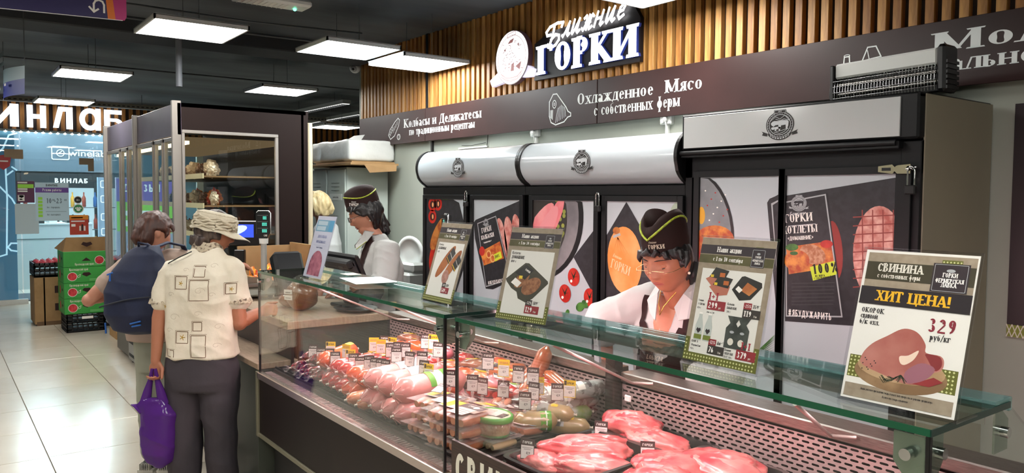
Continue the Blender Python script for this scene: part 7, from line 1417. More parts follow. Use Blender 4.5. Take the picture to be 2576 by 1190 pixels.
hand(b, (-2.33, 2.245, 1.0), (0, .02, -1), (-.1, -1, 0), 1, skin2, .5, .95); hand(b, (-1.90, 2.27, .96), (0, .02, -1), (0, -1, 0), -1, skin2, .4, .95)
limb(b, [(-2.2, 2.47, .85), (-2.2, 2.46, .48), (-2.2, 2.48, .08)], [.085, .06, .04], skin2); limb(b, [(-2.02, 2.47, .85), (-2.02, 2.46, .48), (-2.02, 2.48, .08)], [.085, .06, .04], skin2)
voxel(b, 'body', t, L, .0045, 2)
H.face(t, L, True, (M('wire_gold', 'C9B08A', .25, 1), .0011, -.022, True)); earring(H, t, L, M('pearl', 'E4DCC8', .2, coat=.6))
b = MB(); torso(b, [((-2.11, 2.45, .80), .20, .145, sd, (0, 1, 0)), ((-2.11, 2.44, .95), .185, .14, sd, (0, 1, .15)), ((-2.10, 2.425, 1.08), .19, .15, sd, (0, 1, .3)), ((-2.08, 2.405, 1.18), .195, .135, sd, (0, 1, .4)), ((-2.06, 2.39, 1.245), .15, .09, sd, (0, 1, .4)), ((-2.045, 2.375, 1.285), .082, .062, sd, (0, 1, .4))], shirtw)
limb(b, [shL+Vector((.02, 0, .0)), (-2.345, 2.22, 1.145), (-2.335, 2.24, 1.08)], [.082, .066, .055], shirtw); limb(b, [shR+Vector((-.02, 0, 0)), (-1.825, 2.38, 1.0), (-1.88, 2.29, .975)], [.082, .066, .055], shirtw)
sh3 = voxel(b, 'shirt', t, L, .008, 2, .016, 12)
# the opening at the neck, collar and apron follow the chest
vd = Vector((.35, .9, -.1))
def chest(x, z): return Vector((-2.06+x, 2.1, z))
def strip(obj, pts, w0, mt, name, dirv=(0.1, 1, -.12), eps=.003, par=None, L_=None):
    P2 = [Vector(p) for p in pts]; pol = []
    for i in range(len(P2)-1):
        a, c = P2[i], P2[i+1]; dd = (c-a).normalized(); nn = dd.cross(Vector(dirv)).normalized(); wa = w0[i] if isinstance(w0, list) else w0; wb = w0[i+1] if isinstance(w0, list) else w0
        pol.append(([a-nn*wa/2, c-nn*wb/2, c+nn*wb/2, a+nn*wa/2], mt))
    return onto(obj, L_, pol, dirv, None, name, par, eps)
def tess(poly, nx=10, ny=10):
    """bilinear quad grid"""
    a, b_, c, d = [Vector(p) for p in poly]; out = []
    P3 = lambda u, v: a.lerp(b_, u).lerp(d.lerp(c, u), v)
    for i in range(nx):
        for j in range(ny): out.append([P3(i/nx, j/ny), P3((i+1)/nx, j/ny), P3((i+1)/nx, (j+1)/ny), P3(i/nx, (j+1)/ny)])
    return out
def panel_on(obj, L_, polys, mt, name, par, dirv, eps, thick=.003, nx=12, ny=14):
    pol = []
    for p in polys: pol += [(q_, mt) for q_ in tess(p, nx, ny)]
    o = onto(obj, L_, pol, dirv, None, name, par, eps)
    if o:
        for p_ in o.data.polygons: p_.use_smooth = True
    return o
D3 = (-.1, .95, -.25)
def c3(x, z): return (-2.055+x, 2.1, z)
panel_on(sh3, L, [[c3(-.035, 1.20), c3(.055, 1.20), c3(.07, 1.33), c3(-.03, 1.33)], [c3(.0, 1.09), c3(.02, 1.09), c3(.055, 1.2), c3(-.035, 1.2)]], skin2, 'neckline_skin', t, D3, .001, nx=8, ny=8)
panel_on(sh3, L, [[c3(-.20, .80), c3(-.005, .80), c3(-.03, 1.12), c3(-.10, 1.12)], [c3(-.10, 1.12), c3(-.03, 1.12), c3(-.075, 1.2), c3(-.11, 1.21)], [c3(-.11, 1.2), c3(-.085, 1.2), c3(-.085, 1.31), c3(-.105, 1.31)],
    [c3(-.01, .80), c3(.17, .80), c3(.13, 1.1), c3(.04, 1.08)], [c3(.04, 1.08), c3(.13, 1.1), c3(.135, 1.2), c3(.09, 1.2)], [c3(.105, 1.2), c3(.135, 1.2), c3(.125, 1.31), c3(.1, 1.31)], [c3(-.01, .8), c3(.04, .8), c3(.045, 1.08), c3(-.035, 1.03)]], apron, 'apron', t, D3, .006)
b = MB(); col_ = M('collar_cream', 'BFB6A4', .7, bump=(14, .3))
for pts in ([(-2.105, 2.335, 1.315), (-2.07, 2.265, 1.275), (-2.05, 2.235, 1.215), (-2.045, 2.225, 1.175), (-2.085, 2.24, 1.195), (-2.13, 2.27, 1.24), (-2.135, 2.33, 1.30)], [(-1.955, 2.335, 1.325), (-1.945, 2.27, 1.285), (-1.955, 2.23, 1.235), (-1.93, 2.225, 1.19), (-1.895, 2.25, 1.20), (-1.89, 2.28, 1.25), (-1.91, 2.34, 1.315)]):
    V = [Vector(p)-L for p in pts]; V2 = [v+Vector((.0, -.004, .002)) for v in V]; k = len(V); b.add(V+V2, [list(range(k)), list(range(k, 2*k))[::-1]]+[(i, (i+1) % k, k+(i+1) % k, k+i) for i in range(k)], shirtw)
b.build('collar', t); b = MB(); b.tube([Vector(p)-L for p in ((-2.055, 2.265, 1.30), (-2.04, 2.235, 1.25), (-2.02, 2.22, 1.20), (-2.005, 2.225, 1.235), (-1.97, 2.265, 1.30))], .0016, gold, 6); b.build('necklace', t)
onto(sh3, L, text_polys('ГОРКИ', FR((-2.0, 2.1, 1.085), (1, 0, 0)), .024, printw, wid=.95)+text_polys('Ближние', FR((-1.995, 2.1, 1.115), (1, 0, 0)), .012, printw, serif=False, shear=.4, wid=.8), D3, None, 'apron_print', t, .008)
cp = cap(H, t, L, 1); fdir = -H.y
onto(cp, L, text_polys('ГОРКИ', FR(H.at(.0, .2, .072), -H.x, H.z), .0165, M('cap_print', 'C9B9A4', .5), wid=.9)+text_polys('Ближние', FR(H.at(-.002, .2, .094), -H.x, H.z), .008, MATS['cap_print'], serif=False, shear=.4, wid=.8), -H.y, None, 'cap_print', t, .001)
# hair: shell with a fringe, longer at the nape
def hair(H, parent, loc, mat, fr_z=.05, side_z=-.02, back_z=-.07, thick=.011, seed=0, size=.005, vol=1.0, extra=None, face_w=.062):
    b = MB(); T = H.T; v = []
    n, m_ = 60, 40
    for i in range(m_+1):
        p = PI*i/m_
        for k in range(n):
            a = 2*PI*k/n; q = Vector((math.sin(p)*math.cos(a), math.sin(p)*math.sin(a), math.cos(p))); c = H.prof(q) if q.y < .2 else Vector((q.x*.077, q.y*.093, q.z*.118))
            lim = fr_z if q.y > .35 else side_z if q.y > -.25 else back_z
            if q.y > .35: lim = fr_z+.012*noise.noise(Vector((q.x*9+seed, 0, 0)))-(.05*max(0, abs(q.x)-.55))
            z = c.z; e = thick*vol*(1+.4*noise.noise(Vector((q.x*5+seed, q.y*5, q.z*2)))); d = Vector((q.x, q.y, q.z*.8)).normalized()
            if z < lim: s_ = min(1, (lim-z)/.012); d_ = e*(1-s_)-.012*s_
            else: d_ = e
            v.append(T @ (c+d*d_))
    b.add(v, [(i*n+k, (i+1)*n+k, (i+1)*n+(k+1) % n, i*n+(k+1) % n) for i in range(m_) for k in range(n)], mat, True)
    if extra: extra(b)
    o = voxel(b, 'hair', parent, loc, size, 1, .0022, 60, seed=seed); return o
def locks(b, H, mat, items):
    for pts, rs in items: b.tube([H.at(*p) for p in pts], rs, mat, 8)
def ex3(b):
    locks(b, H, hairk, [([(-.075, .03, .055), (-.09, .04, .03), (-.10, .055, .028)], [.016, .012, .002]), ([(-.078, .0, .045), (-.088, .01, .015), (-.092, .03, -.01)], [.018, .014, .003]), ([(.076, .02, .05), (.09, .02, .03), (.10, .03, .035)], [.016, .011, .002]), ([(.07, .05, .05), (.078, .055, .02), (.079, .05, .0)], [.014, .01, .002]), ([(-.05, .08, .06), (-.06, .085, .042), (-.075, .075, .03)], [.014, .011, .003]), ([(.0, .095, .066), (.02, .098, .052), (.045, .088, .045)], [.014, .011, .004]), ([(-.03, .09, .066), (-.02, .1, .05), (.0, .1, .046)], [.014, .01, .003]), ([(.05, -.07, -.02), (.06, -.06, -.07), (.05, -.05, -.1)], [.03, .024, .005]), ([(-.05, -.07, -.02), (-.06, -.06, -.07), (-.05, -.05, -.1)], [.03, .024, .005])])
hair(H, t, L, hairk, .046, -.005, -.075, .009, 3, .0045, .9, ex3)
b = MB(); b.box(-.06, -.015, -.20, -.19, .95, 1.06, M('badge', '9AA0A4', .3)); o = b.build('name_badge', t); o.location = (-.13, .02, .06); o.rotation_euler = (.1, .1, -.3)
b = MB(); limb(b, [(-2.2, 2.47, .88), (-2.2, 2.46, .48), (-2.2, 2.48, .1)], [.11, .08, .07], tr_dark); limb(b, [(-2.02, 2.47, .88), (-2.02, 2.46, .48), (-2.02, 2.48, .1)], [.11, .08, .07], tr_dark); voxel(b, 'trousers', t, L, .012, 2)
b = MB()
for x in (-2.2, -2.02): b.ell((x+2.12, .03-.06, .04), (.045, .12, .04), black, 14, 10)
b.build('shoe', t)
# ================== cashier at the back (profile to the left, looking down)
L = Vector((-4.98, 2.50, 0)); t = thing('person', 'cashier with wavy black hair, dark-framed glasses and brown cap behind the screen', 'person', L)
Hc = Vector((-4.925, 2.42, 1.515)); H = Head(Hc, (-.28, -.92, -.28), (-.1, -.25, 1), 1.12)
def W(x, y, z): return Vector((-4.90+x, 2.50+y, z))
b = MB(); H.mesh(b, skin); b.tube([W(.02, 0, 1.30), W(.0, -.03, 1.38), W(-.03, -.09, 1.44)], [.065, .056, .058], skin, 18);
sd = Vector((.93, -.36, 0)).normalized(); fw2 = Vector((-.36, -.93, 0))
torso(b, [(W(.02, .02, .85), .17, .12, sd, fw2), (W(.02, .02, 1.05), .15, .11, sd, fw2), (W(.02, .0, 1.22), .16, .1, sd, fw2), (W(.01, .0, 1.32), .1, .06, sd, fw2)], skin)
sL, sR = W(.20, -.02, 1.265), W(-.16, .08, 1.265)   # picture right / left
aL = [sL, W(.30, -.10, 1.06), W(.12, -.32, 1.02)]; aR = [sR, W(-.20, -.08, 1.06), W(-.10, -.30, 1.02)]
limb(b, aL, [.05, .04, .027], skin); limb(b, aR, [.05, .04, .027], skin)
hand(b, aL[2], (-.5, -.6, -.15), (0, 0, 1), -1, skin, .4); hand(b, aR[2], (.2, -.9, -.15), (0, 0, 1), 1, skin, .4)
limb(b, [W(-.07, .04, .9), W(-.07, .03, .5), W(-.07, .05, .08)], [.085, .06, .04], skin); limb(b, [W(.1, .0, .9), W(.1, 0, .5), W(.1, .02, .08)], [.085, .06, .04], skin)
voxel(b, 'body', t, L, .0048, 2); H.face(t, L, True, (M('specs_dark', '1D1213', .3), .0019, -.006, False)); earring(H, t, L, MATS['pearl'])
b = MB(); torso(b, [(W(.02, .02, .86), .2, .15, sd, fw2), (W(.02, .02, 1.0), .19, .145, sd, fw2), (W(.02, .02, 1.15), .19, .145, sd, fw2), (W(.015, .01, 1.26), .18, .12, sd, fw2), (W(.005, .0, 1.325), .12, .085, sd, fw2), (W(-.0, -.02, 1.375), .072, .068, sd, fw2)], shirtw)
limb(b, [sL+Vector((-.02, 0, 0)), aL[1], aL[2].lerp(aL[1], .15)], [.088, .075, .05], shirtw); limb(b, [sR, aR[1], aR[2].lerp(aR[1], .2)], [.085, .072, .05], shirtw)
sh4 = voxel(b, 'shirt', t, L, .008, 2, .018, 11, seed=5)
D4 = Vector((.36, .93, -.1)); o4 = lambda x, z: W(.0, .0, 0)-D4*.4+sd*x+Vector((0, 0, z+.0))
panel_on(sh4, L, [[o4(-.15, .86), o4(.15, .86), o4(.13, 1.13), o4(-.11, 1.13)], [o4(-.11, 1.13), o4(-.03, 1.13), o4(-.06, 1.23), o4(-.11, 1.22)], [o4(.03, 1.13), o4(.13, 1.13), o4(.14, 1.27), o4(.085, 1.27)], [o4(-.105, 1.21), o4(-.075, 1.21), o4(-.07, 1.36), o4(-.095, 1.36)], [o4(.085, 1.26), o4(.14, 1.26), o4(.11, 1.38), o4(.075, 1.38)]], apron, 'apron', t, D4, .006)
Ds = Vector((-.93, .36, 0)); 
onto(sh4, L, text_polys('ГОРКИ', FR(o4(.02, 1.02), sd), .024, printw, wid=.95)+text_polys('Ближние', FR(o4(.02, 1.05), sd), .012, printw, serif=False, shear=.4, wid=.8), D4, None, 'apron_print', t, .009)
b = MB()
for s_ in (-1, 1):
    base = W(-.02, -.09, 1.385); pts = [base+sd*(.012*s_)+fw2*.015+Vector((0, 0, -.03)), base+sd*(.05*s_)+fw2*-.0+Vector((0, 0, .02)), base+sd*(.085*s_)-fw2*.06+Vector((0, 0, .012)), base+sd*(.105*s_)-fw2*.01+Vector((0, 0, -.05)), base+sd*(.07*s_)+fw2*.055+Vector((0, 0, -.105)), base+sd*(.035*s_)+fw2*.06+Vector((0, 0, -.085))]
    V = [p-L for p in pts]; V2 = [v+fw2*.005+Vector((0, 0, .003)) for v in V]; k = len(V); b.add(V+V2, [list(range(k)), list(range(k, 2*k))[::-1]]+[(i, (i+1) % k, k+(i+1) % k, k+i) for i in range(k)], shirtw)
    b.tube([pts[3]-L+fw2*.006, pts[4]-L+fw2*.006], .0025, limet, 5)
b.build('collar', t)
cp = cap(H, t, L, 2)
fx = (H.x*-.0+H.x); dcap = (H.y*-.45+H.x*.75).normalized(); cxn = dcap.cross(H.z).normalized()*-1
Tc = FR(H.at(-.03, .04, .072)-dcap*.2, Vector((dcap.y, -dcap.x, 0)), H.z)
pl = text_polys('ГОРКИ', Tc, .0185, printw, wid=.95, align='c')+text_polys('Ближние', Tc @ Matrix.Translation((0, .024, 0)), .009, printw, serif=False, shear=.4, wid=.8, align='c')
TXT_CAP2 = onto(cp, L, pl, dcap, None, 'cap_print', t, .001)
def ex4(b):
    it = []
    random.seed(4)
    for i in range(26): 
        a = random.uniform(.1, 2.9); x0, y0 = .075*math.cos(a-PI/2+.0), -.085*abs(math.sin(a))-.0; z0 = random.uniform(-.03, .05)
        x1 = x0*1.25; y1 = y0-.03; it.append(([(x0, y0, z0), (x1+.01*random.uniform(-1, 1), y1, z0-.05), (x1+.02*random.uniform(-1, 1), y1-.01+.02*random.uniform(-1, 1), z0-.10-.05*random.random()), (x1+.03*random.uniform(-1, 1), y1+.01, z0-.13-.06*random.random())], [.02, .019, .012, .002]))
    for sx in (-1, 1): it += [([(sx*.05, .07, .06), (sx*.075, .06, .03), (sx*.083, .03, -.0)], [.014, .013, .006]), ([(sx*.076, .0, .05), (sx*.088, -.01, .0), (sx*.09, -.02, -.05)], [.016, .018, .01])]
    it += [([(-.07, .05, .055), (-.09, .07, .045), (-.105, .08, .05)], [.012, .007, .001]), ([(-.06, .07, .06), (-.08, .09, .04), (-.085, .1, .02)], [.012, .006, .001])]
    locks(b, H, hairk, it)
hair(H, t, L, hairk, .045, -.0, -.09, .016, 8, .0048, 1.3, ex4)
b = MB(); limb(b, [W(-.07, .04, .92), W(-.07, .03, .5), W(-.07, .05, .1)], [.11, .08, .07], tr_dark); limb(b, [W(.1, .0, .92), W(.1, 0, .5), W(.1, .02, .1)], [.11, .08, .07], tr_dark); voxel(b, 'trousers', t, L, .012, 2)
b = MB()
for x in (-.07, .1): p = W(x, -.03, .04)-L; b.ell(tuple(p), (.045, .12, .04), black, 14, 10)
b.build('shoe', t)
# ================== blonde worker far behind
L = Vector((-6.70, 2.86, 0)); t = thing('person', 'blonde worker in a white coat, half hidden behind the dark cabinet edge', 'person', L); wc = M('coat_white', 'C9CCCC', .7, bump=(14, .3))
H = Head((-6.72, 2.84, 1.545), (-.55, -.75, -.25), (0, -.1, 1), 1.0); b = MB(); H.mesh(b, skin); b.tube([(-6.7, 2.88, 1.36), (-6.71, 2.86, 1.46)], [.06, .056], skin, 14)
x3, y3 = Vector((.8, -.6, 0)), Vector((.6, .8, 0))
torso(b, [((-6.7, 2.9, .85), .16, .11, x3, y3), ((-6.7, 2.9, 1.2), .15, .1, x3, y3), ((-6.7, 2.9, 1.37), .1, .06, x3, y3)], skin)
for s_ in (-1, 1):
    sh_ = Vector((-6.7, 2.9, 1.32))+x3*(.17*s_); limb(b, [sh_, sh_+x3*(.04*s_)+Vector((0, -.03, -.27)), sh_+Vector((-.02, -.18, -.40))], [.045, .037, .026], skin); hand(b, sh_+Vector((-.02, -.18, -.40)), (-.3, -.8, -.1), (0, 0, 1), s_, skin, .4); limb(b, [Vector((-6.7, 2.9, .9))+x3*(.09*s_), Vector((-6.7, 2.9, .5))+x3*(.09*s_), Vector((-6.7, 2.9, .08))+x3*(.09*s_)], [.085, .06, .04], skin)
voxel(b, 'body', t, L, .006, 2); H.face(t, L)
b = MB(); torso(b, [((-6.7, 2.9, .5), .21, .16, x3, y3), ((-6.7, 2.9, .9), .19, .14, x3, y3), ((-6.7, 2.9, 1.2), .185, .13, x3, y3), ((-6.7, 2.9, 1.34), .15, .1, x3, y3), ((-6.7, 2.89, 1.41), .07, .065, x3, y3)], wc)
for s_ in (-1, 1): sh_ = Vector((-6.7, 2.9, 1.32))+x3*(.16*s_); limb(b, [sh_, sh_+x3*(.05*s_)+Vector((0, -.03, -.27)), sh_+Vector((-.02, -.17, -.38))], [.08, .062, .045], wc)
voxel(b, 'coat', t, L, .012, 2, .008, 12); 
def exb(b): locks(b, H, hairy, [([(.07, -.0, .02), (.082, .0, -.05), (.07, .01, -.09)], [.02, .02, .006]), ([(-.07, -.0, .02), (-.082, .0, -.05), (-.07, .01, -.09)], [.02, .02, .006]), ([(0, -.09, 0), (0, -.1, -.06), (0, -.09, -.1)], [.04, .035, .01]), ([(.05, -.06, 0), (.06, -.07, -.06), (.05, -.07, -.1)], [.035, .03, .01])])
hair(H, t, L, hairy, .05, -.06, -.09, .02, 2, .007, 1.3, exb)
b = MB()
for s_ in (-1, 1): p = Vector((0, .02, .04))+x3*(.09*s_); b.ell(tuple(p), (.05, .11, .04), black, 12, 8)
b.build('shoe', t)
# ================== shopper in the cream hat (back view)
L = Vector((-4.42, 1.17, 0)); t = thing('person', 'shopper in cream hat, patterned blouse and dark trousers, holding a purple bag', 'person', L)
VW = Vector((-.80, .25*0+.60, 0)); rt = Vector((.6, .8, 0)); bk_ = Vector((.8, -.6, 0))
B0 = Vector((-4.37, 1.175, 0))
def Q(r, f, z): return B0+rt*r-bk_*f+Vector((0, 0, z))   # r = to the picture's right, f = away from the camera
H = Head(Q(.055, .05, 1.44), (.25, .96, -.12), (0, 0, 1), 1.0)
fo = -bk_
b = MB(); H.mesh(b, skin2); b.tube([Q(.02, -.0, 1.30), Q(.04, .04, 1.38)], [.062, .058], skin2, 16)
torso(b, [(Q(0, .0, .80), .15, .11, rt, fo), (Q(0, 0, 1.0), .14, .10, rt, fo), (Q(0, 0, 1.2), .16, .1, rt, fo), (Q(0, 0, 1.3), .1, .06, rt, fo)], skin2)
s1, s2 = Q(-.165, 0, 1.235), Q(.165, .0, 1.24)
a1 = [s1, Q(-.218, -.03, .98), Q(-.225, -.07, .755)]; a2 = [s2, Q(.205, -.01, .955), Q(.285, .10, 1.0)]
limb(b, a1, [.046, .040, .025], skin2); limb(b, a2, [.048, .044, .027], skin2)
hand(b, a1[2], (.06, .0, -1), (-.5, .45, 0), 1, skin2, .75, .98); hand(b, a2[2], (.5, .6, .15), (.5, -.6, .3), -1, skin2, 1.0, .95)
for r in (-.095, .095): limb(b, [Q(r, 0, .84), Q(r*1.02, -.02, .46), Q(r*1.05, .0, .07)], [.08, .058, .04], skin2)
voxel(b, 'body', t, L, .005, 2); H.face(t, L, True, (MATS['wire_gold'], .001, -.01, False))
b = MB(); torso(b, [(Q(0, 0, .775), .188, .14, rt, fo), (Q(0, 0, .86), .182, .135, rt, fo), (Q(0, 0, 1.0), .180, .125, rt, fo), (Q(0, -.005, 1.12), .18, .125, rt, fo), (Q(0, -.01, 1.22), .182, .11, rt, fo), (Q(.005, -.0, 1.29), .145, .085, rt, fo), (Q(.02, .01, 1.335), .085, .065, rt, fo), (Q(.025, .02, 1.36), .07, .06, rt, fo)], shirtc, 2.5)
limb(b, [s1+rt*.02, Q(-.187, -.01, 1.15), Q(-.205, -.015, 1.075)], [.066, .06, .06], shirtc); limb(b, [s2-rt*.012, Q(.183, .0, 1.15), Q(.197, .0, 1.08)], [.072, .064, .064], shirtc)
sh5 = voxel(b, 'blouse', t, L, .007, 3, .016, 10, seed=2)
# printed squares, stars, curls on the back; frilled hem
prb = M('blouse_line', '6E553F', .7); prg = M('blouse_gold', 'A98422', .6); prs = M('blouse_soft', 'A89A86', .7)
D5 = fo; o5 = lambda r, z: Q(r, -.5, z); pol = []
def seg(a, c, w_, mt): 
    a, c = Vector(a), Vector(c); k = max(1, int((c-a).length/.015)); nn = Vector((-(c-a).y, (c-a).x)).normalized()*w_/2
    for i in range(k): p, q_ = a.lerp(c, i/k), a.lerp(c, (i+1)/k); pol.append(([o5(*(p-nn)), o5(*(q_-nn)), o5(*(q_+nn)), o5(*(p+nn))], mt))
def sq(r0, r1, z0, z1, w_=.0035): 
    for a, c in (((r0, z0), (r1, z0)), ((r1, z0), (r1, z1)), ((r1, z1), (r0, z1)), ((r0, z1), (r0, z0))): seg(a, c, w_, prb)
    seg((r0-.006, z1+.005), (r1+.006, z1+.006), .0018, prb); seg((r0-.005, z0-.006), (r0-.006, z1+.005), .0015, prb)
sq(.005, .062, 1.213, 1.268); sq(-.09, -.028, 1.15, 1.215); sq(-.012, .085, 1.09, 1.195); sq(-.02+.025, .05, .93, .975); sq(-.085, -.022, .865, .925); sq(-.005, .07, .79, .905); sq(-.145, -.10, .79, .825); sq(.16, .21, 1.12, 1.175)
def star(r, z, s_):
    for i in range(5): a = i*2*PI/5; seg((r, z), (r+s_*math.cos(a), z+s_*math.sin(a)), .0035, prg)
star(-.06, 1.18, .012); star(-.052, .895, .015); star(.185, 1.145, .012); star(-.165, 1.05, .01)
for r, z, s_ in ((.1, 1.27, .02), (-.1, 1.0, .03), (.1, 1.12, .018), (.13, .95, .025), (-.12, 1.12, .02), (.03, 1.02, .022), (-.13, .93, .02), (.04, 1.14, .03), (.12, .85, .022), (-.04, 1.25, .015)):
    pr = None
    for i in range(14):
        a = i*.5; q_ = (r+s_*(1-i/18)*math.cos(a), z+s_*(1-i/18)*.7*math.sin(a))
        if pr: seg(pr, q_, .0014, prs)
        pr = q_
onto(sh5, L, pol, D5, None, 'blouse_print', t, .0012)
b = MB(); frl = M('frill', 'B3A58E', .7, n=('5E4E40', 70, .5, .6))
for c_, r0 in ((Q(-.205, -.015, 1.075), .064), (Q(.196, .0, 1.078), .068)):
    n = 60; V = []
    for j, (dz, rr) in enumerate(((.012, 1.0), (-.012, 1.12))):
        for i in range(n): a = 2*PI*i/n; e = r0*(rr+.07*j*math.sin(i*2.1)); V.append(c_-L+rt*e*math.cos(a)+fo*e*math.sin(a)*.95+Vector((0, 0, dz-.004*math.sin(i*1.7))))
    b.add(V, [(i, (i+1) % n, n+(i+1) % n, n+i) for i in range(n)], frl, True)
b.build('sleeve_frill', t)
b = MB(); 
for j in range(1):
    n = 40; V = []
    for dz, rr in ((-.01, 1.12), (.028, 1.05), (.055, .92)):
        for i in range(n): a = 2*PI*i/n; V.append(Q(.025, .02, 1.335)-L+rt*.078*rr*math.cos(a)+fo*.068*rr*math.sin(a)+Vector((0, 0, dz+.003*math.sin(i*1.3))))
    b.add(V, [(j*n+i, j*n+(i+1) % n, (j+1)*n+(i+1) % n, (j+1)*n+i) for j in range(2) for i in range(n)], frl, True)
b.build('collar', t)
b = MB(); b.tube([Q(-.02, -.075, 1.345)-L, Q(-.08, -.095, 1.315)-L, Q(-.14, -.075, 1.285)-L, Q(-.175, -.02, 1.27)-L], .0035, black, 6); b.build('bag_strap', t)
def exh(b): locks(b, H, hairb, [([(0, -.085, -.03), (0, -.09, -.07), (.0, -.08, -.095)], [.04, .035, .012]), ([(.05, -.06, -.03), (.05, -.07, -.07), (.04, -.07, -.09)], [.03, .028, .01]), ([(-.05, -.06, -.03), (-.05, -.07, -.07), (-.04, -.07, -.09)], [.03, .028, .01]), ([(-.075, -.02, .0), (-.08, -.02, -.04), (-.075, -.03, -.07)], [.018, .016, .006])])
hair(H, t, L, M('hair_greybrown', '2E211D', .5, n=('5A4A40', 50, .4, .7), bump=(60, .6), stretch=(1, 1, .15)), .03, -.03, -.08, .01, 5, .006, 1, exh)
# hat: crown, crushed band, brim wider in front, small flower
hc = M('hat_cream', 'C4BBA6', .8, n=('B5AA93', 30, .35, .7), bump=(50, .4)); Tw = Matrix.Translation(-L) @ H.T @ Matrix.Translation((0, -.005, .02)) @ Matrix.Rotation(-.10, 4, 'X')
b = MB(Tw); n = 48; rows = [(.090, .106, .015), (.093, .11, .035), (.096, .112, .05), (.0935, .110, .072), (.086, .10, .084), (.06, .072, .093), (.0, .0, .096)]
V = [(rx*math.cos(2*PI*i/n), ry*math.sin(2*PI*i/n), z+.0) for rx, ry, z in rows for i in range(n)]
b.add(V, [(j*n+i, j*n+(i+1) % n, (j+1)*n+(i+1) % n, (j+1)*n+i) for j in range(6) for i in range(n)], hc, True); b.build('hat_crown', t)
b = MB(Tw)
for k in range(6):
    pts = [(.0965*math.cos(2*PI*i/40)*(1+.02*math.sin(i*1.9+k*2)), .1125*math.sin(2*PI*i/40)*(1+.02*math.sin(i*1.9+k*2)), .004+k*.0105+.006*math.sin(i*.9+k*1.7)+.003*math.sin(i*2.3+k)) for i in range(41)]; b.tube(pts, [.0062+.0025*math.sin(i*1.3+k) for i in range(41)], hc, 8, caps=False)
pts = [(.088*math.cos(2*PI*i/60), .102*math.sin(2*PI*i/60), .08+.002*math.sin(i*2.7)) for i in range(61)]; b.tube(pts, .004, hc, 6, caps=False); b.build('hat_band', t)
b = MB(Tw); V = []; n = 56
for j in range(5):
    s_ = j/4
    for i in range(n):
        a = 2*PI*i/n; fr_ = max(0, math.sin(a)); wdt = .018+.075*fr_**1.2; rx, ry = .090+wdt*s_*.62, .106+wdt*s_; V.append((rx*math.cos(a), ry*math.sin(a), .008-s_*(.018+.02*fr_)+.004*math.sin(i*.8)*s_))
V2 = [(x, y, z-.003) for x, y, z in V]
b.add(V, [(j*n+i, j*n+(i+1) % n, (j+1)*n+(i+1) % n, (j+1)*n+i) for j in range(4) for i in range(n)], hc, True); b.add(V2, [((j+1)*n+i, (j+1)*n+(i+1) % n, j*n+(i+1) % n, j*n+i) for j in range(4) for i in range(n)], hc, True); b.build('hat_brim', t)
b = MB(Tw)
for i in range(6): a = i*PI/3; b.ell((.062+.0, .088, .03), .008, hc, 8, 6); b.tube([(.07, .09, .03), (.07+.018*math.cos(a)*.6+.012, .09-.018*math.cos(a)*.6+.01, .03+.02*math.sin(a)), (.07+.008*math.cos(a), .098, .03+.012*math.sin(a))], [.004, .007, .003], hc, 6)
b.build('hat_flower', t)
b = MB(); torso(b, [(Q(0, 0, .60), .185, .13, rt, fo), (Q(0, 0, .70), .185, .135, rt, fo), (Q(0, -.005, .78), .172, .125, rt, fo), (Q(0, 0, .86), .155, .11, rt, fo)], tr_dark)
for r in (-.09, .09): limb(b, [Q(r, 0, .70), Q(r*1.05, -.02, .44), Q(r*1.15, .0, .09)], [.105, .088, .078], tr_dark)
voxel(b, 'trousers', t, L, .009, 3, .018, 6, seed=4)
b = MB()
for r in (-.1, .1): p = Q(r, .04, .04)-L; b.ell((0, 0, 0), (.045, .125, .04), black, 14, 10, Matrix(((rt.x, fo.x, 0, p.x), (rt.y, fo.y, 0, p.y), (0, 0, 1, p.z), (0, 0, 0, 1))))
b.build('shoe', t)
# purple carrier bag hanging from the hand
bp0 = Q(-.222, -.10, .69); t = thing('plastic_bag', 'purple plastic carrier bag hanging from the hand of the shopper in the hat', 'bag', bp0); pm = GL('bag_purple', (.42, .22, .62), 1, .15, .62, (.10, .028, .23))
b = MB(); secs = []
for z, rx, ry in ((-.13, .05, .02), (-.17, .085, .035), (-.21, .095, .05), (-.28, .088, .06), (-.35, .092, .07), (-.42, .085, .07), (-.47, .065, .05), (-.50, .02, .02)): secs.append((Vector((0, 0, z))+rt*(.02-.03*(-.2 < z)), rx, ry, rt, fo))
b.loft(secs, pm, 28, 2.0); o = voxel(b, 'body', t, Vector((0, 0, 0)), .007, 2, .012, 14, seed=6)
b = MB()
for s_, q_ in ((-1, 0), (1, 0)):
    b.tube([Vector((0, 0, .03))+rt*.008*s_, Vector((0, 0, -.03))+rt*.018*s_, Vector((0, 0, -.09))+rt*.034*s_, Vector((0, 0, -.16))+rt*.05*s_], [.008, .013, .022, .03], pm, 8, flat=.5)
b.tube([rt*-.06+Vector((0, 0, -.2)), rt*-.10+Vector((0, 0, -.17)), rt*-.125+Vector((0, 0, -.165))], [.035, .02, .004], pm, 8, flat=.5); b.build('handle', t)
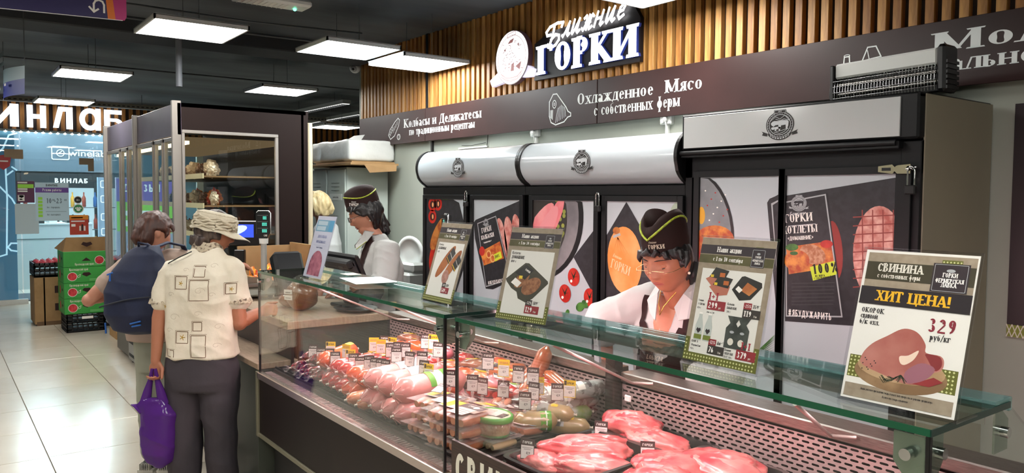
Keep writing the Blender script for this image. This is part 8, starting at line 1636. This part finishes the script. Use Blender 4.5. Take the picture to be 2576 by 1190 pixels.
# ================== shopper with the backpack
L = Vector((-5.02, 1.02, 0)); t = thing('person', 'short-haired shopper in a taupe T-shirt and khaki trousers carrying a navy backpack', 'person', L)
B0 = Vector((-4.99, 1.06, 0)); fo = Vector((-.6, .8, 0)).normalized(); rt6 = Vector((.8, .6, 0)); rtp = Vector((.6, .8, 0)); bkp = Vector((-.8, .6, 0))
def Q6(r, f, z): return B0+rtp*r+bkp*f+Vector((0, 0, z))
H = Head(Q6(-.0, .03, 1.415), (-.15, .95, -.22), (-.1, .1, 1), .98); b = MB(); H.mesh(b, skin); b.tube([Q6(-.03, -.02, 1.26), Q6(-.02, .01, 1.34)], [.06, .057], skin, 16)
torso(b, [(Q6(.02, 0, .80), .14, .11, rtp, bkp), (Q6(-.0, 0, 1.0), .14, .1, rtp, bkp), (Q6(-.02, 0, 1.2), .14, .1, rtp, bkp), (Q6(-.02, 0, 1.27), .1, .06, rtp, bkp)], skin)
s1, s2 = Q6(-.17, .0, 1.21), Q6(.13, .03, 1.25); a1 = [s1, Q6(-.35, -.06, 1.02), Q6(-.22, .12, 1.06)]; a2 = [s2, Q6(.32, .16, 1.27), Q6(.36, .38, 1.2)]
limb(b, a1, [.046, .04, .026], skin); limb(b, a2, [.046, .04, .026], skin); hand(b, a1[2], (.4, .7, -.1), (0, 0, 1), 1, skin, .8); hand(b, a2[2], (.2, .9, -.2), (0, 0, 1), -1, skin, .4)
for r in (.0, .09): limb(b, [Q6(r, 0, .82), Q6(r*1.0, -.01, .45), Q6(r*1.0, .0, .07)], [.08, .058, .04], skin)
voxel(b, 'body', t, L, .005, 2); H.face(t, L, brow=hairb)
b = MB(); torso(b, [(Q6(.02, 0, .78), .165, .13, rtp, bkp), (Q6(.01, 0, .9), .165, .125, rtp, bkp), (Q6(-.0, 0, 1.05), .165, .12, rtp, bkp), (Q6(-.01, 0, 1.17), .17, .115, rtp, bkp), (Q6(-.015, 0, 1.25), .13, .09, rtp, bkp), (Q6(-.02, -.005, 1.30), .07, .065, rtp, bkp)], tshirt)
limb(b, [s1+rtp*.03, Q6(-.235, -.02, 1.14), Q6(-.265, -.03, 1.11)], [.066, .058, .056], tshirt); limb(b, [s2-rtp*.03, Q6(.2, .08, 1.25), Q6(.24, .11, 1.255)], [.07, .06, .058], tshirt)
voxel(b, 't_shirt', t, L, .008, 3, .009, 12, seed=9)
def exq(b): locks(b, H, hairb, [([(0, -.085, -.02), (0, -.095, -.06), (.0, -.085, -.09)], [.045, .036, .012]), ([(.05, -.06, -.02), (.055, -.07, -.06), (.045, -.07, -.085)], [.035, .028, .01]), ([(-.05, -.06, -.02), (-.055, -.07, -.06), (-.045, -.07, -.085)], [.035, .028, .01]), ([(.074, .045, .03), (.08, .045, -.005), (.08, .04, -.03)], [.014, .012, .003]), ([(.05, .08, .06), (.07, .085, .03), (.072, .08, .015)], [.014, .01, .003])])
hair(H, t, L, hairb, .052, .012, -.085, .017, 11, .006, 1.2, exq)
b = MB(); torso(b, [(Q6(.04, 0, .60), .135, .11, rtp, bkp), (Q6(.04, 0, .72), .14, .12, rtp, bkp), (Q6(.03, 0, .84), .14, .11, rtp, bkp)], tr_khaki)
for r in (-.02, .095): limb(b, [Q6(r, 0, .70), Q6(r, -.02, .44), Q6(r*.95, .0, .10)], [.085, .068, .066], tr_khaki)
voxel(b, 'trousers', t, L, .009, 3, .010, 7, seed=7)
b = MB(); stp = M('shoe_stripe', 'C9C6BC', .6)
for r in (-.02, .095):
    p = Q6(r, .02, .035)-L; T6 = Matrix(((rtp.x, bkp.x, 0, p.x), (rtp.y, bkp.y, 0, p.y), (0, 0, 1, p.z), (0, 0, 0, 1))); b.ell((0, 0, 0), (.045, .13, .038), M('shoe_black', '1A1A1C', .6), 16, 10, T6); b.box(-.046, .046, -.12, .12, -.035, -.02, stp, T=T6)
    for i in range(6): b.box(-.03+i*.011, -.027+i*.011, -.128, -.08, -.02, .02, stp, T=T6)
b.build('shoe', t)
# backpack
t = thing('backpack', 'large navy backpack with blue zip pulls on the shopper at the left', 'backpack', Q6(.03, -.25, 1.10)); b = MB(); tl_ = Vector((0, 0, 1))
b.loft([(rtp*.055+Vector((0, 0, -.235)), .11, .055, rtp, bkp), (rtp*.03+Vector((0, 0, -.215))-bkp*.005, .155, .10, rtp, bkp), (rtp*.01+Vector((0, 0, -.12))-bkp*.015, .172, .12, rtp, bkp), (rtp*0+Vector((0, 0, 0))-bkp*.01, .163, .115, rtp, bkp), (rtp*.012+Vector((0, 0, .12)), .14, .10, rtp, bkp), (rtp*.03+Vector((0, 0, .205))+bkp*.02, .095, .075, rtp, bkp), (rtp*.045+Vector((0, 0, .255))+bkp*.05, .05, .05, rtp, bkp)], navyb, 30, 2.8)
body = voxel(b, 'body', t, Vector((0, 0, 0)), .007, 3, .010, 9, seed=12)
b = MB(); b.tube([rtp*.03+bkp*.09+Vector((0, 0, .23)), rtp*.1+bkp*.17+Vector((0, 0, .265)), rtp*.14+bkp*.28+Vector((0, 0, .24)), rtp*.15+bkp*.36+Vector((0, 0, .14))], .022, navyb, 8, flat=.35); b.tube([rtp*.0+bkp*.05+Vector((0, 0, .24)), rtp*-.07+bkp*.15+Vector((0, 0, .235)), rtp*-.12+bkp*.25+Vector((0, 0, .2))], .02, navyb, 8, flat=.35)
b.tube([rtp*-.0+bkp*.03+Vector((0, 0, .23)), rtp*.02+bkp*-.02+Vector((0, 0, .275)), rtp*.06+bkp*.0+Vector((0, 0, .265)), rtp*.07+bkp*.05+Vector((0, 0, .24))], .008, navyb, 8); b.build('strap', t)
b = MB(); P0 = -bkp*.135
for r, z, dr, dz in ((-.10, .105, .03, .012), (-.085, .115, .0, -.045), (-.165, -.175, .003, -.06), (.02, -.165, .06, .015), (.03, -.18, .05, .01)): b.tube([rtp*r+P0*(1.0 if r > -.12 else .3)+Vector((0, 0, z)), rtp*(r+dr)+P0*(1.0 if r > -.12 else .3)+Vector((0, 0, z+dz))], .005, strap_b, 6)
b.build('zip_pull', t)
b = MB(); seg_ = [rtp*(-.15+.03*i)-bkp*(.128+.012*math.sin(i/10*PI))+Vector((0, 0, -.075+.006*i+.012*math.sin(i/10*PI))) for i in range(11)]; b.tube(seg_, .0045, M('piping_navy', '0E1526', .6), 6); b.build('pocket_seam', t)

# contents of the carrier bag
for k_, (dr, dz, c_) in enumerate(((.02, -.42, 'A83A30'), (-.03, -.40, 'C9C4B0'))):
    b = MB(); b.ell((0, 0, 0), (.035, .03, .045), M('grocery_'+c_, c_, .4), 14, 10); o = b.build('grocery', loc=bp0+rt*dr+Vector((0, 0, dz))); tag(o, ('red', 'pale')[k_]+' rounded grocery inside the purple carrier bag', 'grocery')
# every separate piece of these parts becomes a part of its own
NM = ('shoe', 'earring', 'hanger', 'end_cap', 'eyelid', 'eyebrow', 'lash', 'corner_seal', 'standoff', 'sleeve_frill', 'tie', 'zip_pull', 'collar', 'foot', 'louvre', 'hand_hole', 'lens', 'label', 'trim')
for o in list(bpy.data.objects):
    if o.type != 'MESH' or o.name.split('.')[0] not in NM or not o.parent or len(o.data.vertices) > 6000: continue
    me = o.data; n = len(me.vertices); par = list(range(n))
    def fd(a):
        while par[a] != a: par[a] = par[par[a]]; a = par[a]
        return a
    for p_ in me.polygons:
        v = p_.vertices
        for q_ in v[1:]: par[fd(q_)] = fd(v[0])
    if 1: # caps and near neighbours stay together
        co = [v.co for v in me.vertices]; cs = {}
        for i in range(n): cs.setdefault(fd(i), []).append(co[i])
        bb = {k: (Vector([min(c[a] for c in v) for a in range(3)]), Vector([max(c[a] for c in v) for a in range(3)])) for k, v in cs.items()}; ks = list(bb)
        if len(ks) > 60: continue
        for i in range(len(ks)):
            for j in range(i): 
                A, B_ = bb[ks[i]], bb[ks[j]]
                if all(A[0][a] <= B_[1][a]+.002 and B_[0][a] <= A[1][a]+.002 for a in range(3)): par[fd(ks[i])] = fd(ks[j])
    gr_ = {}
    for p_ in me.polygons: gr_.setdefault(fd(p_.vertices[0]), []).append(p_)
    if len(gr_) < 2 or len(gr_) > 24: continue
    for ps in gr_.values():
        ix = {}; fs_ = []
        for p_ in ps: fs_.append([ix.setdefault(v, len(ix)) for v in p_.vertices])
        m3 = bpy.data.meshes.new(o.name.split('.')[0]); m3.from_pydata([me.vertices[v].co for v in ix], [], fs_)
        for mt in me.materials: m3.materials.append(mt)
        m3.polygons.foreach_set('material_index', [p_.material_index for p_ in ps]); m3.polygons.foreach_set('use_smooth', [p_.use_smooth for p_ in ps])
        o3 = bpy.data.objects.new(o.name.split('.')[0], m3); C.objects.link(o3); o3.parent = o.parent; o3.location = o.location; o3.rotation_euler = o.rotation_euler; o3.scale = o.scale
    bpy.data.objects.remove(o)
